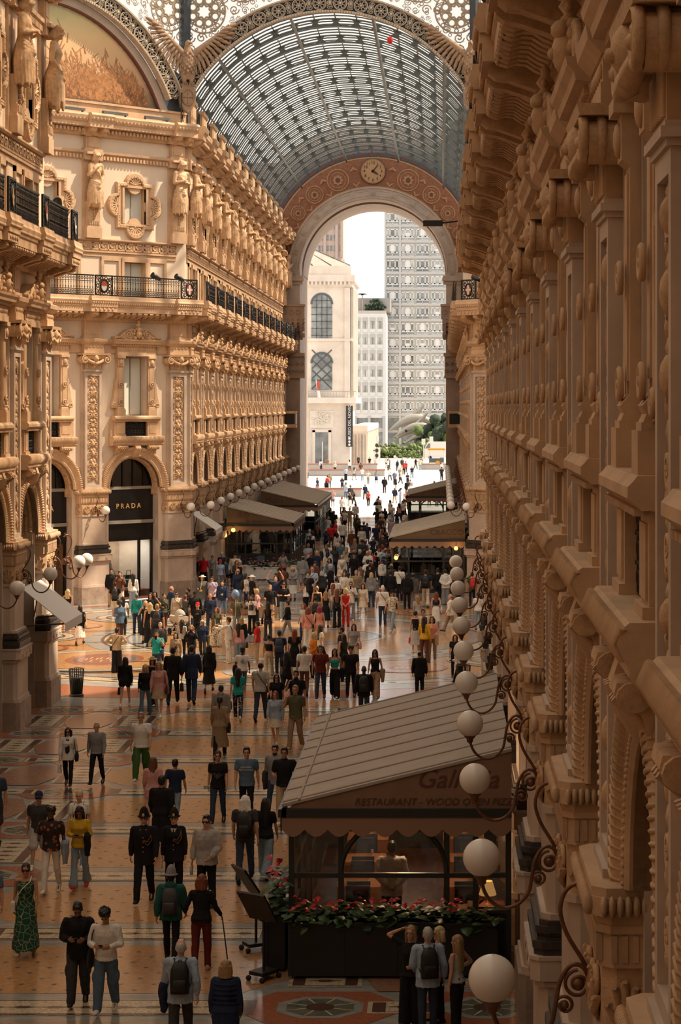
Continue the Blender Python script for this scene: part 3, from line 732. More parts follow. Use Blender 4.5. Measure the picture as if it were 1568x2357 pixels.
# ================================================================== BARREL VAULTS OF IRON AND GLASS
VC, VR = 22.0, 8.85
def vault_bay(L):
    q = {}; a0, a1 = R(15), R(165)
    b = MB('steel')          # the pierced rib
    b.arch(0, 0, [(VR-.02, -.07), (VR-.02, .07), (VR-.10, .07), (VR-.10, -.07)], a0, a1, 40, close=True)
    b.arch(0, 0, [(VR-.40, -.07), (VR-.40, .07), (VR-.47, .07), (VR-.47, -.07)], a0, a1, 40, close=True)
    npost = 20
    for i in range(npost+1):
        a = a0 + (a1-a0)*i/npost; w = .19/VR
        pts = []
        for r, k in ((VR-.09, 1.7), (VR-.14, 1.0), (VR-.21, 1.0), (VR-.25, .6), (VR-.29, 1.0), (VR-.36, 1.0), (VR-.41, 1.7)): pts.append((r, k))
        poly = [(r*cos(a+w*k), r*sin(a+w*k)) for r, k in pts] + [(r*cos(a-w*k), r*sin(a-w*k)) for r, k in reversed(pts)]
        b.slab(poly, -.05, .05, 1)
    q['pierced_rib'] = b
    b = MB('steel')
    for k in range(1, 6):
        y = L*k/6
        b.arch(0, 0, [(VR-.005, y-.04), (VR-.005, y+.04), (VR-.075, y+.04), (VR-.075, y-.04)], a0, a1, 30, close=True)
    q['glazing_bars'] = b
    b = MB('steel')
    for i in range(npost+1):
        a = a0 + (a1-a0)*i/npost; M2 = RY(-a)
        if i in (4, 8, 12, 16): b.box(VR-.60, VR-.42, 0, L, -.07, .07, 'steel', RY(-a))
        else: b.box(VR-.12, VR-.02, 0, L, -.03, .03, 'steel', RY(-a))
    q['purlins'] = b
    b = MB('roofglass'); b.arch(0, 0, [(VR, 0), (VR, L)], a0, a1, 36); q['glass'] = b
    return {k: v.mesh(k) for k, v in q.items()}
VB = vault_bay(P)
VBD = dict(VB); g = VB['glass'].copy(); g.materials[0] = MATS['roofdim']; VBD['glass'] = g
VBC = dict(VB); g = VB['glass'].copy(); g.materials[0] = MATS['roofclear']; VBC['glass'] = g
def vault(y0, n, parts, where):
    for i in range(n):
        r = empty('ceiling', T(CX, y0 + P*i, VC), kind='structure', label='arched iron and glass roof bay %s' % where, cat='glass roof', group='roof bays ' + where)
        for nm, me in parts.items(): ob({'glazing_bars': 'glazing_bar', 'purlins': 'purlin'}.get(nm, nm), me, None, r)
vault(DF + .75, 11, VB, 'above the street beyond the octagon')
vault(DF + .75 + 11*P, 2, VBC, 'clear glass by the great arch')
vault(DN - .6 - P*15, 15, VBD, 'above the near street')
# crown lantern: a low gabled skylight ridge over the far vault
# ================================================================== GREAT RINGS ROUND THE OCTAGON
def build_ring():
    q = {}
    a0, a1 = R(25), R(155)
    b = MB('paleiron'); r0, r1 = 8.0, 8.95
    b.arch(0, 0, [(r0, .30), (r0, -.10), (r0+.10, -.10), (r0+.10, .02), (r0+.13, .02), (r0+.13, .10)], a0, a1, 60)
    b.arch(0, 0, [(r1-.13, .10), (r1-.13, .02), (r1-.08, .02), (r1-.08, -.10), (r1, -.10), (r1, .30)], a0, a1, 60)
    n = 130
    for i in range(n): 
        a = a0+(a1-a0)*(i+.5)/n; b.box(r0-.02, r0+.09, -.16, -.08, -.05, .05, None, RY(-a))
    q['rim'] = b
    b = MB('iron'); b.arch(0, 0, [(r0, .12), (r1, .12)], a0, a1, 60); q['back_plate'] = b
    m = MB('paleiron')          # one rosette with its flower, centred at r
    rc = (r0+r1)/2
    m.ring((rc, 0, 0), .34, .032, 20, 5)
    for k in range(8):
        w = 2*PI*k/8
        m.ring((rc+.20*cos(w), .01, .20*sin(w)), .085, .018, 9, 4)
        m.tube([(rc+.07*cos(w+PI/8), .01, .07*sin(w+PI/8)), (rc+.33*cos(w+PI/8), .01, .33*sin(w+PI/8))], .016, 4)
    m.ball((rc, -.01, 0), (.075, .05, .075), 8, 5)
    for sg in (-1, 1):
        for sr in (-1, 1):
            m.tube([(x, .02, z) for x, _, z in spiral((rc+sr*.22, sg*.47), .11, .02, 1.4, 0, n=10, flip=sg*sr)], .02, 4)
        m.ball((rc, .01, sg*.52), (.10, .03, .06), 6, 4); m.ring((rc, .02, sg*.52), .13, .016, 9, 4)
    return {k: v.mesh(k) for k, v in q.items()}, m.mesh('rosette')
RING_M, ROS_M = build_ring()
def great_ring(M, where):
    r = empty('arch_fascia', M, kind='structure', label='pale iron arch band with flower rosettes %s' % where, cat='arch band')
    for k, me in RING_M.items(): ob(k, me, None, r)
    n = 18
    for i in range(n):
        a = R(25) + R(130)*(i+.5)/n
        ob('rosette', ROS_M, RY(-a), r)
great_ring(T(CX, DF-.35, VC), 'round the mouth of the far vault')
MLC = ML @ T(SIDE/2, 0, 0)
great_ring(ML @ T(SIDE/2, .35, VC) @ RZ(PI), 'round the painted lunette')
great_ring(T(CX, DN+.35, VC) @ RZ(PI), 'round the mouth of the near vault')
# ring wall above the crown line, spandrel tracery and the glass dome
mat('darkrib', (.035, .045, .055), .5, var=.25, scale=5)
def build_tracery():
    b = MB('paleiron'); c = (0, 0)
    def star(cx, cz, r, t):
        pts = []
        for k in range(17):
            a = k*PI/8; rr = r if k % 2 == 0 else r*.74
            pts.append((cx+rr*cos(a), 0, cz+rr*sin(a)))
        b.tube(pts, t, 4)
    star(0, 0, .40, .06)
    for k in range(8):
        a = k*PI/4 + PI/8
        b.ring((.62*cos(a), 0, .62*sin(a)), .195, .055, 12, 4)
        b.tube([(.40*cos(a-PI/8), 0, .40*sin(a-PI/8)), (.8*cos(a-PI/8), 0, .8*sin(a-PI/8))], .05, 4)
        b.ring((.98*cos(a-PI/8), 0, .98*sin(a-PI/8)), .10, .035, 8, 4)
        b.ring((.98*cos(a), 0, .98*sin(a)), .06, .03, 7, 3)
    b.ring((0, 0, 0), .84, .035, 26, 4); b.ring((0, 0, 0), 1.10, .045, 28, 4)
    return b.mesh('star_tracery')
def build_filler():
    b = MB('paleiron')
    for sx in (-1, 1):
        for z in (-.3, .3): b.tube(spiral((sx*.30, z), .28, .04, 1.5, 0, n=14, flip=sx if z > 0 else -sx), .035, 4)
    for k in range(6): b.ring((.55*cos(k*PI/3), 0, .55*sin(k*PI/3)), .10, .03, 8, 3)
    return b.mesh('scroll_tracery')
TR_M, FI_M = build_tracery(), build_filler()
for Mw, half, wh in ((T(CX, DF, 0), (WR-WL)/2, 'above the far vault'), (ML @ T(SIDE/2, 0, 0) @ RZ(PI), SIDE/2, 'above the painted lunette')):
    r = empty('spandrel_screen', Mw @ T(0, .1, 0), label='pale star and circle ironwork screen against the sky %s' % wh, cat='iron screen')
    for sg in (-1, 1):
        for dx, z, me, s in ((.98, 30.1, TR_M, 1.), (3.0, 31.6, TR_M, .9), (.55, 28.45, FI_M, 1.), (1.75, 28.9, FI_M, .8), (2.25, 30.5, FI_M, .95), (3.3, 30.4, FI_M, .7), (.4, 27.3, FI_M, .8), (1.9, 31.7, FI_M, .9), (.5, 31.7, FI_M, .9), (4.4, 31.8, FI_M, .9), (4.2, 30.9, FI_M, .5), (5.4, 31.6, FI_M, .8), (1.2, 27.9, FI_M, .5), (2.6, 29.6, FI_M, .5)):
            ob(me.name.split('.')[0], me, T(sg*(half-dx), 0, z) @ SCL(s), r)
    b = MB('paleiron'); b.box(-half, half, -.05, .05, 32.6, 33.0)
    ob('top_band', b, None, r)
# dome
CO = Vector((CX, (DN+DF)/2, 0))
def dome_pt(k, t):
    """corner k of the octagon at height share t"""
    h = (WR-WL)/2; H2 = (DF-DN)/2
    cs = [(-h, H2), (-H2, h), (-H2, -h), (-h, -H2), (h, -H2), (H2, -h), (H2, h), (h, H2)]
    # the octagon is not quite regular: use its real corners
    cs = [(-h, H2), (-h-LEG, H2-LEG), (-h-LEG, -H2+LEG), (-h, -H2), (h, -H2), (h+LEG, -H2+LEG), (h+LEG, H2-LEG), (h, H2)]
    x, y = cs[k % 8]; z = 27 + 20*t
    s = 1. if t < .3 else math.sqrt(max(0.02, 1 - ((t-.3)/.7)**2))
    return Vector((CO.x + x*s, CO.y + y*s, z))
r = empty('ceiling_dome', None, kind='structure', label='glass dome over the octagon', cat='glass dome')
gl = MB('roofglass')
for k in range(8):
    gl.grid(lambda u, v, k=k: dome_pt(k, .3+.7*v).lerp(dome_pt(k+1, .3+.7*v), u), 2, 10)
    # upright glass of the spandrels, above the rings
    A, B = dome_pt(k, 0), dome_pt(k+1, 0); n = 24
    for i in range(n):
        t0, t1 = i/n, (i+1)/n
        p0, p1 = A.lerp(B, t0), A.lerp(B, t1); w = (B-A).length
        def zr(t):
            x = (t-.5)*w; rr = 8.95
            return max(26.2, VC + math.sqrt(max(0, rr*rr-x*x)) if abs(x) < rr else 26.2)
        z0, z1 = zr(t0), zr(t1)
        gl.add([(p0.x, p0.y, z0), (p1.x, p1.y, z1), (p1.x, p1.y, 33), (p0.x, p0.y, 33)], [(0, 1, 2, 3)])
ob('glass', gl, None, r)
for k in range(8):
    b = MB('darkrib'); b.tube([dome_pt(k, 0), dome_pt(k, .3)] + [dome_pt(k, .3+.7*j/10) for j in range(1, 11)], .30, 4, smooth=False); ob('rib', b, None, r)
# walls that carry the vault mouths (between facade top and ring) so no sky leaks through
for y, dy, nm in ((DF, .4, 'far'), (DN, -.4, 'near')):
    b = MB('darkrib'); n = 8
    for sg in (-1, 1):
        x0 = CX+sg*(WR-WL)/2
        b.slab([(x0+sg*1.5, 24.0), (x0-sg*.15, 24.0), (x0-sg*.15, 25.6), (x0-sg*.35, 26.4), (x0+sg*1.5, 27.8)], y+.05, y+.4, 1)
    ob('corner_plate_' + nm, b, kind='structure')
# ================================================================== THE PAINTED LUNETTE (a plain field of hay, in the colours of the old painting)
def lunette_mat():
    m = bpy.data.materials.new('painting'); m.use_nodes = True; nt = m.node_tree; b = nt.nodes['Principled BSDF']; b.inputs['Roughness'].default_value = .8
    tc = nt.nodes.new('ShaderNodeTexCoord'); sp = nt.nodes.new('ShaderNodeSeparateXYZ'); nt.links.new(tc.outputs['Object'], sp.inputs[0])
    n = nt.nodes.new('ShaderNodeTexNoise'); n.inputs['Scale'].default_value = .55; n.inputs['Detail'].default_value = 5; nt.links.new(tc.outputs['Object'], n.inputs['Vector'])
    mr = nt.nodes.new('ShaderNodeMapRange'); mr.inputs['From Min'].default_value = 24.8; mr.inputs['From Max'].default_value = 29.6; nt.links.new(sp.outputs['Z'], mr.inputs['Value'])
    ad = nt.nodes.new('ShaderNodeMath'); ad.operation = 'MULTIPLY_ADD'; ad.inputs[1].default_value = .5; nt.links.new(n.outputs['Fac'], ad.inputs[0]); 
    sb = nt.nodes.new('ShaderNodeMath'); sb.operation = 'SUBTRACT'; sb.inputs[1].default_value = .25; nt.links.new(mr.outputs[0], sb.inputs[0]); nt.links.new(sb.outputs[0], ad.inputs[2])
    rp = nt.nodes.new('ShaderNodeValToRGB'); e = rp.color_ramp.elements
    e[0].position = 0; e[0].color = (.16, .12, .09, 1); e[1].position = 1; e[1].color = (.36, .36, .20, 1)
    for p, c in ((.16, (.24, .17, .10)), (.3, (.45, .28, .18)), (.45, (.56, .36, .21)), (.7, (.64, .45, .24)), (.88, (.55, .47, .25))):
        x = e.new(p); x.color = (*c, 1)
    nt.links.new(ad.outputs[0], rp.inputs['Fac']); nt.links.new(rp.outputs['Color'], b.inputs['Base Color'])
    MATS['painting'] = m
lunette_mat()
mat('hay', (.36, .17, .07), .9, var=.4, scale=5); mat('hayd', (.20, .095, .045), .9, var=.4, scale=5); mat('greybush', (.17, .15, .11), .9, var=.4, scale=3)
lun = empty('lunette_painting', ML @ T(SIDE/2, 0, 0), label='half-round wall painting of a hay field under a hazy sky', cat='wall painting')
b = MB('painting'); b.slab([(7.5*cos(a), VC+7.5*sin(a)) for a in [R(22)+R(136)*i/40 for i in range(41)]], -.30, -.25, 1); ob('painted_field', b, None, lun)
b = MB('hay'); rnd = random.Random(5)
def heap(cx, cz, w, h, n, m):
    for i in range(n):
        x = cx + rnd.gauss(0, w*.35); z = cz + abs(rnd.gauss(0, h*.33)); a = rnd.uniform(-.9, .9) + (x-cx)/w*1.2
        l = rnd.uniform(.35, .8); pts = [(x-.05, z), (x+.05, z), (x+.03+l*sin(a), z+l*cos(a)*.8), (x+l*sin(a), z+l*cos(a)*.8)]
        if all(math.hypot(p[0], p[1]-VC) < 7.3 and p[1] > 24.95 for p in pts): b.slab(pts, -.25, -.243+rnd.random()*.004, 1, m)
heap(-4.2, 25.0, 3.2, 2.0, 700, 'hay'); heap(-2.0, 25.0, 3.4, 2.6, 500, 'hay'); heap(-5.2, 24.95, 2.2, 1.0, 300, 'hayd'); heap(-1.2, 24.95, 3.4, .7, 300, 'hayd'); heap(2.0, 24.95, 3.6, 1.2, 260, 'greybush'); heap(3.5, 24.95, 3, .9, 200, 'hay')
ob('painted_hay', b, None, lun)
b = MB('archstone'); b.arch(0, VC, [(7.5, -.25), (7.5, -.05), (7.58, -.02)], R(20), R(160), 50, 'paintdark'); b.arch(0, VC, [(7.58, -.02), (7.66, .04), (7.92, .04), (8.02, -.0), (8.02, -.1)], R(20), R(160), 50); ob('stone_frame', b, None, lun)
b = MB('tan'); b.box(-SIDE/2, SIDE/2, -.5, .12, 24.2, 24.85); b.box(-SIDE/2, SIDE/2, -.5, .2, 24.75, 24.86); ob('wall_lunette_base', b, ML @ T(SIDE/2, 0, 0), kind='structure')
b = MB('darkrib'); n = 30
for sg in (-1, 1):       # solid spandrel feet
    b.slab([(sg*SIDE/2, 24.85), (sg*(SIDE/2-1.2), 24.85), (sg*(SIDE/2-.75), 26.3), (sg*SIDE/2, 27.0)], -.4, .0, 1)
ob('corner_plate', b, ML @ T(SIDE/2, 0, 0), kind='structure')
b = MB('steel')
for i in range(5): 
    f = MB('steel'); u = 2.2+i*2.6; f.box(u-.75, u+.75, .45, .62, 24.28, 24.40, None); f.box(u-.72, u-.66, .4, .5, 24.2, 24.3); f.box(u+.66, u+.72, .4, .5, 24.2, 24.3)
    ob('strip_light', f, ML, label='long grey floodlight strip lying on the ledge under the painting', cat='floodlight', group='floodlight strips under the painting')
# ================================================================== THE GREAT ARCH AT THE END
AC, AR, DEP = 20.9, 6.1, 10.7
ew = empty('wall_end', T(CX, DE, 0), kind='structure', label='end wall with the great arch', cat='wall')
hw = (WR-WL)/2
b = MB('archpier')
n = 32
def quad_ring(b, r0, c0, r1, c1, y, m, a0=0, a1=PI, n=48):
    for i in range(n):
        p, q = a0+(a1-a0)*i/n, a0+(a1-a0)*(i+1)/n
        b.add([(r0*cos(p), y, c0+r0*sin(p)), (r1*cos(p), y, c1+r1*sin(p)), (r1*cos(q), y, c1+r1*sin(q)), (r0*cos(q), y, c0+r0*sin(q))], [(0, 1, 2, 3)], m)
quad_ring(b, 7.0, AC, 9.3, VC+.3, 0, 'paintred', R(-2), R(182))
b.box(-hw-2, -AR-.0, .0, DEP, 0, AC, 'archpier'); b.box(AR, hw+2, .0, DEP, 0, AC, 'archpier')
for sg in (-1, 1): b.box(sg*AR, sg*(hw+2), .02, DEP, AC, 24.5, 'archpier')
b.arch(0, AC, [(AR, 0), (AR, 2.2), (AR+.12, 2.2), (AR+.12, 3.4), (AR-.05, 3.4), (AR-.05, DEP)], 0, PI, 40, 'archpier')
b.box(-hw-14, hw+14, DEP-.4, DEP, 27.5, 31.2, 'archpier'); b.box(-hw-14, -hw-2, DEP-.4, DEP, 0, 27.5, 'archpier'); b.box(hw+2, hw+14, DEP-.4, DEP, 0, 27.5, 'archpier')
quad_ring(b, AR+.05, AC, 9.6, AC, DEP-.35, 'archpier', 0, PI)
quad_ring(b, 8.6, VC, 11, VC+.3, .1, 'archpier', 0, PI)
ob('masonry', b, None, ew)
b = MB('archstone')
b.arch(0, AC, [(AR, .02), (AR, -.22), (AR+.10, -.26), (AR+.14, -.20), (AR+.86, -.20), (AR+.90, -.28), (AR+1.0, -.28), (AR+1.02, 0)], 0, PI, 56)
for i in range(13):
    a = PI*(i+.5)/13 if 0 else PI*i/12
    b.box(AR+.30, AR+.70, -.27, -.18, -.20, .20, 'archstone', T(0, 0, AC) @ RY(-a)); b.box(AR+.36, AR+.64, -.29, -.2, -.14, .14, 'plinthstone', T(0, 0, AC) @ RY(-a))
for i in range(12):
    a = PI*(i+.5)/12
    b.arch(0, AC, [(AR+.26, -.19), (AR+.26, -.235), (AR+.32, -.235), (AR+.32, -.19)], a-.075, a+.075, 4); b.arch(0, AC, [(AR+.68, -.19), (AR+.68, -.235), (AR+.74, -.235), (AR+.74, -.19)], a-.075, a+.075, 4)
ob('archivolt', b, None, ew)
b = MB('painttan')
quad_ring(b, 7.12, AC, 7.22, AC, -.02, 'painttan'); quad_ring(b, 8.42, VC+.02, 8.52, VC+.02, -.02, 'painttan')
angs = [(23, .38), (37, .46), (52, .56), (68.5, .70)]
for sg in (-1, 1):
    for d, r0 in angs:
        a = R(90 - sg*(90-d)); ro = (7.22+ (VC+8.4-AC) - 0)/2 
        a_ = R(d) if sg > 0 else PI - R(d)
        rm = 8.05 - .38*cos(a_)**2
        cx, cz = rm*cos(a_), AC+.25+rm*sin(a_)
        b.slab([(cx+r0*1.28*cos(t*PI/12), cz+r0*1.28*sin(t*PI/12)) for t in range(24)], -.03, -.01, 1, 'paintred')
        for rr, m, t in ((1.28, 'painttan', .05), (.92, 'painttan', .03)): b.ring((cx, -.03, cz), r0*rr, t, 24, 4, m=m)
        b.slab([(cx+r0*(.66 if t % 2 == 0 else .45)*cos(t*PI/8), cz+r0*(.66 if t % 2 == 0 else .45)*sin(t*PI/8)) for t in range(16)], -.06, -.03, 1, 'painttan')
        b.slab([(cx+r0*(.36 if t % 2 == 0 else .25)*cos(t*PI/8), cz+r0*(.36 if t % 2 == 0 else .25)*sin(t*PI/8)) for t in range(16)], -.08, -.05, 1, 'paintdark')
    for d in (14, 30, 44.5, 60.5, 79):
        a_ = R(d) if sg > 0 else PI-R(d)
        for rr, k in ((7.42, 1), (8.45 - .25*cos(a_)**2, -1)):
            cx, cz = rr*cos(a_), AC+.2+rr*sin(a_); w = .34
            b.slab([(cx+w*cos(a_+PI/2+q)*(1 if q else 1), cz+w*sin(a_+PI/2+q)) for q in (0, k*PI/2, PI)][::k], -.035, -.01, 1, 'painttan')
            b.slab([(cx+w*.55*cos(a_+PI/2+q)+k*-.02*0, cz+w*.55*sin(a_+PI/2+q)) for q in (0, k*PI/2, PI)][::k], -.05, -.02, 1, 'paintred')
ob('painted_band', b, None, ew)
b = MB('paintblue'); quad_ring(b, 8.55, VC, 9.0, VC, -.03, 'paintblue')
for i in range(31):
    a = PI*(i+.5)/31; b.box(8.62, 8.86, -.05, -.02, -.30, .30, 'paintdark', T(0, 0, VC) @ RY(-a))
ob('block_border', b, None, ew)
for sg in (-1, 1):
    b = MB('archpier')
    x0, x1 = sorted((sg*AR, sg*hw)); e = .18
    b.box(x0-.02, x1+.02, -.20, .1, 0, 17.9); 
    for z0, z1, k in ((20.2, 20.45, .30), (20.45, 20.65, .2), (19.9, 20.2, .12)): b.box(x0-e*(sg > 0)-k*(sg > 0)*.5, x1+e*(sg < 0)+k*(sg < 0)*.5, -.2-k, .1, z0, z1, 'archstone')
    b.box(x0, x1, -.22, .1, 17.9, 20.9, 'archstone')
    ob('pier', b, None, ew)
    b = MB('archpier'); xa, xb = sorted((sg*(AR-.42), sg*(hw+.1)))
    b.box(xa, xb, -.75, .3, 17.0, 18.2); b.box(xa-.05, xb+.05, -.82, .3, 18.05, 18.25)
    for i in range(3): b.ring((xa+.3+i*.55, -.77, 17.6), .18, .04, 14, 5)
    for z, k in ((16.7, .60), (16.4, .45), (16.0, .3), (15.5, .15)): b.box(xa+.1, xb, -k-.1, .3, z, z+.35)
    for i in range(4): b.slab([(-.2, 15.3), (-.5, 15.7), (-.75, 16.6), (-.75, 17.0), (.1, 17.0), (.1, 15.3)], xa+.15+i*.45, xa+.4+i*.45, 0)
    ob('console', b, None, ew)
    b = MB('archpier'); b.box(xa+.2, xb, -.45, .3, 13.9, 14.2); b.box(xa+.3, xb, -.3, .3, 12.3, 13.9)
    for i in range(4):
        for z in (12.7, 13.3): b.tube(spiral((xa+.45+i*.42, z), .17, .03, 1.2, 0, n=10, y=-.36), .06, 5)
    b.box(xa+.25, xb, -.4, .3, 12.1, 12.3); ob('capital', b, None, ew)
# clock
mat('clockface', (.42, .25, .125), .7)
ck = empty('wall_clock', T(CX, DE-.06, 29.35), label='round tan clock with black numerals above the great arch', cat='clock')
b = MB('clockface'); b.slab([(1.02*cos(t*PI/24), 1.02*sin(t*PI/24)) for t in range(48)], -.06, 0, 1); ob('dial', b, None, ck)
b = MB('paintdark'); b.ring((0, -.06, 0), 1.05, .03, 40, 4)
for i in range(60): 
    a = i*PI/30; b.box(.92, .98, -.075, -.05, -.012, .012, None, RY(-a))
ob('minute_track', b, None, ck)
MATS_num = mat('numeral', (.05, .022, .015), .7)
for h in range(1, 13):
    a = PI/2 - h*PI/6
    me = text_mesh(str(h), .34, .01, 'numeral')
    ob('numeral', me, T(.72*cos(a), -.075, .72*sin(a)-.12) @ RX(PI/2), ck)
for ang, L, w, nm in ((PI/2 - (4+7/60)*PI/6, .56, .09, 'hour_hand'), (PI/2 - 6.5*PI/30, .78, .05, 'minute_hand')):
    b = MB('numeral'); b.slab([(-.12, -w), (L*.7, -w*.8), (L, 0), (L*.7, w*.8), (-.12, w)], -.11, -.09, 1, None, RY(-ang)); ob(nm, b, None, ck)
# ================================================================== FLOOR
def floormat(name, col, col2, scale, rough, vor=0., stretch=None):
    m = bpy.data.materials.new(name); m.use_nodes = True; nt = m.node_tree; b = nt.nodes['Principled BSDF']
    b.inputs['Roughness'].default_value = rough; b.inputs['Specular IOR Level'].default_value = .5
    g = nt.nodes.new('ShaderNodeNewGeometry')
    src = g.outputs['Position']
    if stretch:
        mp = nt.nodes.new('ShaderNodeMapping'); mp.inputs['Scale'].default_value = stretch; nt.links.new(src, mp.inputs['Vector']); src = mp.outputs[0]
    n = nt.nodes.new('ShaderNodeTexNoise'); n.inputs['Scale'].default_value = scale; n.inputs['Detail'].default_value = 6; n.inputs['Roughness'].default_value = .7; nt.links.new(src, n.inputs['Vector'])
    r = nt.nodes.new('ShaderNodeValToRGB'); r.color_ramp.elements[0].position = .35; r.color_ramp.elements[1].position = .65
    r.color_ramp.elements[0].color = (*col2, 1); r.color_ramp.elements[1].color = (*col, 1)
    nt.links.new(n.outputs['Fac'], r.inputs['Fac']); last = r.outputs['Color']
    if vor:
        v = nt.nodes.new('ShaderNodeTexVoronoi'); v.feature = 'DISTANCE_TO_EDGE'; v.inputs['Scale'].default_value = vor; nt.links.new(g.outputs['Position'], v.inputs['Vector'])
        cr = nt.nodes.new('ShaderNodeValToRGB'); cr.color_ramp.elements[0].color = (.45, .45, .45, 1); cr.color_ramp.elements[1].color = (1, 1, 1, 1); cr.color_ramp.elements[1].position = .09
        nt.links.new(v.outputs['Distance'], cr.inputs['Fac'])
        mx = nt.nodes.new('ShaderNodeMix'); mx.data_type = 'RGBA'; mx.blend_type = 'MULTIPLY'; mx.inputs['Factor'].default_value = 1
        nt.links.new(last, mx.inputs['A']); nt.links.new(cr.outputs['Color'], mx.inputs['B']); last = mx.outputs['Result']
    nt.links.new(last, b.inputs['Base Color'])
    # worn polish: slightly uneven gloss
    n2 = nt.nodes.new('ShaderNodeTexNoise'); n2.inputs['Scale'].default_value = .8; nt.links.new(g.outputs['Position'], n2.inputs['Vector'])
    mr = nt.nodes.new('ShaderNodeMapRange'); mr.inputs['To Min'].default_value = rough*.7; mr.inputs['To Max'].default_value = rough*1.35; nt.links.new(n2.outputs['Fac'], mr.inputs['Value']); nt.links.new(mr.outputs[0], b.inputs['Roughness'])
    MATS[name] = m
floormat('f_tan', (.52, .29, .13), (.36, .19, .09), 9, .17); floormat('f_grey', (.36, .355, .335), (.22, .225, .22), 1.6, .15, stretch=(1, 2.5, 1)); floormat('f_cream', (.66, .56, .40), (.5, .42, .3), 8, .17, vor=14)
floormat('f_brown', (.115, .06, .045), (.075, .04, .032), 14, .18); floormat('f_red', (.38, .14, .075), (.27, .095, .055), 11, .15); floormat('f_green', (.085, .105, .085), (.16, .16, .12), 2.2, .13)
floormat('f_pink', (.36, .19, .125), (.26, .135, .09), 10, .16); floormat('f_spot', (.11, .125, .14), (.10, .11, .12), 5, .2)
FL = MB('f_grey')
FC = [0]
def fp(pts, m, lv=0):
    FC[0] += 1; zz = .003*lv + (FC[0] % 40)*2e-5
    FL.add([(p[0], p[1], zz) for p in pts], [tuple(range(len(pts)))], m)
def frect(x0, x1, y0, y1, m, lv): fp([(x0, y0), (x1, y0), (x1, y1), (x0, y1)], m, lv)
def diam(x, y, rx, ry, m, lv): fp([(x+rx, y), (x, y+ry), (x-rx, y), (x, y-ry)], m, lv)
def spindle(x, y, along, lv):
    a, c = (.30, .07) if along == 'x' else (.09, .22)
    fp([(x+a, y), (x+a*.4, y+c*.35), (x+a*.3, y+c), (x-a*.3, y+c), (x-a*.4, y+c*.35), (x-a, y), (x-a*.4, y-c*.35), (x-a*.3, y-c), (x+a*.3, y-c), (x+a*.4, y-c*.35)], 'f_brown', lv)
PF = 4.89
def band_rows(y_lo, y_hi, y_ref):
    k0 = math.ceil((y_lo - y_ref)/PF) - 1; k1 = math.floor((y_hi - y_ref)/PF) + 1
    Y = lambda y: min(max(y, y_lo), y_hi)
    for k in range(k0, k1+1):
        yb = y_ref + PF*k
        if yb < y_lo-2.4 or yb > y_hi+2.4: continue
        ok = y_lo+.2 < yb < y_hi-.2
        # middle field of tan terrazzo with blue specks
        a, c = Y(yb+.86), Y(yb+PF-.86)
        if c > a:
            if c-a < 2: frect(CX-3.1, CX+3.1, a, c, 'f_tan', 1)
            else: fp([(CX-2.4, a), (CX+2.4, a), (CX+3.15, min(c, a+.95)), (CX+3.15, max(a, c-.95)), (CX+2.4, c), (CX-2.4, c), (CX-3.15, max(a, c-.95)), (CX-3.15, min(c, a+.95))], 'f_tan', 1)
            ny = int((c-a)/.36)
            for i in range(ny):
                for j in range(9): diam(CX-2.2+j*.56+(.28 if i % 2 else 0), a+.2+i*.36, .055, .05, 'f_spot', 2)
        if ok:
            # white band with its brown lines
            frect(CX-2.75, CX+2.75, yb-.46, yb+.46, 'f_cream', 2); frect(CX-2.72, CX+2.72, yb-.43, yb+.43, 'f_brown', 3); frect(CX-2.40, CX+2.40, yb-.36, yb+.36, 'f_cream', 4)
            for j in range(9): spindle(CX-2.12+j*.53, yb, 'x', 5)
        for sg in (-1, 1):
            o = lambda d: CX + sg*d
            if ok:
                # red ground and octagonal medallions
                for dm in (3.78, 6.5):
                    fp([(o(dm+ux), Y(yb+uy)) for ux, uy in ((1.5, 0), (.78, .95), (-.78, .95), (-1.5, 0), (-.78, -.95), (.78, -.95))][::sg], 'f_red', 2)
                    for r, m, lv in ((.74, 'f_grey', 3), (.58, 'f_green', 4), (.24, 'f_brown', 5)):
                        fp([(o(dm)+r*1.02*cos(t*PI/4+PI/8), yb+r*.92*sin(t*PI/4+PI/8)) for t in range(8)], m, lv)
                    for t in range(8):
                        w = t*PI/4+PI/8; c1 = (o(dm)+.24*cos(w), yb+.22*sin(w)); c2 = (o(dm)+.58*cos(w), yb+.53*sin(w)); nx, ny = -sin(w)*.018, cos(w)*.018
                        fp([(c1[0]-nx, c1[1]-ny), (c2[0]-nx, c2[1]-ny), (c2[0]+nx, c2[1]+ny), (c1[0]+nx, c1[1]+ny)], 'f_cream', 6)
                x = o(5.15); frect(x-.60, x+.60, yb-.34, yb+.34, 'f_cream', 3); frect(x-.52, x+.52, yb-.28, yb+.28, 'f_brown', 4); frect(x-.30, x+.30, yb-.27, yb+.27, 'f_cream', 5); spindle(x, yb, 'x', 6)
            ym = yb + PF/2
            if y_lo+1.2 < ym < y_hi-1.2:
                for dm in (3.78, 6.5):
                    x = o(dm); frect(x-.62, x+.62, ym-1.2, ym+1.2, 'f_cream', 3); frect(x-.55, x+.55, ym-1.14, ym+1.14, 'f_brown', 4); frect(x-.34, x+.34, ym-1.12, ym+1.12, 'f_cream', 5)
                    for j in range(5): spindle(x, ym-.86+j*.43, 'x', 6)
                x = o(5.15); fp([(x-.46, ym-1.5), (x+.46, ym-1.5), (x+.86, ym), (x+.46, ym+1.5), (x-.46, ym+1.5), (x-.86, ym)], 'f_pink', 4)
frect(WL-1, WR+1, -6, DN, 'f_grey', 0); frect(WL-1, WR+1, DF, DE+DEP, 'f_grey', 0)
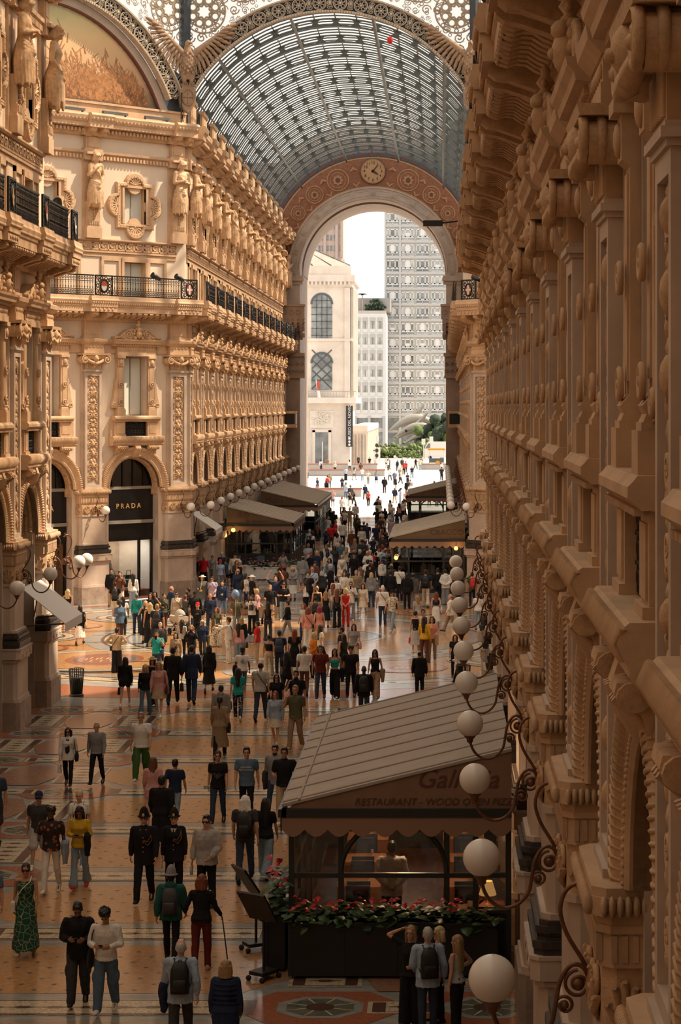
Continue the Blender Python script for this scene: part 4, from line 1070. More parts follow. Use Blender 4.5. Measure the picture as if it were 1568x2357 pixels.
fp([(WL, DN), (WR, DN), (WR+LEG, DN+LEG), (WR+LEG, DF-LEG), (WR, DF), (WL, DF), (WL-LEG, DF-LEG), (WL-LEG, DN+LEG)], 'f_grey', 0)
fp([(WL-1, DN+LEG-1), (WL-1, DN), (WL, DN), (WL-LEG, DN+LEG), (WL-LEG-2, DN+LEG)], 'f_grey', 0)
band_rows(6, DN, 35.0); band_rows(DF+1, DE+DEP-.2, 35.0+PF*16)
# octagon
ox, oy = CO.x, CO.y
def disc(x, y, r, m, lv, n=48, sx=1., sy=1.): fp([(x+r*sx*cos(2*PI*i/n), y+r*sy*sin(2*PI*i/n)) for i in range(n)], m, lv)
fp([(WL+1.2, DN+.6), (WR-1.2, DN+.6), (WR+LEG-.6, DN+LEG+.6), (WR+LEG-.6, DF-LEG-.6), (WR-1.2, DF-.6), (WL+1.2, DF-.6), (WL-LEG+.6, DF-LEG-.6), (WL-LEG+.6, DN+LEG+.6)], 'f_red', 1)
for r, m in ((17.2, 'f_grey'), (16.2, 'f_cream'), (16.0, 'f_brown'), (15.8, 'f_cream'), (15.1, 'f_brown'), (14.9, 'f_grey'), (14.2, 'f_tan'), (9.3, 'f_grey'), (8.6, 'f_brown'), (8.45, 'f_cream'), (7.6, 'f_brown'), (7.45, 'f_grey'), (6.9, 'f_tan'), (3.4, 'f_cream'), (3.2, 'f_brown'), (3.0, 'f_grey'), (2.2, 'f_tan')):
    disc(ox, oy, r, m, 2 + (17.2-r)*.4, 72)
for k in range(16):
    a = k*PI/8
    for rr, m, lv in ((15.45, 'f_brown', 6.0),): pass
for k in range(48): a = k*PI/24; diam(ox+15.45*cos(a), oy+15.45*sin(a), .2, .12, 'f_brown', 6)
for k in range(32): a = k*PI/16; diam(ox+8.0*cos(a), oy+8.0*sin(a), .2, .12, 'f_brown', 9)
for k in range(8):
    a = k*PI/4; x, y = ox+11.7*cos(a), oy+11.7*sin(a)
    for r, m, lv in ((2.35, 'f_grey', 8), (1.95, 'f_brown', 8.4), (1.85, 'f_cream', 8.8), (1.5, 'f_brown', 9.2), (1.4, 'f_grey', 9.6), (.9, 'f_green', 10)): disc(x, y, r, m, lv, 36)
    a += PI/8; x, y = ox+11.7*cos(a), oy+11.7*sin(a)
    disc(x, y, 1.5, 'f_red', 8, 30); disc(x, y, 1.3, 'f_tan', 8.4, 30); disc(x, y, .8, 'f_spot', 8.8, 6); disc(x, y, .7, 'f_red', 9.2, 30)
    for q in range(5): diam(x+.3*(q-2)*.7, y+(q % 2)*.3-.15, .1, .2, 'f_cream', 9.6)
    for rr in (9.3, 14.2):
        for t in (-1, 1): pass
for sx_, rx in ((-1, 7.0),):
    x, y = -13.0, 82.6
    for r, m, lv, s1 in ((3.6, 'f_grey', 11, 1), (3.3, 'f_cream', 11.4, 1), (3.0, 'f_brown', 11.8, 1), (2.9, 'f_tan', 12.2, 1)): disc(x, y, r, m, lv, 44)
    disc(x, y+.2, 1.5, 'f_red', 12.6, 30, 1, 1.3); disc(x, y+.2, 1.2, 'f_spot', 13, 30, 1, 1.3); disc(x, y+.2, 1.05, 'f_red', 13.4, 30, 1, 1.3)
    for q in range(12): diam(x-.7+.13*q, y+.2+.5*sin(q*2.2), .05, .4, 'f_cream', 13.8)
ob('floor', FL, kind='structure', label='polished marble mosaic floor', cat='floor')
# ================================================================== FIGURES: bodies, clothes, hair, all grown as closed volumes
from mathutils import noise as mnoise
TMP = bpy.data.scenes.new('workbench')
def fuse(mb, voxel, name, fold=0., smooth=3, mats=None, fk=(10, 10, 5)):
    """union of closed pieces as one continuous surface"""
    me = bpy.data.meshes.new('raw'); me.from_pydata(mb.v, [], mb.f); me.update()
    o = bpy.data.objects.new('raw', me); TMP.collection.objects.link(o)
    r = o.modifiers.new('r', 'REMESH'); r.mode = 'VOXEL'; r.voxel_size = voxel; r.use_smooth_shade = True
    s = o.modifiers.new('s', 'SMOOTH'); s.factor = .5; s.iterations = smooth
    vl = TMP.view_layers[0]; vl.update(); dg = vl.depsgraph
    out = bpy.data.meshes.new_from_object(o.evaluated_get(dg)); out.name = name
    bpy.data.objects.remove(o); bpy.data.meshes.remove(me)
    if fold:
        n = len(out.vertices); co = [0.]*(3*n); out.vertices.foreach_get('co', co)
        no = [0.]*(3*n); out.vertices.foreach_get('normal', no)
        for i in range(n):
            x, y, z = co[3*i:3*i+3]
            d = fold*(mnoise.noise((x*fk[0], y*fk[1], z*fk[2])) + .5*mnoise.noise((x*fk[0]*2.3, y*fk[1]*2.3, z*fk[2]*2.3)))
            co[3*i] += no[3*i]*d; co[3*i+1] += no[3*i+1]*d; co[3*i+2] += no[3*i+2]*d
        out.vertices.foreach_set('co', co)
    out.polygons.foreach_set('use_smooth', [True]*len(out.polygons))
    out.materials.clear(); out.materials.append(MATS[mats or 'tan']); out.update()
    return out
def V3(*a): return Vector(a)
def limb(b, pts, rad, seg=10):
    """tapered closed limb with rounded ends"""
    pts = [Vector(p) for p in pts]; rad = list(rad)
    d0 = (pts[0]-pts[1]).normalized(); d1 = (pts[-1]-pts[-2]).normalized()
    P_ = [pts[0]+d0*rad[0]*.8, pts[0]+d0*rad[0]*.45] + pts + [pts[-1]+d1*rad[-1]*.45, pts[-1]+d1*rad[-1]*.8]
    R_ = [rad[0]*.35, rad[0]*.8] + rad + [rad[-1]*.8, rad[-1]*.35]
    b.tube(P_, R_, seg)
def rings(b, st, seg=16, caps=True):
    """stations: (centre, rx, ry, matrix or None)"""
    b.loft([[c + (M @ V3(rx*cos(w), ry*sin(w), 0) if M is not None else V3(rx*cos(w), ry*sin(w), 0)) for w in [2*PI*k/seg for k in range(seg)]] for c, rx, ry, M in st], caps=caps)
# legs: (thigh forward, knee bend) right, left; arms: upper-arm and forearm directions (x outward)
AD = ((.16, -.03, -1), (.06, .16, -1))
POSES = {
 'stand':  dict(legs=(.03, .02, -.03, .03), aR=AD, aL=AD),
 'stand2': dict(legs=(.10, .06, -.05, .02), aR=((.2, -.1, -1), (.1, .25, -1)), aL=((.18, .05, -1), (-.35, .7, -.55))),
 'walkA':  dict(legs=(.42, .10, -.26, .30), aR=((.15, -.30, -1), (.10, .10, -1)), aL=((.15, .28, -1), (.04, .60, -1)), lean=.04),
 'walkB':  dict(legs=(-.22, .42, .32, .04), aR=((.15, .22, -1), (.02, .5, -1)), aL=((.15, -.28, -1), (.1, .05, -1)), lean=.03),
 'phone':  dict(legs=(.05, .04, -.04, .02), aR=((.22, .10, -1), (-.55, .9, .12)), aL=((.22, .10, -1), (-.55, .9, .08)), head=.62, lean=.05),
 'phonewalk': dict(legs=(.26, .06, -.16, .34), aR=((.22, .12, -1), (-.55, .9, .10)), aL=((.22, .12, -1), (-.6, .9, .05)), head=.6, lean=.05),
 'photo':  dict(legs=(.05, .03, -.05, .02), aR=((.32, .55, -.8), (-.42, .35, .85)), aL=((.32, .55, -.8), (-.42, .35, .85))),
 'camup':  dict(legs=(.05, .03, -.05, .02), aR=((.5, .35, .75), (-.4, .25, .9)), aL=((.5, .35, .75), (-.4, .25, .9)), head=-.35),
 'hip':    dict(legs=(.04, .02, -.03, .03), aR=((.75, -.30, -.8), (-.85, .38, -.30)), aL=((.75, -.30, -.8), (-.85, .38, -.30))),
 'hip1':   dict(legs=(.08, .06, -.02, .02), aR=((.75, -.30, -.8), (-.85, .38, -.30)), aL=AD),
 'hold':   dict(legs=(.30, .08, -.20, .30), aR=((.18, -.02, -1), (-.15, .95, .02)), aL=((.15, -.2, -1), (.1, .1, -1)), lean=.03),
 'strap':  dict(legs=(.28, .08, -.20, .30), aR=((.30, .25, -.9), (-.35, .35, .85)), aL=((.15, -.15, -1), (.08, .15, -1)), lean=.02),
 'behind': dict(legs=(.03, .02, -.03, .03), aR=((.22, -.28, -1), (-.62, -.32, -.55)), aL=((.22, -.28, -1), (-.62, -.32, -.55))),
 'selfie': dict(legs=(.10, .05, -.12, .05), aR=((.0, .95, -.35), (-.12, .95, .25)), aL=((-.05, .9, -.45), (-.22, .95, .15))),
 'sit':    dict(legs=(1.5, 1.5, 1.46, 1.5), aR=((.2, .35, -.9), (-.3, .95, .05)), aL=((.2, .35, -.9), (-.3, .95, .05)), lean=.05),
 'headup': dict(legs=(.05, .03, -.05, .02), aR=((.85, .0, .45), (-.75, -.15, .35)), aL=((.18, .05, -1), (-.3, .8, -.1))),
 'cane':   dict(legs=(.10, .05, -.16, .24), aR=((.3, .05, -.95), (.25, .6, -.6)), aL=((.4, -.05, -.95), (.1, .6, -.4)), lean=.06),
}
def U(v): return Vector(v).normalized()
_SK = {}
def skel(pose, sex):
    k = (pose, sex)
    if k in _SK: return _SK[k]
    p = POSES[pose]; J = {}; f = sex == 'f'
    aR, kR, aL, kL = p['legs']; hipz = .90
    for s, a, kn, sx in (('R', aR, kR, 1), ('L', aL, kL, -1)):
        h = V3(sx*(.088 if not f else .092), 0, hipz); kx = sx*.010
        kne = h + V3(kx, .425*sin(a), -.425*cos(a)); ank = kne + V3(kx*.4, .40*sin(a-kn), -.40*cos(a-kn))
        J['hip'+s], J['kne'+s], J['ank'+s] = h, kne, ank
        pitch = max(-1.0, min(.25, a-kn)) if pose != 'sit' else 0
        if pose != 'sit' and pitch > 0: pitch *= .6
        J['ft'+s] = V3(sx*.03, cos(pitch), sin(pitch)).normalized()
    low = min(J['ankR'].z - (.03 if J['ftR'].z < -.1 else 0), J['ankL'].z - (.03 if J['ftL'].z < -.1 else 0)); lowest = min((J['ank'+s] + J['ft'+s]*.17).z for s in 'RL')
    dz = .085 - min(J['ankR'].z, J['ankL'].z)
    dz = max(dz, .02 - min((J['ank'+s] + J['ft'+s]*.17 + V3(0, 0, -.055)).z for s in 'RL'))
    if pose == 'sit': dz = .085 - J['ankR'].z
    for q in J: 
        if not q.startswith('ft'): J[q] = J[q] + V3(0, 0, dz)
    base = V3(0, 0, hipz+dz); lean = p.get('lean', 0.)
    LM = Matrix.Rotation(-lean, 3, 'X'); up = LM @ V3(0, 0, 1); J['LM'] = LM; J['base'] = base
    at = lambda z, x=0., y=0.: base + LM @ V3(x, y, z-hipz)
    J['at'] = at
    sw = .172 if f else .198
    for s, sx in (('R', 1), ('L', -1)):
        sh = at(1.405, sx*sw, -.005); u, fo = p['a'+s]
        u = LM @ U((u[0]*sx, u[1], u[2])); fo = LM @ U((fo[0]*sx, fo[1], fo[2]))
        J['sh'+s] = sh; J['el'+s] = sh + u*.285; J['wr'+s] = J['el'+s] + fo*.245; J['hd'+s] = fo
    hp = p.get('head', 0.); nb = at(1.455, 0, -.012)
    J['neck'] = nb
    HM = LM @ Matrix.Rotation(-hp, 3, 'X')
    hc = nb + LM @ V3(0, .012+.05*sin(hp), .145)
    J['head'] = hc; J['HM'] = Matrix.Translation(hc) @ HM.to_4x4()
    _SK[k] = J
    return J
TM = dict(m=[(.86,.150,.105,.0),(.93,.165,.118,-.01),(1.0,.155,.108,0),(1.08,.142,.098,.005),(1.18,.158,.108,.008),(1.28,.172,.115,.008),(1.36,.170,.105,0),(1.41,.150,.085,-.008),(1.445,.090,.062,-.012)],
          f=[(.86,.155,.105,-.01),(.93,.172,.122,-.015),(1.0,.152,.105,0),(1.08,.124,.088,.005),(1.18,.134,.098,.012),(1.27,.148,.118,.02),(1.35,.148,.098,.006),(1.40,.135,.078,-.008),(1.44,.080,.056,-.012)])
def torso(b, J, sex, e=0., z0=.80, z1=1.5, flare=0., kx=1.):
    st = []
    for z, rx, ry, dy in TM[sex]:
        if z < z0-.001 or z > z1: continue
        st.append((J['at'](z, 0, dy), (rx+e)*kx, (ry+e)*kx, J['LM']))
    rings(b, st)
    return st
def hand(b, J, s, sex, detail):
    w = J['wr'+s]; d = J['hd'+s]; sx = 1 if s == 'R' else -1; k = .93 if sex == 'f' else 1.
    side = U(d.cross(V3(1, 0, 0))) if abs(d.x) < .9 else V3(0, 1, 0)
    n = V3(sx, 0, 0) - d*d.x*sx
    n = n.normalized() if n.length > .2 else V3(0, 0, 1)      # back of the hand faces outward
    side = d.cross(n).normalized()                             # across the knuckles
    if side.y < 0 and abs(d.z) > .5: side = -side              # thumb edge leads forward
    if abs(d.z) <= .5 and side.z < 0: side = -side
    pm = w + d*.085*k
    b.loft([[c + side*(a*cos(t)) + n*(q*sin(t)) for t in [2*PI*i/8 for i in range(8)]] for c, a, q in ((w-d*.02, .024*k, .019*k), (w+d*.02, .030*k, .018*k), (w+d*.06, .041*k, .017*k), (pm, .040*k, .015*k), (pm+d*.008, .03*k, .01*k))])
    if not detail:
        limb(b, [pm-d*.02, pm+d*.03-n*.01, pm+d*.055-n*.03], [.026*k, .024*k, .015*k], 8); limb(b, [w+d*.03+side*.03, w+d*.07+side*.045-n*.012], [.012*k, .010*k], 6)
        return
    for i, (o, L) in enumerate(((.030, .072), (.010, .080), (-.011, .074), (-.030, .058))):
        r = w + d*.078*k + side*o*k
        limb(b, [r, r+d*L*.42*k-n*.006, r+d*L*.75*k-n*.022, r+d*L*.92*k-n*.042], [.0095*k, .009*k, .0085*k, .0075*k], 6)
    limb(b, [w+d*.022+side*.024*k, w+d*.05+side*.047*k-n*.010, w+d*.082+side*.054*k-n*.026], [.013*k, .0115*k, .0095*k], 6)
def build_body(pose, sex, lod):
    J = skel(pose, sex); b = MB('skin')
    f = sex == 'f'; g = .90 if f else 1.
    torso(b, J, sex, -.006)
    for s in 'RL':
        limb(b, [J['hip'+s]+V3(0,0,.02), J['hip'+s].lerp(J['kne'+s], .35), J['hip'+s].lerp(J['kne'+s], .8), J['kne'+s]], [.074 if not f else .080, .071, .054, .047], 12)
        a, k = J['ank'+s], J['kne'+s]; back = V3(0, -.012, 0)
        limb(b, [k, k.lerp(a, .28)+back, k.lerp(a, .62)+back*.5, a], [.046, .049*g, .038*g, .031], 12)
        ft = J['ft'+s]; limb(b, [a+V3(0,0,-.02)-ft*.04, a+ft*.06+V3(0,0,-.040), a+ft*.13+V3(0,0,-.052)], [.030, .026, .018], 8)
        limb(b, [J['sh'+s], J['sh'+s].lerp(J['el'+s], .4), J['el'+s]], [.047*g, .045*g, .037*g], 10)
        limb(b, [J['el'+s], J['el'+s].lerp(J['wr'+s], .3), J['wr'+s]], [.036*g, .040*g, .025*g], 10)
        hand(b, J, s, sex, lod == 0)
        limb(b, [J['at'](1.40, (.09 if s == 'R' else -.09), -.01), J['sh'+s]], [.044*g, .046*g], 10)
    H = J['HM']; n = J['neck']
    limb(b, [n-V3(0,0,.04), n+V3(0,0,.03), J['head']+J['HM'].to_3x3() @ V3(0,-.015,-.06)], [.060*g, .054*g, .052*g], 10)
    for c, r in (((0,-.010,.030),(.077,.096,.100)), ((0,.016,-.045),(.060,.070,.078)), ((0,.068,-.098),(.024,.020,.020)), ((0,.060,.030),(.052,.032,.040)), ((0,.096,-.016),(.013,.018,.022)), ((0,.104,-.026),(.016,.013,.011)),
                 ((.079,-.004,-.008),(.010,.024,.033)), ((-.079,-.004,-.008),(.010,.024,.033)), ((.034,.062,-.022),(.022,.022,.020)), ((-.034,.062,-.022),(.022,.022,.020)), ((0,.080,-.060),(.026,.014,.014))):
        b.ball(c, r, 14, 10, M=H)
    return fuse(b, (.0078, .013, .02)[lod], 'person_body', smooth=2, mats='skin')
def arm_sleeve(b, J, s, frac, r0, r1):
    sh, el, wr = J['sh'+s], J['el'+s], J['wr'+s]
    limb(b, [J['at'](1.405, (.09 if s == 'R' else -.09), -.01), sh+(el-sh)*.05], [r0*.84, r0*.94], 10)
    if frac <= 1:
        e = sh.lerp(el, frac); limb(b, [sh.lerp(e, .06), sh.lerp(e, .5), e], [r0*.94, r0*.97, r0*.94], 12)
    else:
        limb(b, [sh.lerp(el, .05), sh.lerp(el, .5), el], [r0*.92, r0*.93, r0*.88], 12); e = el.lerp(wr, frac-1); limb(b, [el, el.lerp(e, .5), e], [r0*.90, r0*.85, r1], 12)
def build_top(pose, sex, style, lod):
    J = skel(pose, sex); b = MB('skin'); f = sex == 'f'; vox = (.011, .015, .022)[lod]; g = .92 if f else 1.
    e, z0, fr, r0, r1, fold = dict(tee=(.022, .89, .62, .066, .0, .006), tight=(.012, .93, .5, .058, 0, .003), tank=(.010, .93, 0, 0, 0, .003), crop=(.012, 1.08, 0, 0, 0, .003), longs=(.022, .90, 1.95, .062, .040, .007), loose=(.035, .84, 1.9, .072, .046, .010), jacket=(.042, .82, 1.97, .078, .048, .009), hood=(.045, .84, 1.95, .078, .046, .010),
                                    suit=(.036, .80, 1.97, .074, .046, .005), coat=(.044, .86, 1.95, .078, .050, .008), dress=(.012, .93, 0, 0, 0, .004), polo=(.024, .89, .7, .066, 0, .005), puffer=(.055, .70, 1.95, .082, .055, .006), crochet=(.03, .86, 1.3, .072, .066, .008))[style]
    zz = 1.42 if style in ('tank', 'dress') else (1.36 if style == 'crop' else 1.5)
    st = torso(b, J, sex, e, z0, zz)
    if style in ('jacket', 'hood', 'suit', 'loose', 'tee', 'polo', 'longs', 'puffer'):
        lowz = J['at'](z0, 0, -.005); rx = (TM[sex][0][1]+e)*1.0; hem = .06 if style in ('suit', 'loose') else .03
        rings(b, [(J['at'](.93, 0, -.01), TM[sex][1][1]+e*.9, TM[sex][1][2]+e*.9, J['LM']), (J['at'](z0, 0, 0), rx+.012, TM[sex][0][2]+e+.024, J['LM']), (J['at'](z0-hem, 0, 0), rx+.016, TM[sex][0][2]+e+.034, J['LM'])])
    if style == 'coat':
        legs = (J['kneR']+J['kneL'])/2
        rings(b, [(J['at'](.98), .175, .135, J['LM']), (J['at'](.82), .20, .165, None), (V3(0, legs.y*.7, .62), .225, .20, None), (V3(0, legs.y*.8, .36), .255, .235, None)])
    if style == 'hood':
        c = J['at'](1.46, 0, -.085); b.ball(c, (.115, .062, .075), 12, 8); 
    if style in ('suit', 'coat', 'polo', 'jacket', 'loose'):
        nk = J['neck']; rings(b, [(nk+V3(0,0,-.02), .082*g, .078*g, None), (nk+V3(0,0,.025), .066*g, .064*g, None), (nk+V3(0,0,.028), .05, .05, None)])
    if fr:
        for s in 'RL': arm_sleeve(b, J, s, fr, r0*g, r1*g)
    else:
        if style in ('tank', 'dress'):
            for sx in (-1, 1): limb(b, [J['at'](1.34, sx*.085, .07), J['at'](1.425, sx*.095, .0), J['at'](1.33, sx*.085, -.075)], [.018, .016, .018], 6)
        b.ball(J['at'](1.27, .06, .085), (.058, .048, .055), 8, 6); b.ball(J['at'](1.27, -.06, .085), (.058, .048, .055), 8, 6)
    if f and style not in ('tank', 'dress', 'crop', 'coat', 'puffer'):
        for sx in (-1, 1): b.ball(J['at'](1.26, sx*.06, .092), (.06, .05, .058), 8, 6)
    if style == 'puffer':
        for k in range(9): z = .76+k*.075; c = J['at'](z, 0, -.003); b.lathe([(0, -.034), (.5, -.034), (.995, 0), (.5, .034), (0, .034)], c, 18, sx=.225, sy=.175)
    return fuse(b, vox, 'clothing_top', fold*1.6, 2, 'cloth', (13, 13, 5))
def build_bottom(pose, sex, style, lod):
    J = skel(pose, sex); b = MB('skin'); f = sex == 'f'; vox = (.011, .015, .022)[lod]; fold = .006
    if style in ('slim', 'jeans', 'wide', 'flare', 'suitp', 'cargo', 'shorts', 'hotpants', 'bermuda'):
        rings(b, [(J['at'](1.02, 0, 0), .150, .108, J['LM']), (J['at'](.95, 0, -.008), .172 if f else .165, .124, J['LM']), (J['at'](.87, 0, -.006), .170 if f else .162, .120, J['LM']), (J['at'](.80, 0, 0), .12, .085, J['LM'])])
        prof = dict(slim=(.093, .066, .066, .052), jeans=(.094, .072, .066, .062), wide=(.105, .098, .105, .118), flare=(.092, .066, .075, .105), suitp=(.096, .078, .070, .066), cargo=(.105, .092, .085, .072), shorts=(.100, .100, 0, 0), hotpants=(.098, .1, 0, 0), bermuda=(.106, .106, 0, 0))[style]
        for s in 'RL':
            h, k, a = J['hip'+s], J['kne'+s], J['ank'+s]
            if prof[2] == 0:
                fr = dict(shorts=.55, hotpants=.28, bermuda=.92)[style]; limb(b, [h+V3(0,0,.02), h.lerp(k, fr*.5), h.lerp(k, fr)], [prof[0], prof[0], prof[1]], 12)
            else:
                limb(b, [h+V3(0,0,.0), h.lerp(k, .22), h.lerp(k, .55), k], [prof[0]*.82, prof[0]*.98, (prof[0]+prof[1])/2, prof[1]], 12); e = k.lerp(a, 1.04)
                limb(b, [k, k.lerp(e, .5), e], [prof[1], prof[2], prof[3]], 12)
                if style == 'cargo': b.ball(h.lerp(k, .75)+V3(.085 if s == 'R' else -.085, 0, 0), (.04, .07, .11), 8, 6)
    else:
        legs = (J['kneR']+J['kneL'])/2; an = (J['ankR']+J['ankL'])/2; fold = .010
        st = [(J['at'](1.03), .140, .102, J['LM']), (J['at'](.93, 0, -.008), .180, .135, J['LM'])]
        sp = abs(J['kneR'].y - J['kneL'].y)*.5
        if style == 'mini': st += [(V3(0, legs.y*.2, .78), .205, .165+sp*.3, None), (V3(0, legs.y*.4, .62), .245, .20+sp*.5, None)]
        elif style == 'midi': st += [(V3(0, legs.y*.3, .75), .195, .165+sp*.4, None), (V3(0, legs.y*.6, .50), .215, .19+sp*.8, None), (V3(0, legs.y, .36), .24, .22+sp, None)]
        elif style == 'maxi': st += [(V3(0, legs.y*.3, .75), .195, .165+sp*.4, None), (V3(0, legs.y*.7, .50), .215, .19+sp*.8, None), (V3(0, legs.y, .17), .255, .24+sp*1.1, None)]
        rings(b, st, 24)
    return fuse(b, vox, 'clothing_bottom', fold*1.6, 2, 'cloth', (14, 14, 5))
def build_shoe(pose, sex, s, lod, kind='shoe'):
    J = skel(pose, sex); a, ft = J['ank'+s], J['ft'+s]; b = MB('skin')
    dn = V3(0, 0, -1) - ft*(-ft.z); dn.normalize(); side = ft.cross(dn)
    sq = lambda c, w, h: [c + side*(w*cos(t)) + dn*(h*sin(t)) for t in [2*PI*i/10 for i in range(10)]]
    o = a + dn*.045
    b.loft([sq(o-ft*.070, .020, .025), sq(o-ft*.060, .040, .050), sq(o-ft*.01-dn*.006, .044, .058), sq(o+ft*.04+dn*.0, .045, .050), sq(o+ft*.10+dn*.010, .050, .036), sq(o+ft*.165+dn*.016, .045, .026), sq(o+ft*.20+dn*.018, .022, .014)])
    limb(b, [a+V3(0,0,-.03), a+V3(0,0,.02)], [.044, .046], 8)
    b.mats = ['shoe']; return b.mesh('shoe')
def build_hair(kind):
    b = MB('hair')
    cap = ((0,-.020,.036),(.086,.102,.105)) if kind != 'thin' else ((0,-.028,.022),(.084,.094,.088))
    if kind != 'bald': b.ball(*cap, 16, 12)
    if kind in ('short', 'curlytop', 'thin'):
        b.ball((0,-.055,-.015), (.074,.056,.062), 12, 8)
        if kind == 'curlytop':
            for i in range(26):
                a = i*2.4; t = i/26; r = .08*math.sqrt(max(0, 1-(t-.3)**2)); b.ball((r*cos(a), -.01+r*sin(a), .05+t*.085), .032, 7, 5)
        else: b.ball((0,.03,.105), (.055,.050,.030), 10, 6)
    elif kind in ('long', 'bob', 'wavy', 'longback'):
        zb = dict(long=-.36, bob=-.145, wavy=-.30, longback=-.48)[kind]; n = 9
        st = []
        for i in range(n+1):
            t = i/n; z = .05+(zb-.05)*t; w = (.086+.016*sin(t*PI)) * (1 if kind == 'bob' else 1-.22*max(0, t-.55)/.45) + (.012*sin(t*14) if kind == 'wavy' else 0)
            st.append((V3(0, -.050-.020*t, z), w+(.018 if kind in ('bob', 'wavy') else 0), .062*(1-.25*t)+.012, None))
        rings(b, st, 16)
        for sx in (-1, 1): limb(b, [(sx*.060, .045, .085), (sx*.083, .030, .01), (sx*.088, .005, -.08), (sx*.085, .0 if kind == 'bob' else .015, max(zb, -.24))], [.022, .024, .026, .020], 8)
    elif kind in ('bun', 'pony'):
        b.ball((0,-.055,-.01), (.074,.056,.06), 12, 8); b.ball((0,-.125,.045 if kind == 'pony' else .07), (.042,.040,.042), 10, 8)
        if kind == 'pony': limb(b, [(0,-.13,.05), (0,-.155,-.05), (0,-.135,-.20)], [.030, .032, .016], 8)
    elif kind == 'afro':
        for i in range(60):
            z = -.3+1.3*(i/60); a = i*2.4; r = math.sqrt(max(.02, 1-min(1, z*z))); b.ball((.105*r*cos(a), -.045+.105*r*sin(a), .045+.115*z), .040, 7, 5)
    elif kind == 'bald':
        b.ball((0,-.045,-.010), (.080,.064,.045), 12, 8)
    elif kind == 'scarf':
        rings(b, [(V3(0,-.03,.05), .088, .10, None), (V3(0,-.035,-.08), .092, .10, None), (V3(0,-.04,-.16), .12, .11, None), (V3(0,-.03,-.24), .15, .12, None)], 16)
    return fuse(b, .0085, 'hair', .006, 2, 'hair', (30, 30, 9))
def build_hat(kind):
    b = MB('hair')
    if kind == 'cap':
        b.lathe([(.001,.135),(.05,.128),(.080,.095),(.090,.055),(.091,.035),(.086,.035)], (0,-.018,.02), 18, sy=1.13)
        b.loft([[(x*.082, .075+.0*abs(x), .062-.010*x*x+q) for x in (-1,-.6,-.2,.2,.6,1)] + [(x*.072, .155-.035*x*x, .046-.012*x*x+q) for x in (1,.6,.2,-.2,-.6,-1)] for q in (0, .008)])
    elif kind == 'straw':
        b.lathe([(.001,.13),(.07,.125),(.083,.10),(.090,.055),(.175,.045),(.178,.052),(.09,.066)], (0,-.016,.02), 22, sy=1.1)
    elif kind == 'helmet':
        b.lathe([(.001,.215),(.03,.208),(.062,.175),(.085,.12),(.095,.06),(.098,.045),(.125,.030),(.126,.022),(.095,.030)], (0,-.014,.02), 20, sy=1.14)
    elif kind == 'beanie':
        b.lathe([(.001,.142),(.05,.132),(.084,.095),(.092,.05),(.094,.02),(.09,.005)], (0,-.018,.02), 18, sy=1.13)
    b.mats = ['cloth']; return b.mesh('hat')
def objcol(name, rough, spec=.35, bump=0., bs=40., var=.12, vs=14.):
    m = mat(name, (.5, .5, .5), rough, spec=spec, bump=bump, bscale=bs, var=.001, scale=vs)
    nt = m.node_tree; oi = nt.nodes.new('ShaderNodeObjectInfo'); b = nt.nodes['Principled BSDF']
    rp = [n for n in nt.nodes if n.type == 'VALTORGB'][0]; rp.color_ramp.elements[0].color = (1-var, 1-var, 1-var, 1); rp.color_ramp.elements[1].color = (1+var, 1+var, 1+var, 1)
    mx = nt.nodes.new('ShaderNodeMix'); mx.data_type = 'RGBA'; mx.blend_type = 'MULTIPLY'; mx.inputs['Factor'].default_value = 1
    nt.links.new(oi.outputs['Color'], mx.inputs['A']); nt.links.new(rp.outputs['Color'], mx.inputs['B']); nt.links.new(mx.outputs['Result'], b.inputs['Base Color'])
    return m
objcol('skin', .5, .4, var=.06); objcol('hair', .45, .4, var=.35, vs=60); objcol('cloth', .85, .2, .5, 28., .12, 9.); objcol('shoe', .55, .35); objcol('bag', .55, .4, .15, 60.)
_PM = {}
def pm(fn, *k):
    key = (fn.__name__,) + k
    if key not in _PM: _PM[key] = fn(*k)
    return _PM[key]
# ================================================================== PEOPLE
CC = dict(k=(.012,.012,.014), K=(.045,.045,.05), w=(.70,.68,.65), c=(.60,.52,.41), g=(.24,.24,.25), G=(.10,.10,.105), n=(.018,.028,.065), b=(.09,.15,.23), B=(.24,.32,.40), d=(.035,.05,.085), s=(.33,.42,.55),
          t=(.02,.30,.29), p=(.55,.30,.29), P=(.64,.29,.23), r=(.58,.02,.03), m=(.12,.02,.018), y=(.60,.38,.03), o=(.55,.17,.02), e=(.45,.33,.21), E=(.28,.20,.13), v=(.10,.10,.06), V=(.05,.12,.03), l=(.40,.33,.42),
          x=(.13,.055,.035), u=(.12,.06,.16), h=(.02,.012,.008), a=(.30,.19,.09), A=(.50,.37,.19), f=(.17,.045,.02), i=(.42,.41,.40), I=(.72,.70,.68), q=(.02,.09,.08), Q=(.25,.02,.07))
SKINS = dict(l=(.54,.30,.20), m=(.42,.22,.135), d=(.24,.115,.065), D=(.09,.045,.028))
CNAME = dict(k='black', K='charcoal', w='white', c='cream', g='grey', G='dark grey', n='navy', b='blue', B='pale blue', d='dark blue', s='sky blue', t='teal', p='pink', P='salmon', r='red', m='maroon', y='yellow', o='orange', e='beige', E='khaki', v='olive', V='green', l='lilac', x='brown', u='purple', q='dark green')
def colour(o, c): o.color = (*(c if isinstance(c, tuple) else CC[c]), 1); return o
for n_, c_ in (('eyeball', (.02, .015, .012)), ('lips', (.30, .10, .08))): mat(n_, c_, .35)
def build_eye():
    b = MB('eyeball'); b.ball((0, 0, 0), (.0135, .008, .0085), 8, 5); return b.mesh('eye')
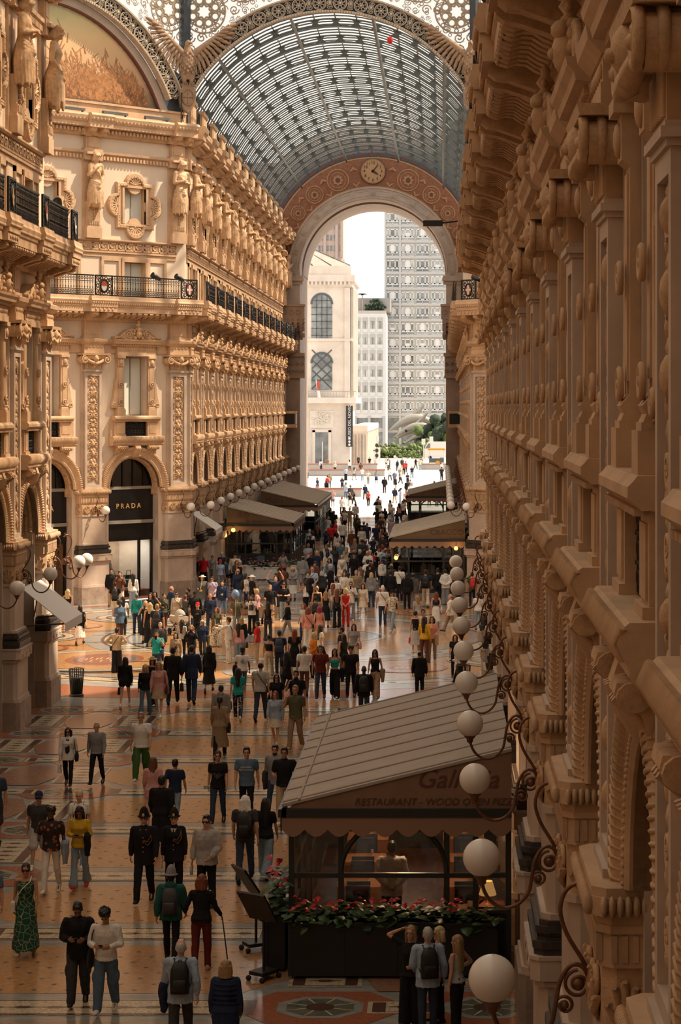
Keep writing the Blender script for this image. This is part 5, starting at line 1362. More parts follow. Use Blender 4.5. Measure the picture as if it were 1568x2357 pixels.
def build_mouth():
    b = MB('lips'); b.ball((0, 0, 0), (.024, .008, .0065), 8, 5); return b.mesh('mouth')
def build_brow():
    b = MB('hair'); b.ball((0, 0, 0), (.020, .007, .005), 8, 4); return b.mesh('eyebrow')
def build_beard():
    b = MB('hair')
    for c, r in (((0, .028, -.085), (.062, .066, .050)), ((0, .066, -.100), (.032, .030, .030))): b.ball(c, r, 12, 8)
    return fuse(b, .009, 'beard', .004, 1, 'hair', (40, 40, 40))
def build_shades():
    b = MB('black')
    for sx in (-1, 1): b.ball((sx*.034, .093, .008), (.029, .010, .021), 10, 6); b.tube([(sx*.062, .088, .014), (sx*.080, .0, .012)], .004, 4)
    b.tube([(-.02, .10, .014), (.02, .10, .014)], .004, 4); return b.mesh('sunglasses')
def build_backpack(pose, sex):
    J = skel(pose, sex); b = MB('bag'); M = Matrix.Translation(J['at'](1.19, 0, -.165)) @ J['LM'].to_4x4()
    rr = lambda z, w, d, y: [M @ V3(w*(abs(cos(t))**.55)*(1 if cos(t) > 0 else -1), y+d*(abs(sin(t))**.6)*(1 if sin(t) > 0 else -1), z) for t in [2*PI*k/16 for k in range(16)]]
    b.loft([rr(-.25, .10, .05, 0), rr(-.24, .145, .085, -.01), rr(-.05, .150, .10, -.02), rr(.12, .14, .085, -.01), rr(.21, .10, .06, .0), rr(.235, .05, .03, .01)])
    b.loft([rr(-.20, .09, .02, -.105), rr(-.18, .105, .035, -.11), rr(-.04, .105, .035, -.115), rr(-.02, .09, .02, -.11)])
    for sx in (-1, 1): b.tube([M @ V3(*p) for p in ((sx*.07, .03, .20), (sx*.095, .10, .262), (sx*.10, .20, .235), (sx*.105, .262, .12), (sx*.115, .25, -.02), (sx*.145, .12, -.12), (sx*.12, .04, -.19))], .017, 6)
    b.tube([M @ V3(x, -.01, .22+z) for x, z in ((-.03, 0), (-.02, .04), (.02, .04), (.03, 0))], .008, 5)
    return b.mesh('backpack')
def build_cross(pose, sex, side):
    J = skel(pose, sex); b = MB('bag'); s = side; at = J['at']
    pts = [at(1.00, s*.20, .05), at(1.12, s*.165, .115), at(1.28, s*.05, .168), at(1.40, -s*.09, .098), at(1.475, -s*.105, -.01), at(1.38, -s*.07, -.135), at(1.2, s*.06, -.15), at(1.02, s*.19, -.07), at(.96, s*.215, -.02)]
    b.tube(pts, .011, 5); M = Matrix.Translation(at(.93, s*.225, .03)); b.box(-.035, .035, -.105, .105, -.085, .075, None, M); b.box(-.04, .04, -.11, .11, .03, .085, None, M)
    return b.mesh('crossbody_bag')
def build_shoulder(pose, sex, side):
    J = skel(pose, sex); b = MB('bag'); s = side; at = J['at']
    b.tube([at(1.02, s*.235, .08), at(1.3, s*.205, .085), at(1.455, s*.15, -.005), at(1.3, s*.21, -.11), at(1.02, s*.24, -.08)], .010, 5); c = at(.90, s*.255, 0)
    b.loft([[c + V3(w*cos(t), d*sin(t), z) for t in [2*PI*k/12 for k in range(12)]] for z, w, d in ((-.17, .03, .11), (-.16, .05, .145), (0, .06, .15), (.12, .03, .13), (.14, .012, .12))])
    return b.mesh('shoulder_bag')
def build_handbag(pose, sex, side, w=.15, h=.24):
    J = skel(pose, sex); s = 'R' if side > 0 else 'L'; g = J['wr'+s] + J['hd'+s]*.10; b = MB('bag')
    b.tube([g + V3(0, a, -z) for a, z in ((-.06, .16), (-.05, .04), (0, .0), (.05, .04), (.06, .16))], .007, 5)
    b.loft([[g + V3(q*cos(t), w*e*sin(t), -.15-z) for t in [2*PI*k/4+PI/4 for k in range(4)]] for z, q, e in ((0, .05, 1), (h, .08, 1))], smooth=False)
    return b.mesh('carrier_bag')
def build_phone(pose, sex):
    J = skel(pose, sex); c = (J['wrR'] + J['hdR']*.10 + J['wrL'] + J['hdL']*.10)/2 if pose in ('phone', 'phonewalk', 'photo', 'camup') else J['wrR'] + J['hdR']*.11
    b = MB('black'); up = .3 if pose.startswith('phone') else 0
    M = Matrix.Translation(c + V3(0, 0, .015)) @ (RX(R(-55)) if pose.startswith('phone') else RX(R(0))); b.box(-.037, .037, -.005, .005, -.075, .075, None, M); return b.mesh('phone')
def build_armcoat(pose, sex, side):
    J = skel(pose, sex); s = 'R' if side > 0 else 'L'; c = J['el'+s].lerp(J['wr'+s], .55); b = MB('cloth')
    rings(b, [(c+V3(side*.01, 0, .055), .05, .09, None), (c+V3(side*.02, 0, .0), .085, .125, None), (c+V3(side*.03, 0, -.2), .075, .13, None), (c+V3(side*.03, .02, -.42), .05, .10, None)])
    return fuse(b, .013, 'draped_coat', .02, 2, 'cloth', (14, 14, 5))
def extra(code, pose, sex, M, S, lab, grp):
    """things worn or held: objects of their own"""
    kind, _, arg = code.partition(':'); c = arg[:1] or 'k'; side = -1 if arg[1:2] == 'L' else 1
    nm = CNAME.get(c, 'dark')
    t = {'bp': ('backpack', 'backpack', '%s backpack on ', lambda: pm(build_backpack, pose, sex)), 'xb': ('crossbody_bag', 'bag', '%s crossbody bag on ', lambda: pm(build_cross, pose, sex, side)),
         'bag': ('shoulder_bag', 'bag', '%s shoulder bag of ', lambda: pm(build_shoulder, pose, sex, side)), 'hb': ('carrier_bag', 'bag', '%s hand-held bag of ', lambda: pm(build_handbag, pose, sex, side)),
         'ph': ('phone', 'phone', 'phone held by ', lambda: pm(build_phone, pose, sex)), 'ac': ('draped_coat', 'coat', '%s coat over the arm of ', lambda: pm(build_armcoat, pose, sex, side))}[kind]
    L = (t[2] % nm if '%' in t[2] else t[2]) + lab
    o = ob(t[0], t[3](), M @ S, label=' '.join(L.split()[:16]), cat=t[1], group=grp)
    return colour(o, c)
def person(x, y, hm, yaw, pose, sex, top, tc, bot, bc, hair, hc, sk, ex, label, group=None, lod=1, face=False, sc='k', z=0.):
    k = hm/1.72
    M = T(x, y, z) @ RZ(R(yaw)); S = SCL(k)
    r = empty('person', M @ S, label=label, cat='person', group=group)
    colour(ob('person_body', pm(build_body, pose, sex, lod), None, r), SKINS[sk])
    J = skel(pose, sex); H = J['HM']
    if top: colour(ob('clothing_top', pm(build_top, pose, sex, top, lod), None, r), tc)
    if bot: colour(ob('clothing_bottom', pm(build_bottom, pose, sex, bot, lod), None, r), bc)
    for s in 'RL': colour(ob('shoe', pm(build_shoe, pose, sex, s, 0), None, r), sc)
    hat = None; exs = []
    for e in (ex.split(',') if ex else []):
        kk, _, a = e.partition(':')
        if kk in ('cap', 'straw', 'helmet', 'beanie'): hat = (kk, a or 'k')
        elif kk == 'shades': ob('sunglasses', pm(build_shades), H, r)
        elif kk == 'beard': colour(ob('beard', pm(build_beard), H, r), hc)
        else: exs.append(e)
    if hair: colour(ob('hair', pm(build_hair, hair), H @ (SCL(.97) if hat else T(0, 0, 0)), r), hc)
    if hat: colour(ob('hat', pm(build_hat, hat[0]), H, r), hat[1])
    if face:
        for sx in (-1, 1):
            ob('eye', pm(build_eye), H @ T(sx*.032, .087, .006), r); colour(ob('eyebrow', pm(build_brow), H @ T(sx*.032, .093, .028), r), hc)
        ob('mouth', pm(build_mouth), H @ T(0, .090, -.062), r)
    for e in exs: extra(e, pose, sex, M, S, 'the ' + label, ('things carried by ' + group) if group else None)
    return r, M, S, J
# px | py | height px | yaw | pose | sex | top col | bottom col | hair col | skin | extras | shoes | label
SPEC = '''
157|1810|133|180|walkB|f|loose w|slim k|bob h|m|shades,bag:kL,hb:w|k|person in open white shirt and black trousers with a handbag
223|1807|143|175|walkA|m|longs g|slim k|thin i|l||k|person in grey sweater and black trousers walking alone
325|1800|159|180|walkA|m|tee w|cargo V|short a|l||w|person in white T-shirt and dark green trousers
90|2005|180|180|walkA|m|tee K|bermuda i|short h|m|cap:n,shades|w|person in blue cap, charcoal tee and pale shorts
118|2056|195|178|hold|m|polo m|slim w|curlytop h|D|beard,ac:BL|w|person in flowered dark shirt and white jeans
184|2045|187|180|phonewalk|f|longs y|flare B|long h|d|ph,ac:kL|r|person in yellow top and flared jeans reading a phone
183|1998|177|180|walkB|f|tee w|jeans B|bun A|l|bp:k|w|person in white tee with a backpack behind the yellow top
60|2200|211|182|walkA|f|dress q|maxi q|bun h|m|shades,xb:w|e|person in long green patterned dress with white crossbody bag
-14|1948|186|180|stand|m|polo d|bermuda K|short h|m||k|person in dotted shirt cut off at the picture edge
-27|2195|215|180|stand|m|tee b|shorts K|short h|l||k|person in blue-grey tee mostly outside the picture edge
180|2314|236|184|phonewalk|m|loose k|cargo K|short k|d|ph,bp:k|k|person all in black reading a phone while walking
244|2332|240|176|phonewalk|m|longs w|cargo b|curlytop k|m|ph,bag:k|w|person in white sweatshirt and cargo jeans reading a phone
352|1906|161|0|walkA|f|suit p|jeans p|long x|l||p|person in pale pink jacket walking away
403|1898|149|-10|walkB|m|tee n|jeans B|short k|m||w|person in navy tee and light jeans walking away
372|1972|184|-5|walkA|m|coat k|slim k|short k|m||k|person in long black coat walking behind the two officers
502|1897|167|180|walkA|f|tee k|slim d|bun h|l|bp:m|k|person in black printed tee with a paper in hand
568|1896|175|180|walkB|m|tee b|slim k|short k|l|bp:E|k|person in blue lettered T-shirt and black trousers
634|1872|156|170|walkA|m|suit g|jeans d|short h|l|beard,bp:K,ac:KR|k|bearded person in grey blazer and blue jeans
655|1899|176|178|hold|m|polo k|suitp e|short k|m||w|person in black polo and beige trousers by the pavilion
564|2032|198|0|walkA|m|tee K|jeans d|wavy I|l|bp:k|k|person in charcoal tee and dark jeans walking away with black backpack
611|2022|183|-12|walkB|f|tee k|wide B|longback k|m|shades|k|person in black tee and pale wide jeans walking away
394|2217|212|0|walkB|m|hood q|slim k|short k|m|helmet:g,bp:K|k|person in dark green hooded top and grey helmet
464|2235|217|0|cane|f|longs k|jeans m|bob f|l||p|person in black sweater and maroon trousers leaning on a cane
416|2425|258|2|walkA|m|loose s|suitp K|thin i|l|bp:k,ac:nL|k|grey haired person in light blue shirt with black backpack
520|2458|246|0|stand|f|puffer n|jeans k|bob a|l|xb:k|k|person in navy quilted coat seen from behind
946|2360|227|160|headup|f|tee k|wide k|long a|l||k|person in black tee with one hand behind the head
985|2380|243|10|stand2|m|loose s|jeans d|short i|l|bp:k|k|person in blue-grey shirt with black backpack at the flower boxes
1010|2352|214|100|stand|f|tank w|slim k|bob A|l|shades|k|person in white top half hidden in the group by the flower boxes
1052|2384|230|60|hip1|f|tank i|slim k|longback a|l||k|person in pale tank top with a hand on the hip
398|1622|131|0|walkA|m|suit k|suitp k|short k|m|hb:kR|k|person in black suit walking away with a bag
441|1620|136|0|walkB|m|suit n|suitp n|short h|l||k|person in navy suit walking away
481|1596|110|0|walkA|f|jacket k|midi k|bob k|l|bag:iL|K|person in black jacket and long black skirt with a patterned tote
548|1660|121|0|walkB|f|tee t|jeans d|longback h|l|hb:kL|w|person in turquoise blouse and spotted trousers walking away
558|1598|106|10|walkA|m|tee w|jeans b|curlytop k|D|ac:kL|w|young person in white printed tee with a jacket over the arm
600|1661|136|-5|walkA|m|tee i|jeans d|thin h|l|xb:kR|k|person in light grey tee with a striped crossbody bag
637|1672|119|180|hold|f|tee k|slim k|long k|l|shades,bag:kR|k|person in black tee and sunglasses with a big black bag
682|1682|137|175|strap|m|polo k|slim k|short k|m|beard,hb:eL|k|person in black polo holding up a brown paper bag
634|1718|126|170|walkB|f|loose s|mini c|long f|l||w|person in light blue shirt and short cream skirt
680|1727|147|165|strap|m|polo v|suitp E|short a|l||e|person in olive polo and tan trousers
509|1705|127|0|stand|m|hood g|jeans K|short k|l||k|person in grey hooded jacket behind the trench coat
506|1748|143|0|walkA|f|coat E|slim k|pony h|l|bag:kR|v|person in long tan trench coat walking away
619|1561|99|0|walkA|f|crop k|flare e|bun k|m||e|person in black strappy top and beige trousers
643|1560|108|0|walkB|m|tee n|jeans d|short k|m|bp:n|k|person in navy tee with a blue backpack
678|1556|107|0|stand|f|tee k|midi k|long f|l|bag:kR|k|person in black dress with a black shoulder bag
660|1616|115|-15|walkA|f|tee k|slim k|longback k|m||k|person all in black reaching sideways, seen from behind
701|1602|114|0|walkB|m|tee w|slim x|short k|m|ac:kR|k|person in white tee with a black jacket on the shoulder
738|1610|123|180|walkA|m|tee m|jeans d|short k|m||k|person in maroon T-shirt and dark jeans
771|1608|114|175|walkB|f|crop t|wide k|long k|m|ac:kL|w|person in mint crop top and black trousers
808|1607|119|180|walkA|m|tee k|jeans k|curlytop k|m|hb:EL|k|person in loose black T-shirt holding a brown bag
864|1609|113|170|walkB|f|tank k|wide e|long k|m|shades,ac:EL|e|person in black sleeveless top and printed trousers
838|1660|126|0|walkB|m|jacket k|suitp K|bald k|D|bp:k|k|person in black jacket walking away by the pavilion roof
722|1562|106|120|stand2|f|longs o|flare w|wavy A|l||w|person in orange top and white trousers
786|1552|108|90|stand|m|tee k|slim k|short k|m|beard|k|bearded person in black standing by the reflecting floor
792|1562|101|20|hold|f|tank k|slim k|longback k|l||k|person in black tank top with arms raised to the face
815|1537|100|175|stand2|f|tee g|wide c|long h|l|bag:pL|c|person in grey top with a pink bag on the hip
737|1537|97|-60|walkA|f|tee c|slim k|longback k|m||w|person in cream striped vest turning away
966|1604|105|0|stand|m|suit k|suitp k|thin h|m||k|person in black suit standing alone on the bright floor
977|1525|105|-25|stand2|f|longs y|flare x|longback h|l||x|person in yellow cardigan and brown trousers
995|1522|102|170|stand2|f|longs P|jeans E|bob h|l|ac:eL|e|person in pink striped top with a beige coat over the arm
957|1504|97|-20|stand|f|tank k|midi i|bun h|l|hb:rL|w|person in pale apron dress over a black top
974|1504|101|180|stand|m|tee c|jeans g|short k|m||k|dark clad person half hidden behind the yellow cardigan
1004|1447|83|0|hold|f|crop n|midi w|long f|l|bag:wR|e|person in navy bandeau and white skirt with a tote
1038|1457|88|90|walkA|m|loose w|suitp E|bald f|l||k|person in white shirt and brown trousers striding sideways
881|1442|94|0|stand|m|tee w|jeans d|thin I|l|xb:kR|x|person in white tee and dark jeans with a black strap
903|1456|96|150|walkB|m|polo c|jeans B|short k|m|cap:k,bp:k|w|person in black cap and printed cream shirt
961|1455|84|30|stand|f|tee i|slim c|wavy a|l||w|person in striped tee behind the apron dress
920|1383|79|0|stand|m|tee w|slim k|short k|l|xb:kR|k|person in white tee with a thin strap facing the right pavilion
937|1403|83|0|stand|m|hood k|slim k|short k|m||k|person in black hooded top facing the right pavilion
951|1402|82|0|stand|m|hood G|wide g|short k|m|cap:G|w|person in dark grey hood and grey trousers facing the right pavilion
980|1398|86|0|walkB|m|tee n|flare c|short h|m|bp:k|k|person in navy and white top and cream trousers
1008|1392|84|10|stand|m|longs k|slim k|short k|l||k|person in long black top before the right pavilion window
1026|1392|81|0|behind|m|hood w|wide g|short k|m||w|person in white hooded top with hands behind the back
899|1396|82|0|stand|m|jacket k|slim k|short k|m||k|person in black jacket at the end of the queue
1087|1396|78|15|stand|m|tee V|slim k|short h|l|bp:r|k|person in green tee with a red backpack behind the lamps
1101|1450|86|0|stand|f|tee w|jeans B|bun h|l||k|person in white tee behind the row of lamp globes
1056|1588|94|90|hold|m|loose w|slim k|short k|D|ac:kL|k|person in white shirt by the waste bin under the lamps
1048|1557|92|180|stand|f|tee k|slim k|bob k|l|bag:wL|k|person in black with a white tote under the lamps
836|1428|84|175|walkA|f|crochet c|mini c|long h|l|xb:wL|w|person in cream lace dress on the bright floor
796|1443|89|0|behind|f|tank r|slim r|bob A|l|hb:e|k|person in red jumpsuit holding a tan shopping bag behind
776|1446|90|0|stand|f|tank k|flare k|longback x|l||k|person in black jumpsuit with bare shoulders
750|1445|83|0|stand|f|tank k|midi k|wavy a|l|bag:bR|k|person in black dress with a blue bag
735|1487|91|10|stand|f|dress P|maxi P|bob Q|l|bag:wL|e|person in long peach dress
709|1494|95|0|stand|f|longs P|flare w|bob f|l|xb:kR|w|person in salmon sweater and white trousers
808|1428|88|180|photo|f|loose w|flare g|bun h|l|ph,shades,xb:kL|w|person in white blouse and grey trousers taking a photo
852|1382|81|180|walkA|f|jacket k|jeans b|long h|m|cap:k|k|person in black top and blue jeans walking to the camera
820|1396|83|180|stand|m|longs E|jeans b|short a|l||k|person in tan sweater and jeans
793|1396|80|180|walkB|f|longs w|slim k|long K|l||k|person in white sweater with long dark skirt
774|1411|81|0|stand|m|tee w|jeans K|short h|l|bag:kR|k|person in white tee with a black shoulder strap
767|1424|80|-20|stand|f|tee i|jeans b|longback f|l||w|person in pale tie-dyed tee seen from behind
726|1461|88|0|stand|m|loose E|slim K|short h|m|bp:k|k|person in khaki shirt with black backpack
730|1436|86|0|stand|f|tank k|slim k|bun a|l||k|person in black tank top beside the khaki shirt
719|1392|86|175|stand2|m|polo s|jeans K|thin i|l|shades,xb:k|k|person in light blue polo and sunglasses
711|1404|86|150|hold|m|tee k|slim k|short h|l||k|person in black tee near the dining terrace
704|1420|86|60|photo|f|tank w|slim k|longback k|m|ph|k|person in white tank top holding a phone up
541|1356|82|180|stand2|m|loose c|slim k|short k|l|cap:k|k|person in cream cardigan with grey stripes
548|1396|86|180|walkB|f|jacket n|jeans b|thin I|l|shades|k|person in navy jacket and blue jeans with sunglasses
566|1402|81|-90|stand2|f|tee w|slim n|bob h|l|bp:k|k|person in white tee turned sideways with a backpack
581|1413|88|-60|stand|m|polo k|slim k|short i|l|straw:w|k|person in black polo and white hat
634|1421|97|180|camup|m|polo n|bermuda d|short h|l||y|person in dark blue polo holding a camera overhead
622|1436|88|180|hold|m|polo k|suitp c|short a|l||k|person in black polo shirt looking down
592|1441|85|-90|stand2|f|tee p|slim k|bun A|l||k|person in pale pink top turned sideways
580|1462|92|150|photo|m|tee w|flare k|short k|m|beard,hb:dL,ph|w|person in white T-shirt taking a photo with a big blue bag
617|1476|90|0|hip1|f|tank k|flare K|longback k|m|bag:kL|k|person in black sleeveless top and dark flared trousers
653|1428|87|180|phone|m|tee k|jeans B|short k|l||w|person in black tee and light jeans with folded hands
663|1471|87|90|walkA|m|longs k|jeans g|short h|l||w|person in black sweater with a white sleeve stripe
545|1462|88|180|hold|m|tee v|jeans g|short k|m|shades,bp:k|w|person in grey-green tee with a backpack strap
592|1526|95|80|stand|m|tee r|suitp e|short k|m|xb:KR|w|person in red T-shirt and beige trousers
526|1527|105|70|selfie|m|longs w|cargo w|short h|l|xb:kR|w|person all in white holding out a camera pole
556|1512|90|0|stand|f|jacket k|slim b|longback a|l|hb:kR|k|person in black leather jacket from behind
549|1527|92|0|stand|f|longs p|jeans B|longback h|l||k|person in pale pink top with very long dark hair
699|1476|86|150|stand2|f|tee i|jeans d|bob f|l||w|person in pale grey tee beside the salmon sweater
394|1440|89|-60|hold|m|suit n|suitp n|bald f|l||k|bald person in navy suit by the stone pillar
407|1452|89|180|stand|f|loose c|midi c|bun k|l|shades,xb:xL|k|person in cream blouse with a brown strap
377|1456|89|-150|hold|f|longs v|wide x|bun h|l|xb:kL|k|person in khaki top and rust trousers
427|1452|82|-30|stand|m|tee G|jeans d|short f|l||w|young person in dark grey tee by the pram
433|1442|88|90|stand|m|jacket k|slim k|short k|m|beard|k|bearded person in black jacket near the pillar
449|1455|91|180|hold|m|hood k|jeans d|short k|D|cap:k|k|person in black jersey and cap with white braid
484|1459|92|-170|stand|m|longs n|jeans d|bald h|m||k|bald person in navy sweater
455|1482|93|180|hold|m|tee k|slim k|short h|l|cap:r|k|person in red cap and black lettered tee
499|1490|92|165|stand|f|tee v|wide i|bob f|l||k|person in olive tee and black and white trousers
466|1412|86|180|hold|f|coat G|midi G|bob h|l|straw:c|k|person in straw hat and grey coat holding a trumpet
488|1412|84|170|stand2|m|loose l|slim n|short k|m|shades,xb:k|k|person in lilac shirt with beige braces
512|1421|84|178|walkA|m|jacket n|jeans b|short h|l||k|person in dark jacket over an argyle vest
466|1517|87|178|walkB|f|jacket n|slim K|wavy i|l|shades,ac:vL|k|person in sunglasses and navy shirt with an olive jacket
441|1531|88|180|photo|f|jacket k|slim k|wavy a|l|ph|k|person in black leather jacket aiming a phone
405|1551|92|175|stand|f|coat E|slim k|long k|l||k|person in open tan coat over a black dress
419|1516|85|-20|stand|f|longs i|slim k|longback h|l|bag:kR|k|person in grey sweater with long dark hair
369|1524|88|178|stand|m|puffer K|slim k|short i|l||k|grey haired person in black quilted jacket
156|1446|89|0|stand|f|tank k|hotpants k|wavy A|l|bag:xL|w|person in black playsuit near the corner pillar
184|1486|91|0|walkA|f|suit k|midi w|long k|l|bag:eR|k|person in black jacket and white skirt walking away
257|1396|86|178|stand|m|jacket k|suitp e|short k|m||k|person in black jacket leaning at the shop pillar
276|1399|83|180|photo|f|jacket x|wide w|bun h|l|ph|w|person in brown jacket filming with a phone
265|1425|84|0|stand|m|tee k|bermuda c|short h|l|bp:k|w|person in black tee and beige shorts with a backpack
307|1402|81|0|stand|f|longs w|wide B|longback h|m||w|person in white sweater looking into the shop window
276|1478|93|-160|hold|f|jacket b|flare x|afro k|D|bag:kL|k|person in denim jacket and rust trousers
283|1462|88|20|stand2|f|tee w|slim d|long k|D||k|person in white tee behind the denim jacket
315|1458|92|-10|stand|f|longs t|jeans d|thin G|m|xb:kR|k|person in turquoise long sleeved blouse
335|1482|98|178|photo|f|dress k|midi k|bun A|l|ph|k|person in black dress with a phone raised
345|1489|101|20|stand|f|dress k|maxi k|wavy A|l||k|person in black strappy dress turned away
362|1492|101|0|stand|m|tee n|suitp k|short a|l|bp:k|k|person in navy tee with large black backpack near the dresses
347|1462|96|175|hold|f|tee k|slim k|long k|l||k|person in black top behind the raised phone
357|1458|96|175|photo|f|tee k|slim k|long k|l|ph|k|person in black top holding a white phone
269|1549|103|0|hip|m|longs e|wide k|short k|l|xb:kL|w|person in beige sweater with both hands on the hips
361|1556|103|180|photo|m|tee t|jeans d|short k|m|ph,xb:dL|k|person in teal and blue top photographing with a phone
288|1632|118|0|walkA|f|jacket k|hotpants k|longback h|l|hb:kL|w|person in black leather jacket and black shorts walking away
351|1626|112|178|walkB|f|tank k|wide k|longback h|l|straw:e|w|person in straw hat and black dress
335|1648|118|180|walkA|f|longs k|flare b|long A|l||k|person in black cropped top and blue flared jeans
366|1653|129|175|walkB|f|loose p|mini e|wavy a|l|bag:mL|w|person in pale pink shirt and cream skirt
'''
FIG = {}
rows = [l.split('|') for l in SPEC.strip().split('\n')]
for f in rows:
    px, py, h, yaw = float(f[0]), float(f[1]), float(f[2]), float(f[3])
    q = floor_at(px, py); hm = max(1.50, min(1.90, h*q.y/FPX))
    top, tc = (f[6].split() + [None])[:2]; bot, bc = (f[7].split() + [None])[:2]; hair, hc = f[8].split()
    front = 120 < yaw % 360 < 240
    FIG[f[12]] = person(q.x, q.y, hm, yaw, f[4], f[5], top, tc, bot, bc, hair, hc, f[9], f[10], f[12], lod=0 if h > 120 else 1, face=front and h > 95, sc=f[11])
# ---- the two officers, built from the same body with their uniforms
for px, py, h, sex, pose, lab in ((332, 2079, 214, 'm', 'walkA', 'uniformed officer in black with gold crested helmet, swinging arms'), (401, 2066, 200, 'f', 'stand', 'uniformed officer in black with gold crested helmet holding white gloves')):
    q = floor_at(px, py); hm = 1.78 if sex == 'm' else 1.68
    r, M, S, J = person(q.x, q.y, hm, 180, pose, sex, 'suit', 'k', 'suitp', 'k', 'short' if sex == 'm' else 'bun', 'h', 'l', 'helmet:k', lab, lod=0, face=True)
    b = MB('gold'); at = J['at']
    for z in (1.0, 1.09, 1.18, 1.27): b.ball(at(z, .0, .158 if sex == 'm' else .150), .011, 6, 4)
    for sx in (-1, 1): b.ball(at(1.41, sx*.055, .10), .012, 6, 4)
    ob('uniform_buttons', b, None, r)
    b = MB('gold'); b.ball((0, .112, .095), (.026, .010, .034), 8, 6); b.lathe([(.012, 0), (.02, .03), (.004, .05)], (0, -.014, .232), 8); ob('helmet_badge', b, J['HM'], r)
    b = MB('bronze'); b.tube([at(1.40, -.15, .04), at(1.28, -.14, .13), at(1.19, -.08, .155), at(1.22, 0, .16)], .012, 6); b.tube([at(1.40, -.15, .04), at(1.22, -.16, .12), at(1.12, -.09, .15), at(1.20, 0, .16)], .012, 6); ob('braided_cord', b, None, r)
    b = MB('white'); b.slab([(-.028, 1.33), (.028, 1.33), (.045, 1.43), (-.045, 1.43)], .105, .130, 1, None, Matrix.Translation(at(0) - V3(0, 0, at(0).z))); b.slab([(-.014, 1.30), (.014, 1.30), (.014, 1.42), (-.014, 1.42)], .125, .138, 1, 'black', Matrix.Translation(at(0) - V3(0, 0, at(0).z))); ob('collar_and_tie', b, None, r)
    if sex == 'f':
        g = MB('white'); w = J['wrR'] + J['hdR']*.12
        for i in range(4): g.tube([w + V3(0, -.02+.014*i, -.0), w + V3(.01, -.03+.02*i, -.10), w + V3(.01, -.035+.024*i, -.17)], .011, 5)
        ob('white_gloves', g, M @ S, label='white gloves held by the second uniformed officer', cat='gloves')
# ---- writing and small held things
def chest_text(lab, lines, size, m, dz=1.27, dy=.150, back=False):
    r, M, S, J = FIG[lab]
    for i, t in enumerate(lines):
        me = text_mesh(t, size, .002, m); A = J['at'](dz-i*size*1.15, 0, -dy if back else dy)
        ob('shirt_lettering', me, Matrix.Translation(A) @ (RX(PI/2) if back else RZ(PI) @ RX(PI/2)), r)
chest_text('person in blue lettered T-shirt and black trousers', ['CONVERSE', 'FIRST SCHOOL'], .05, 'lettering', 1.28, .152)
chest_text('person in red cap and black lettered tee', ["LEVI'S"], .055, 'lettering', 1.25, .152)
mat('printgreen', (.09, .13, .12), .8); mat('printblue', (.05, .20, .26), .8)
def add_part(lab, name, b): r, M, S, J = FIG[lab]; ob(name, b, None, r); return J
b = MB('printgreen'); J = FIG['person in black printed tee with a paper in hand'][3]
for i in range(26): a = i*2.4; rr = .022*math.sqrt(i); b.ball(J['at'](1.20+rr*sin(a), rr*cos(a)*.8, .137-abs(rr*cos(a))*.12), (.018, .012, .016), 6, 4)
ob('shirt_print', b, None, FIG['person in black printed tee with a paper in hand'][0])
b = MB('printblue'); J = FIG['young person in white printed tee with a jacket over the arm'][3]
for i in range(20): a = i*2.4; rr = .022*math.sqrt(i); b.ball(J['at'](1.22+rr*sin(a), rr*cos(a)*.8, -.128), (.016, .012, .014), 6, 4)
ob('shirt_print', b, None, FIG['young person in white printed tee with a jacket over the arm'][0])
mat('flower1', (.35, .30, .22), .8); mat('flower2', (.30, .05, .03), .8)
def printmat(name, c1, c2, scale, mode):
    m = mat(name, c1, .85, spec=.2); nt = m.node_tree; b = nt.nodes['Principled BSDF']
    tc = nt.nodes.new('ShaderNodeTexCoord'); v = nt.nodes.new('ShaderNodeTexVoronoi'); v.inputs['Scale'].default_value = scale; nt.links.new(tc.outputs['Object'], v.inputs['Vector'])
    r = nt.nodes.new('ShaderNodeValToRGB'); r.color_ramp.interpolation = 'CONSTANT'; e = r.color_ramp.elements
    v.feature = 'DISTANCE_TO_EDGE' if mode == 'lines' else 'F1'
    e[0].color = (*c2, 1); e[1].color = (*c1, 1); e[1].position = .035 if mode == 'lines' else .34
    nt.links.new(v.outputs['Distance'], r.inputs['Fac']); nt.links.new(r.outputs['Color'], b.inputs['Base Color']); return m
printmat('dressprint', (.012, .075, .045), (.30, .27, .20), 9, 'lines'); printmat('flowerprint', (.035, .025, .022), (.34, .10, .06), 11, 'spots'); printmat('spotprint', (.02, .03, .06), (.35, .36, .36), 14, 'spots'); printmat('swirlprint', (.55, .52, .45), (.02, .02, .02), 16, 'spots'); printmat('shirtprint', (.58, .52, .42), (.05, .05, .05), 16, 'spots'); printmat('goldprint', (.40, .28, .20), (.22, .09, .05), 8, 'lines')
def dress_in(lab, m, what):
    for o in FIG[lab][0].children:
        if o.name.startswith(what): o.material_slots[0].link = 'OBJECT'; o.material_slots[0].material = MATS[m]
for lab, m, what in (('person in long green patterned dress with white crossbody bag', 'dressprint', 'clothing'), ('person in flowered dark shirt and white jeans', 'flowerprint', 'clothing_top'), ('person in turquoise blouse and spotted trousers walking away', 'spotprint', 'clothing_bottom'), ('person in olive tee and black and white trousers', 'swirlprint', 'clothing_bottom'), ('person in black cap and printed cream shirt', 'shirtprint', 'clothing_top'), ('person in black sleeveless top and printed trousers', 'goldprint', 'clothing_bottom')): dress_in(lab, m, what)
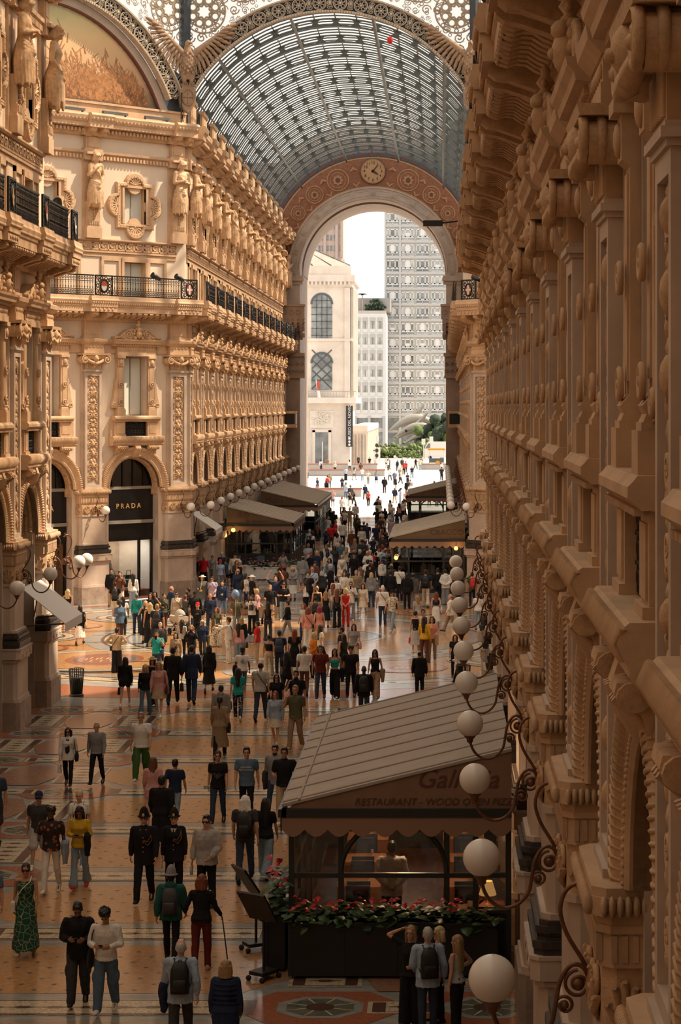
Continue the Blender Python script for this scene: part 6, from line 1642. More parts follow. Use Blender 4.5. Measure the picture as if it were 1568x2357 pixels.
# open jackets and vests: a strip of another cloth down the front
def front_strip(lab, m, w=.055, z0=.88, z1=1.40, dy=.158):
    r, M, S, J = FIG[lab]; b = MB(m); b.loft([[J['at'](z, x*w*(1 if z < 1.3 else 1-(z-1.3)*4), dy - .02*abs(x) - max(0, z-1.28)*.35 + yo) for x in (-1, -.4, .4, 1)] + [J['at'](z, x*w*(1 if z < 1.3 else 1-(z-1.3)*4), dy-.03) for x in (1, -1)] for z, yo in ((z0, -.01), (1.0, -.008), (1.12, -.006), (1.25, 0), (1.34, 0), (z1, 0))])
    ob('inner_clothing', b, None, r)
mat('cblack', CC['k'], .85); mat('cblue', CC['s'], .85); mat('ccream', CC['c'], .85)
front_strip('person in open white shirt and black trousers with a handbag', 'cblack', .065); front_strip('bearded person in grey blazer and blue jeans', 'cblue', .06); front_strip('person in open tan coat over a black dress', 'cblack', .07, .5 if 0 else .88); front_strip('person in dark jacket over an argyle vest', 'ccream', .06)
# single held objects
def held(name, lab, b, label, cat): r, M, S, J = FIG[lab]; o = ob(name, b, M @ S, label=label, cat=cat); return o
lab = 'person in black sweater and maroon trousers leaning on a cane'; J = FIG[lab][3]; g = J['wrR'] + J['hdR']*.10
b = MB('black'); b.tube([g + V3(-.01, .09, .0), g, V3(g.x+.10, g.y+.10, .0)], .013, 6); held('walking_cane', lab, b, 'black walking cane held by the person in maroon trousers', 'cane')
lab = 'person in straw hat and grey coat holding a trumpet'; J = FIG[lab][3]; g = J['wrR'] + J['hdR']*.1; mat('brass', (.55, .35, .12), .3, metal=.7)
b = MB('brass'); b.tube([J['head'] + V3(0, .11, -.06), J['head'] + V3(.02, .22, -.22), J['head'] + V3(.04, .36, -.46)], [.012, .012, .018], 6); b.lathe([(.018, 0), (.03, .05), (.075, .10)], (0, 0, 0), 10, None, Matrix.Translation(J['head'] + V3(.04, .36, -.46)) @ RX(R(150))); held('trumpet', lab, b, 'brass trumpet held by the person in straw hat', 'trumpet')
lab = 'person all in white holding out a camera pole'; J = FIG[lab][3]; g = J['wrR'] + J['hdR']*.1
b = MB('white'); b.tube([g + V3(0, .0, -.35), g + V3(0, .05, .25)], .010, 6); b.box(-.03, .03, -.02, .02, -.06, .06, 'black', Matrix.Translation(g + V3(0, .05, .30))); held('camera_pole', lab, b, 'slim camera pole held out by the person all in white', 'camera pole')
mat('bottle', (.45, .50, .55), .1, spec=.6)
b = MB('lettering'); lab = 'person in black printed tee with a paper in hand'; J = FIG[lab][3]; g = J['wrR'] + J['hdR']*.1; b.box(-.1, .1, -.004, .004, -.06, .07, None, Matrix.Translation(g + V3(0, .05, .06)) @ RX(R(-40))); held('leaflet', lab, b, 'white leaflet held by the person in black printed tee', 'leaflet')
FIG['hoodie'] = person(*floor_at(476, 2088).xy, 1.78, 165, 'stand2', 'm', 'hood', 'g', 'suitp', 'k', 'short', 'k', 'l', 'shades', 'person in light grey hooded sweater holding a water bottle', lod=0, face=True); J = FIG['hoodie'][3]; g = J['wrR'] + J['hdR']*.1
for o in FIG['hoodie'][0].children:
    if o.name.startswith('clothing_top'): o.color = (.36, .35, .345, 1)
b = MB('bottle'); b.lathe([(.001, -.20), (.032, -.20), (.033, -.06), (.013, -.01), (.013, .02), (.001, .02)], tuple(g), 10); held('water_bottle', 'hoodie', b, 'clear plastic water bottle held by the person in light grey hooded sweater', 'bottle')
# ---- the crowd beyond: every one placed, dressed and turned by its own draw
rc = random.Random(42)
TOPS = [('tee', 'kkkkwwKgnsecp'), ('longs', 'kkwKgncE'), ('jacket', 'kkkKnxb'), ('hood', 'kgKw'), ('polo', 'knws'), ('tank', 'kkwr'), ('loose', 'wwscl')]
BOTS = [('jeans', 'dbdkB'), ('slim', 'kkkd'), ('suitp', 'keKg'), ('shorts', 'kdeb'), ('midi', 'kwn'), ('wide', 'kBg')]
POOL = ['stand', 'stand2', 'walkA', 'walkB', 'phone', 'photo', 'hold']
WORD = dict(tee='T-shirt', longs='sweater', jacket='jacket', hood='hooded top', polo='polo shirt', tank='sleeveless top', loose='loose shirt', jeans='jeans', slim='slim trousers', suitp='straight trousers', shorts='shorts', midi='long skirt', wide='wide trousers')
TAKEN = [(o.location.x, o.location.y) for o in COL.objects if o.name.startswith('person') and o.parent is None]
def crowd(n, region, where, lod=2, dmin=.42, bias=None):
    done = tries = 0
    while done < n and tries < 6000:
        tries += 1
        x, y = region(rc)
        if any((x-a)**2 + (y-b)**2 < dmin*dmin for a, b in TAKEN): continue
        TAKEN.append((x, y)); done += 1
        t, tcs = rc.choice(TOPS); bt, bcs = rc.choice(BOTS); tc, bc = rc.choice(tcs), rc.choice(bcs); sex = rc.choice('mf')
        if sex == 'm' and bt == 'midi': bt, bc = 'jeans', 'd'
        if sex == 'm' and t == 'tank': t = 'tee'
        hair = rc.choice(['short', 'short', 'thin', 'curlytop', 'bald'] if sex == 'm' else ['long', 'wavy', 'bob', 'bun', 'pony', 'longback'])
        lab = ' '.join(('person in %s %s and %s %s %s' % (CNAME[tc], WORD[t], CNAME[bc], WORD[bt], where)).split()[:16])
        ex = rc.choice(['', '', '', 'shades', 'cap:' + rc.choice('kwnr')])
        person(x, y, rc.gauss(1.74 if sex == 'm' else 1.64, .06), rc.choice([0, 0, 180, 180, rc.uniform(0, 360)]) + rc.uniform(-30, 30), rc.choice(POOL), sex, t, tc, bt, bc, hair, rc.choice('kkhhxafAi'), rc.choice('llmmmdD'), ex, lab, group=lab.replace('person', 'people', 1), lod=lod, sc=rc.choice('kkwwe'))
def trap(px0, px1, py0, py1):
    def f(r):
        py = py0 + (py1-py0)*r.random(); px = px0 + (px1-px0)*r.random(); q = floor_at(px, py); return q.x, q.y
    return f
crowd(30, trap(640, 905, 1325, 1400), 'in the crowd before the pavilion')
crowd(34, trap(700, 900, 1265, 1345), 'in the crowd between the pavilions')
crowd(28, trap(745, 940, 1215, 1275), 'in the far dense crowd')
crowd(14, trap(750, 935, 1185, 1222), 'at the piazza edge')
crowd(8, trap(450, 560, 1335, 1372), 'by the terrace tables')
crowd(24, trap(712, 1020, 1120, 1176), 'on the near piazza', 2, .8)
crowd(20, trap(706, 1020, 1088, 1122), 'in the middle piazza', 2, 1.2)
crowd(16, trap(712, 1020, 1072, 1086), 'on the far piazza side', 2, 1.2)
# ================================================================== STATUES ON THE ATTIC
POSES['fold'] = dict(legs=(.03, .02, -.02, .02), aR=((.22, .12, -1), (-.75, .62, .22)), aL=((.22, .12, -1), (-.7, .66, .05)), head=.55, lean=.08)
POSES['clasp'] = dict(legs=(.03, .02, -.02, .02), aR=((.24, .0, -1), (-.55, .5, -.62)), aL=((.24, .0, -1), (-.55, .5, -.62)), head=.62, lean=.08)
POSES['chest'] = dict(legs=(.03, .02, -.02, .02), aR=((.2, .2, -1), (-.6, .5, .75)), aL=((.24, .02, -1), (-.55, .55, -.55)), head=.45, lean=.06)
def build_statue(pose, sex, seed):
    J = skel(pose, sex); b = MB('carve'); rnd = random.Random(seed)
    torso(b, J, sex, .004, .8)
    for s in 'RL':
        limb(b, [J['sh'+s], J['sh'+s].lerp(J['el'+s], .4), J['el'+s]], [.062, .056, .046], 10); limb(b, [J['el'+s], J['el'+s].lerp(J['wr'+s], .3), J['wr'+s]], [.046, .048, .03], 10); hand(b, J, s, sex, False)
        limb(b, [J['at'](1.40, (.09 if s == 'R' else -.09), -.01), J['sh'+s]], [.066, .064], 10)
    H = J['HM']; n = J['neck']
    limb(b, [n-V3(0,0,.04), n+V3(0,0,.03), J['head']+H.to_3x3() @ V3(0,-.015,-.06)], [.066, .060, .055], 10)
    for c, r in (((0,-.010,.030),(.080,.098,.102)), ((0,.016,-.045),(.062,.072,.080)), ((0,.07,-.098),(.026,.022,.022)), ((0,.098,-.016),(.015,.02,.024)), ((0,-.04,.05),(.10,.10,.10)), ((0,-.09,-.06),(.085,.06,.13)), ((.07,-.02,-.03),(.04,.07,.09)), ((-.07,-.02,-.03),(.04,.07,.09))): b.ball(c, r, 12, 8, M=H)
    for i in range(22):
        a = i*2.4; b.ball((.09*cos(a), -.02+.09*sin(a), .03+.09*rnd.random()), .026, 6, 4, M=H)
    if sex == 'm': b.ball((0, .075, -.11), (.045, .035, .05), 8, 6, M=H)
    # cloth: a skirt of deep folds, a diagonal swathe
    rings(b, [(V3(0, 0, .98), .165, .12, None), (V3(0, .01, .84), .205, .17, None), (V3(0, .02, .6), .21, .19, None), (V3(0, .02, .40), .19, .17, None), (V3(0, .01, .30), .12, .11, None)], 20)
    for i in range(15):
        a = -.5 + i*(PI+1.0)/14; w = rnd.uniform(.018, .03); z1 = rnd.uniform(.24, .42)
        limb(b, [(.165*cos(a), .125*sin(a), .96), (.212*cos(a), .185*sin(a), .70), (.205*cos(a+.1), .185*sin(a+.1), z1)], [w*.7, w, w*1.15], 6)
    for i in range(3): limb(b, [(-.17, .06, 1.0-i*.05), (0, .16+.02*i, .93-i*.06), (.18, .05, 1.02-i*.06)], [.03, .038, .03], 8)
    if seed % 2: limb(b, [J['at'](1.40, .14, .0), J['at'](1.22, .03, .13), J['at'](1.02, -.15, .06)], [.035, .05, .04], 8)
    return fuse(b, .016, 'figure', .004, 1, 'carve', (22, 22, 7))
ST_M = [build_statue(*a) for a in (('fold', 'm', 1), ('clasp', 'f', 2), ('chest', 'f', 3), ('fold', 'f', 5))]
def build_herm():
    b = MB('tan'); b.box(-.52, .52, -.02, .10, 18.10, 22.0); b.box(-.36, .36, -.02, .30, 18.10, 19.9); b.box(-.46, .46, -.02, .36, 18.10, 18.62); b.box(-.42, .42, -.02, .33, 18.62, 18.74); b.box(-.34, .34, -.02, .34, 18.74, 19.0)
    for i in range(5): b.box(-.28+i*.125, -.22+i*.125, .3, .37, 18.76, 18.95)
    c = MB('carve')
    for i in range(5): c.ball((0, .34, 19.72-i*.16), (.10-.012*i, .06, .08), 7, 5)
    b.merge(c); b.box(-.5, .5, -.02, .45, 22.22, 22.34)
    return b.mesh('bracket_pilaster')
HERM_M = build_herm()
def statue(M, i, lab, grp):
    r = empty('statue', M, label=lab, cat='statue', group=grp)
    ob('bracket_pilaster', HERM_M, None, r); ob('figure', ST_M[i % 4], T(0, .42, 19.02) @ SCL(1.88), r)
MF = basis((WL, 0), (1, 0)); MRF = basis((WR, 0), (-1, 0))
for k, y in enumerate(far_p[1:], 1): statue(MF @ T(-y), k+1, '%s bowed stone statue from the octagon corner along the sunlit attic' % ORD[k], 'statues on the sunlit attic')
for k, s in enumerate(dgp[:3]): statue(ML @ T(s), k*2, ['stone statue with folded arms on the octagon corner above the iron railing', 'stone statue between the two lobed windows of the octagon front', 'stone statue deepest on the slanting octagon front'][k], 'statues on the octagon front')
statue(MF @ T(-far_p[0]-.35), 3, 'stone statue pressed against the octagon corner on the sunlit attic', 'statues on the sunlit attic')
for k, y in enumerate(near_p[:3]): statue(MF @ T(-y), [1, 0, 2][k], ['stone statue with clasped hands on the near corner building edge', 'bearded stone statue with folded arms on the near corner building', 'stone statue farthest back on the near corner building'][k], 'statues on the near corner building')
# ================================================================== EAGLES OVER THE PILLARS
mat('eagle', (.30, .195, .125), .8, var=.2, scale=6, bump=.3, bscale=30)
def feather(b, p0, p1, w, t=.05):
    p0, p1 = Vector(p0), Vector(p1); m = p0.lerp(p1, .5); b.tube([p0, p0.lerp(p1, .3), p0.lerp(p1, .75), p1], [w*.6, w, w*.95, w*.35], 6)
def eagle(x, y, e1, e2, lab):
    """e1, e2: the two faces the wings spread along"""
    e1, e2 = Vector(e1).normalized(), Vector(e2).normalized(); f = -(e1+e2)*.0 + Vector((CO.x-x, CO.y-y, 0)).normalized()
    O = Vector((x, y, 0)) + f*.45; r = empty('eagle_sculpture', T(*O), label=lab, cat='sculpture')
    rt = Vector((-f.y, f.x, 0)); Q = lambda u, n, z: rt*u + f*n + V3(0, 0, z)
    b = MB('eagle'); rg = lambda z, w, d, n: [Q(w*cos(t), n+d*sin(t), z) for t in [2*PI*k/14 for k in range(14)]]
    b.loft([rg(26.5, .26, .22, .05), rg(26.9, .36, .30, .12), rg(27.4, .40, .34, .18), rg(27.8, .36, .30, .16), rg(28.0, .22, .2, .16), rg(28.2, .17, .17, .18), rg(28.4, .15, .17, .22), rg(28.52, .06, .08, .22)])
    for i in range(70):
        a = i*2.4; z = 26.8+1.1*(i/70); w = .38*(1-abs(z-27.3)*.25); b.ball(Q(w*cos(a), .15+.32*sin(a), z), (.07, .07, .10), 6, 4)
    b.tube([Q(.05, .36, 28.36), Q(.14, .50, 28.33), Q(.17, .52, 28.24)], [.07, .05, .015], 6)
    for sx in (-1, 1):
        b.tube([Q(sx*.2, .12, 26.95), Q(sx*.2, .2, 26.6), Q(sx*.18, .2, 26.36)], [.22, .17, .09], 9)
        for q in (-.07, 0, .07): b.tube([Q(sx*.18+q, .22, 26.36), Q(sx*.18+q*1.5, .34, 26.28), Q(sx*.18+q*1.5, .36, 26.18)], [.035, .035, .01], 5)
    ob('body', b, None, r)
    for e, nm in ((e1, 'wing'), (e2, 'wing')):
        w = MB('eagle'); B = lambda a, z, n=0.: e*a + f*n*.5 + V3(0, 0, z)
        w.tube([B(.25, 27.75, .2), B(.9, 28.25, .15), B(1.7, 28.85, .05), B(2.15, 29.35)], [.2, .17, .12, .04], 8)
        for i in range(13):
            t = i/12; a0, z0 = .35+1.6*t, 27.7+1.45*t; L = .95+.25*sin(t*PI); ang = R(-80+95*t)
            feather(w, B(a0, z0, .1), B(a0+L*cos(ang)*.75, z0+L*sin(ang), .02), .10)
        for i in range(11):
            t = i/10; a0, z0 = .35+1.45*t, 27.75+1.3*t; ang = R(-75+90*t); feather(w, B(a0, z0, .3), B(a0+.5*cos(ang), z0+.5*sin(ang), .22), .09)
        ob(nm, w, None, r)
    s = MB('eagle'); pts = [(-.42, 26.25), (-.30, 26.1), (-.45, 25.9), (-.40, 25.3), (-.20, 24.95), (0, 24.8), (.20, 24.95), (.40, 25.3), (.45, 25.9), (.30, 26.1), (.42, 26.25)]
    s.loft([[Q(u, n, z) for u, z in pts] for n in (-.1, .22)], smooth=False)
    s.tube([Q(.30*cos(t), .25, 25.6+.42*sin(t)) for t in [2*PI*k/20 for k in range(21)]], .035, 5); s.tube([Q(0, .24, 25.2), Q(0, .24, 26.0)], .03, 5); s.tube([Q(-.28, .24, 25.6), Q(.28, .24, 25.6)], .03, 5)
    ob('shield', s, None, r)
eagle(WL, DF, (1, 0, 0), (-1, -1, 0), 'stone eagle with spread wings over a cross shield beside the painting'); eagle(WR, DF, (-1, 0, 0), (1, -1, 0), 'stone eagle at the shaded corner of the far vault')
# ================================================================== GLOBE LANTERNS
def build_lantern():
    q = {}; zc = 4.66; b = MB('bronze')
    b.tube(flow([(0, 1.27, zc-.26), (0, 1.24, zc-.38), (0, 1.16, zc-.50), (0, 1.02, zc-.57), (0, .86, zc-.53), (0, .74, zc-.40), (0, .70, zc-.22), (0, .66, zc-.02), (0, .56, zc+.12), (0, .45, zc+.10), (0, .40, zc-.02)]), .0215, 8)
    b.tube(spiral((.50, zc-.05), .13, .03, 1.6, PI/2, 'nz', 34, -1), .018, 6); b.tube(spiral((.62, zc-.24), .09, .02, 1.5, 0, 'nz', 30, 1), .016, 6)
    b.ball((0, .50, zc-.05), (.05, .06, .06), 8, 6); b.ball((0, .62, zc-.24), (.035, .04, .04), 8, 6)
    b.tube(flow([(0, .38, zc-.02), (0, .45, zc+.15), (0, .60, zc+.40), (0, .66, zc+.62), (0, .60, zc+.80), (0, .46, zc+.86), (0, .34, zc+.80)]), .020, 8)
    b.lathe([(.001, -.05), (.10, -.04), (.11, 0), (.05, .03)], (0, 0, 0), 12, None, T(0, .36, zc-.02) @ RX(-PI/2)); b.lathe([(.001, 0), (.03, .02), (.02, .12), (.001, .17)], (0, .40, zc+.78), 8)
    q['bracket'] = b
    b = MB('bronze'); b.lathe([(.02, -.06), (.05, -.03), (.055, .01), (.09, .05), (.10, .075), (.085, .08)], (0, 1.27, zc-.26), 12)
    for k in range(8): b.ball((.095*cos(k*PI/4), 1.27+.095*sin(k*PI/4), zc-.18), .018, 5, 3)
    q['cup'] = b
    b = MB('globe'); b.ball((0, 1.27, zc), .215, 24, 16); q['globe'] = b
    return {k: v.mesh(k) for k, v in q.items()}
LAN = build_lantern()
def lantern(M, lab, grp=None): put('wall_lantern', LAN, M, label=lab, cat='lamp', group=grp)
order = list(range(len(near_p)))
for k, y in enumerate(near_p): lantern(MRF @ T(y), '%s white globe wall lamp from the octagon along the facade beside the camera' % ORD[k])
for k, y in enumerate(far_p): 
    lantern(MF @ T(-y), '%s white globe wall lamp along the sunlit side of the far street' % ORD[k]); lantern(MRF @ T(y), '%s white globe wall lamp along the shaded side of the far street' % ORD[k])
for k, s in enumerate(dgp[1:3]): lantern(ML @ T(s), ['white globe wall lamp on the pillar beside the black shop sign', 'white globe wall lamp deep on the slanting octagon front'][k])
lantern(ML @ T(dgp[0]), 'white globe wall lamp on the octagon corner pillar by the white awning'); lantern(basis((WR, DF), (-1, -1)) @ T(-dgp[0]), 'white globe wall lamp on the opposite octagon corner above the pavilion')
for k, y in enumerate(near_p[:3]): lantern(MF @ T(-y), ['white globe lamp on the near corner pillar, front side', 'white globe lamp on the second pillar beside the white awning', 'white globe lamp on the pillar at the picture edge'][k])
lantern(basis((WL, DN), (1, 1)) @ T(.65), 'white globe lamp round the edge of the near corner pillar')
# ================================================================== RESTAURANT PAVILIONS
mat('canvas', (.40, .345, .30), .85, var=.08, scale=2.); mat('canvaslight', (.46, .39, .32), .85, var=.08, scale=2.); mat('fabric', (.25, .15, .10), .85, var=.1, scale=2.); mat('fabriclight', (.16, .105, .055), .85, var=.1, scale=2.); mat('valance', (.30, .18, .12), .85); mat('ironwork', (.022, .026, .026), .4); mat('planterblack', (.010, .011, .012), .5)
mat('leaf', (.035, .075, .022), .4, var=.4, scale=6); mat('bract', (.45, .02, .03), .35, var=.3, scale=8); mat('orangecloth', (.34, .13, .045), .75); mat('chairblue', (.07, .10, .16), .6); mat('wood', (.13, .045, .02), .4, var=.3, scale=4); mat('floorboard', (.10, .035, .02), .35, var=.3, scale=3)
mat('shade', (.55, .27, .09), .8, emit=.55, ecol=(1, .5, .16)); mat('amber', (.9, .45, .12), .5, emit=2.2, ecol=(1, .50, .14))
def anthurium(b, x, y, z, rnd, fl=True):
    a = rnd.uniform(0, 2*PI); l = rnd.uniform(.10, .17)*(1 if b.m == 'leaf' else .62); tilt = rnd.uniform(-.5, .6)
    M = T(x, y, z) @ RZ(a) @ RX(tilt)
    b.add([(0, 0, 0), (l*.62, l*.25, -.01), (l*.55, l*.8, -.03), (0, l*1.45, -.06), (-l*.55, l*.8, -.03), (-l*.62, l*.25, -.01), (0, l*.6, .02)], [(0, 1, 6), (1, 2, 6), (2, 3, 6), (3, 4, 6), (4, 5, 6), (5, 0, 6)], None, True, M)
def planter(name, x0, x1, y0, y1, h, lab, n=90, boxm='planterblack', fh=.30, cat='planter', grp=None):
    r = empty(name, T((x0+x1)/2, (y0+y1)/2, 0), label=lab, cat=cat, group=grp); w, d = (x1-x0)/2, (y1-y0)/2; rnd = random.Random(int(x0*31+y0*7))
    b = MB(boxm); b.box(-w, w, -d, d, .06, h); b.box(-w-.03, w+.03, -d-.03, d+.03, h-.06, h); 
    for x in (-w+.06, w-.06):
        b.box(x-.03, x+.03, -d+.03, d-.03, 0, .06)
    for k in range(int(w*2/.9)+1): b.box(-w+k*.9-.03, -w+k*.9+.03, -d-.02, -d, .06, h-.06)
    ob('box', b, None, r); g = MB('leaf'); f = MB('bract'); 
    for i in range(n):
        x, y = rnd.uniform(-w, w), rnd.uniform(-d-.10, d+.05); anthurium(g, x, y, h+rnd.uniform(-.12, fh*.75), rnd)
    for i in range(n//6): anthurium(f, rnd.uniform(-w, w), rnd.uniform(-d-.08, d), h+rnd.uniform(fh*.6, fh*1.25), rnd)
    ob('foliage', g, None, r); ob('blossom', f, None, r); return r
def pavilion(side, d0, d1, lines, lab, light=False, depth=3.85, detail=False):
    """side +1: against the wall beside the camera, -1: against the sunlit wall"""
    wx = WR-.52 if side > 0 else WL+.52; X = lambda o: wx - side*o
    cm, fm = ('canvaslight', 'fabriclight') if light else ('canvas', 'fabric'); ze, zr = 2.92, 3.88
    r = empty('restaurant_pavilion', T(0, 0, 0), label=lab, cat='pavilion')
    def bx(b, o0, o1, y0, y1, z0, z1, m=None): a, c = sorted((X(o0), X(o1))); b.box(a, c, y0, y1, z0, z1, m)
    b = MB(cm); oe = depth+.12
    b.add([(X(0), d0-.15, zr), (X(0), d1+.15, zr), (X(oe), d1+.15, ze), (X(oe), d0-.15, ze), (X(0), d0-.15, zr-.05), (X(0), d1+.15, zr-.05), (X(oe), d1+.15, ze-.05), (X(oe), d0-.15, ze-.05)], [(0, 1, 2, 3), (7, 6, 5, 4), (0, 3, 7, 4), (1, 5, 6, 2), (3, 2, 6, 7)])
    n = int((d1-d0)/1.1)
    for i in range(n+1):
        y = d0+(d1-d0)*i/n; b.tube([(X(0), y, zr+.01), (X(oe), y, ze+.01)], .022, 5)
    b.tube([(X(oe-.3), d0-.15, ze+.08), (X(oe-.3), d1+.15, ze+.08)], .025, 5); ob('roof', b, None, r)
    for y, nm in ((d0-.1, 'gable'), (d1+.1, 'gable')):
        g = MB(fm); g.add([(X(0), y-.02, ze-.12), (X(depth), y-.02, ze-.12), (X(oe-.2), y-.02, ze+.0), (X(0), y-.02, zr-.06), (X(0), y+.02, ze-.12), (X(depth), y+.02, ze-.12), (X(oe-.2), y+.02, ze), (X(0), y+.02, zr-.06)], [(0, 1, 2, 3), (7, 6, 5, 4)]); go = ob(nm, g, None, r)
        if y < d0:
            for txt, size, u, z, sh, m in lines: ob('lettering', text_mesh(txt, size, .004, m, shear=sh), T(X(u), y-.03, z) @ RX(PI/2), go)
    b = MB('ironwork'); bx(b, -.0, oe, d0-.22, d0-.06, ze-.22, ze-.08); bx(b, 0, oe, d1+.06, d1+.22, ze-.22, ze-.08); bx(b, oe-.08, oe+.06, d0-.22, d1+.22, ze-.22, ze-.08); ob('gutter_beam', b, None, r)
    def scallop(b, p0, p1, z0, h, n):
        p0, p1 = Vector(p0), Vector(p1); vs = []
        for i in range(n*6+1):
            t = i/(n*6); p = p0.lerp(p1, t); dz = h*(.62+.38*abs(sin(PI*t*n))); vs += [(p.x, p.y, z0), (p.x, p.y, z0-dz)]
        b.add(vs, [(2*i, 2*i+1, 2*i+3, 2*i+2) for i in range(n*6)])
    b = MB('valance'); zv = ze-.22; scallop(b, (X(0), d0-.2, 0), (X(oe), d0-.2, 0), zv, .34, 10); scallop(b, (X(0), d1+.2, 0), (X(oe), d1+.2, 0), zv, .34, 10); scallop(b, (X(oe+.02), d0-.2, 0), (X(oe+.02), d1+.2, 0), zv, .34, int((d1-d0)*2.6)); ob('valance', b, None, r)
    b = MB('ironwork')
    cols = [.05, .62, 1.5 if 0 else 1.12, 2.95, depth-.04]
    for y in (d0, d1):
        for o in cols: bx(b, o-.05, o+.05, y-.05, y+.05, 0, zv)
        bx(b, 0, depth, y-.04, y+.04, 1.62, 1.70); bx(b, 0, depth, y-.04, y+.04, 1.0, 1.06); bx(b, 0, depth, y-.04, y+.04, 2.62, 2.70)
        bx(b, cols[2], cols[3], y-.05, y+.05, 1.0, 1.0)
        oc = (cols[2]+cols[3])/2; rr = (cols[3]-cols[2])/2
        b.tube([(X(oc+rr*cos(PI*k/16)), y-.02, 1.72+rr*.95*sin(PI*k/16)) for k in range(17)], .05, 6)
    m = int((d1-d0)/1.7)
    for i in range(1, m): y = d0+(d1-d0)*i/m; bx(b, depth-.09, depth+.01, y-.05, y+.05, 0, zv)
    bx(b, depth-.08, depth, d0, d1, 1.0, 1.06); bx(b, depth-.08, depth, d0, d1, 1.62, 1.70); ob('iron_frame', b, None, r)
    for y in (d0, d1):
        g = MB('pane'); bx(g, 0, depth-.05, y-.012, y+.012, 1.0, zv); ob('glass_pane', g, None, r)
    g = MB('pane'); bx(g, depth-.06, depth-.03, d0, d1, 1.0, zv); ob('glass_pane', g, None, r)
    b = MB('planterblack'); bx(b, .0, depth, d0+.0, d0+.04, 0, 1.0); bx(b, 0, depth, d1-.04, d1, 0, 1.0); bx(b, depth-.06, depth-.02, d0, d1, 0, 1.0); ob('base_panel', b, None, r)
    b = MB('floorboard'); bx(b, 0, depth-.1, d0+.1, d1-.1, .0, .05); ob('deck', b, None, r)
    if light or detail:
        n = 0
        for y in [d0+1.3+2.2*i for i in range(int((d1-d0-1.6)/2.2)+1)]:
            for o in ((.75, 2.75) if detail else (1.6,)):
                n += 1; where = lab.split(' with ')[0].replace(' iron and glass', '').replace(' pavilion', '')
                cafe_table(X(o), y, '%s cafe table inside the %s' % (ORD[n-1], where.replace('grey roofed ', '')), detail)
    return r
def build_table():
    a = MB('orangecloth'); a.box(-.42, .42, -.42, .42, .745, .765)
    for s in ((-.43, .43, -.43, -.42), (-.43, .43, .42, .43), (-.43, -.42, -.43, .43), (.42, .43, -.43, .43)): a.box(*s, .50, .765)
    b = MB('wood'); b.tube([(0, 0, .08), (0, 0, .745)], .04, 8); b.box(-.28, .28, -.28, .28, .05, .08); return {'tablecloth': a.mesh('tablecloth'), 'pedestal': b.mesh('pedestal')}
def build_chair():
    q = {}; b = MB('chairblue'); b.box(-.22, .22, -.22, .22, .43, .48); q['seat'] = b; b = MB('chairblue'); b.box(-.22, .22, -.24, -.20, .60, .98); b.box(-.22, -.19, -.24, -.2, .45, .98); b.box(.19, .22, -.24, -.2, .45, .98); q['backrest'] = b
    for i, (x, y) in enumerate(((-.2, -.2), (.2, -.2), (-.2, .2), (.2, .2))): b = MB('wood'); b.box(x-.02, x+.02, y-.02, y+.02, .05, .43); q['leg' + '#'*i] = b
    return {k: v.mesh(k.rstrip('#')) for k, v in q.items()}
TBL, CHR = build_table(), build_chair()
mat('glassware', (.5, .5, .5), .08, spec=.8)
def cafe_table(x, y, lab, near, z=0.):
    rr = empty('cafe_table', T(x, y, z), label=lab, cat='table')
    for n_, me in TBL.items(): ob(n_, me, None, rr)
    for k, a in enumerate((0, PI)): 
        put('cafe_chair', {n_.rstrip('#') + '#'*n_.count('#'): me for n_, me in CHR.items()}, T(x, y, z) @ RZ(a) @ T(0, -.68, 0), label='blue cafe chair %s the %s' % (('before', 'behind')[k], ' '.join(lab.split()[:11])), cat='chair', group='cafe chairs')
    if near:
        b = MB('glassware')
        b.lathe([(.03, 0), (.005, .01), (.005, .08), (.035, .12), (.03, .19)], (.15, -.1, .765), 8); ob('wine_glass', b, T(x, y, z), label='wine glass on the %s' % lab, cat='glass', group='wine glasses in the front pavilion')
script = 'paintdark'
pavilion(1, 37.3, 47.5, [('Galleria', .46, .95, 3.20, .35, script), ('RESTAURANT - WOOD OVEN PIZZA', .172, 1.30, 2.90, .25, script)], 'grey roofed iron and glass restaurant pavilion beside the camera with scalloped valance', detail=True)
pavilion(1, 112.6, 124, [('CRACCO', .42, .95, 3.05, 0, script)], 'beige roofed restaurant pavilion at the opposite octagon corner', light=True)
pavilion(1, 166, 177, [('CAMPARI', .46, 1.0, 3.0, 0, script)], 'small roofed cafe pavilion beside the great arch', light=True)
pavilion(-1, 127, 137, [('Biffi', .48, .95, 3.22, .3, script), ('Bar Ristorante', .22, 1.75, 2.92, .3, script)], 'beige roofed restaurant pavilion against the sunlit side with a tall gable', light=True)
pavilion(-1, 151, 170, [('Motta', .52, .95, 3.0, 0, script)], 'long roofed cafe pavilion farther along the sunlit side', light=True)
planter('flower_box', -2.60, .95, 36.72, 37.12, .98, 'long black flower box of red anthuriums before the restaurant pavilion', 330)
planter('flower_box', -3.05, -2.72, 37.2, 38.4, .98, 'short black flower box at the open side of the restaurant pavilion', 110, fh=.8)
for k, (px, py) in enumerate(((611, 1335), (560, 1330), (655, 1330))):
    q = floor_at(px, py); planter('flower_box', q.x-.75, q.x+.75, q.y-.2, q.y+.2, .75, '%s white terrace flower box with red blossoms under the sunlit pavilions' % ORD[k], 60, 'white')
q = floor_at(900, 1350); planter('bush_planter', q.x-.5, q.x+.5, q.y-.4, q.y+.4, .8, 'green leafy bush in a tub at the opposite pavilion', 170, fh=1.3)
for k, (px, py) in enumerate(((545, 1318), (600, 1318), (655, 1315))): q = floor_at(px, py); cafe_table(q.x, q.y+1.2, '%s terrace table in front of the sunlit pavilion' % ORD[k], False)
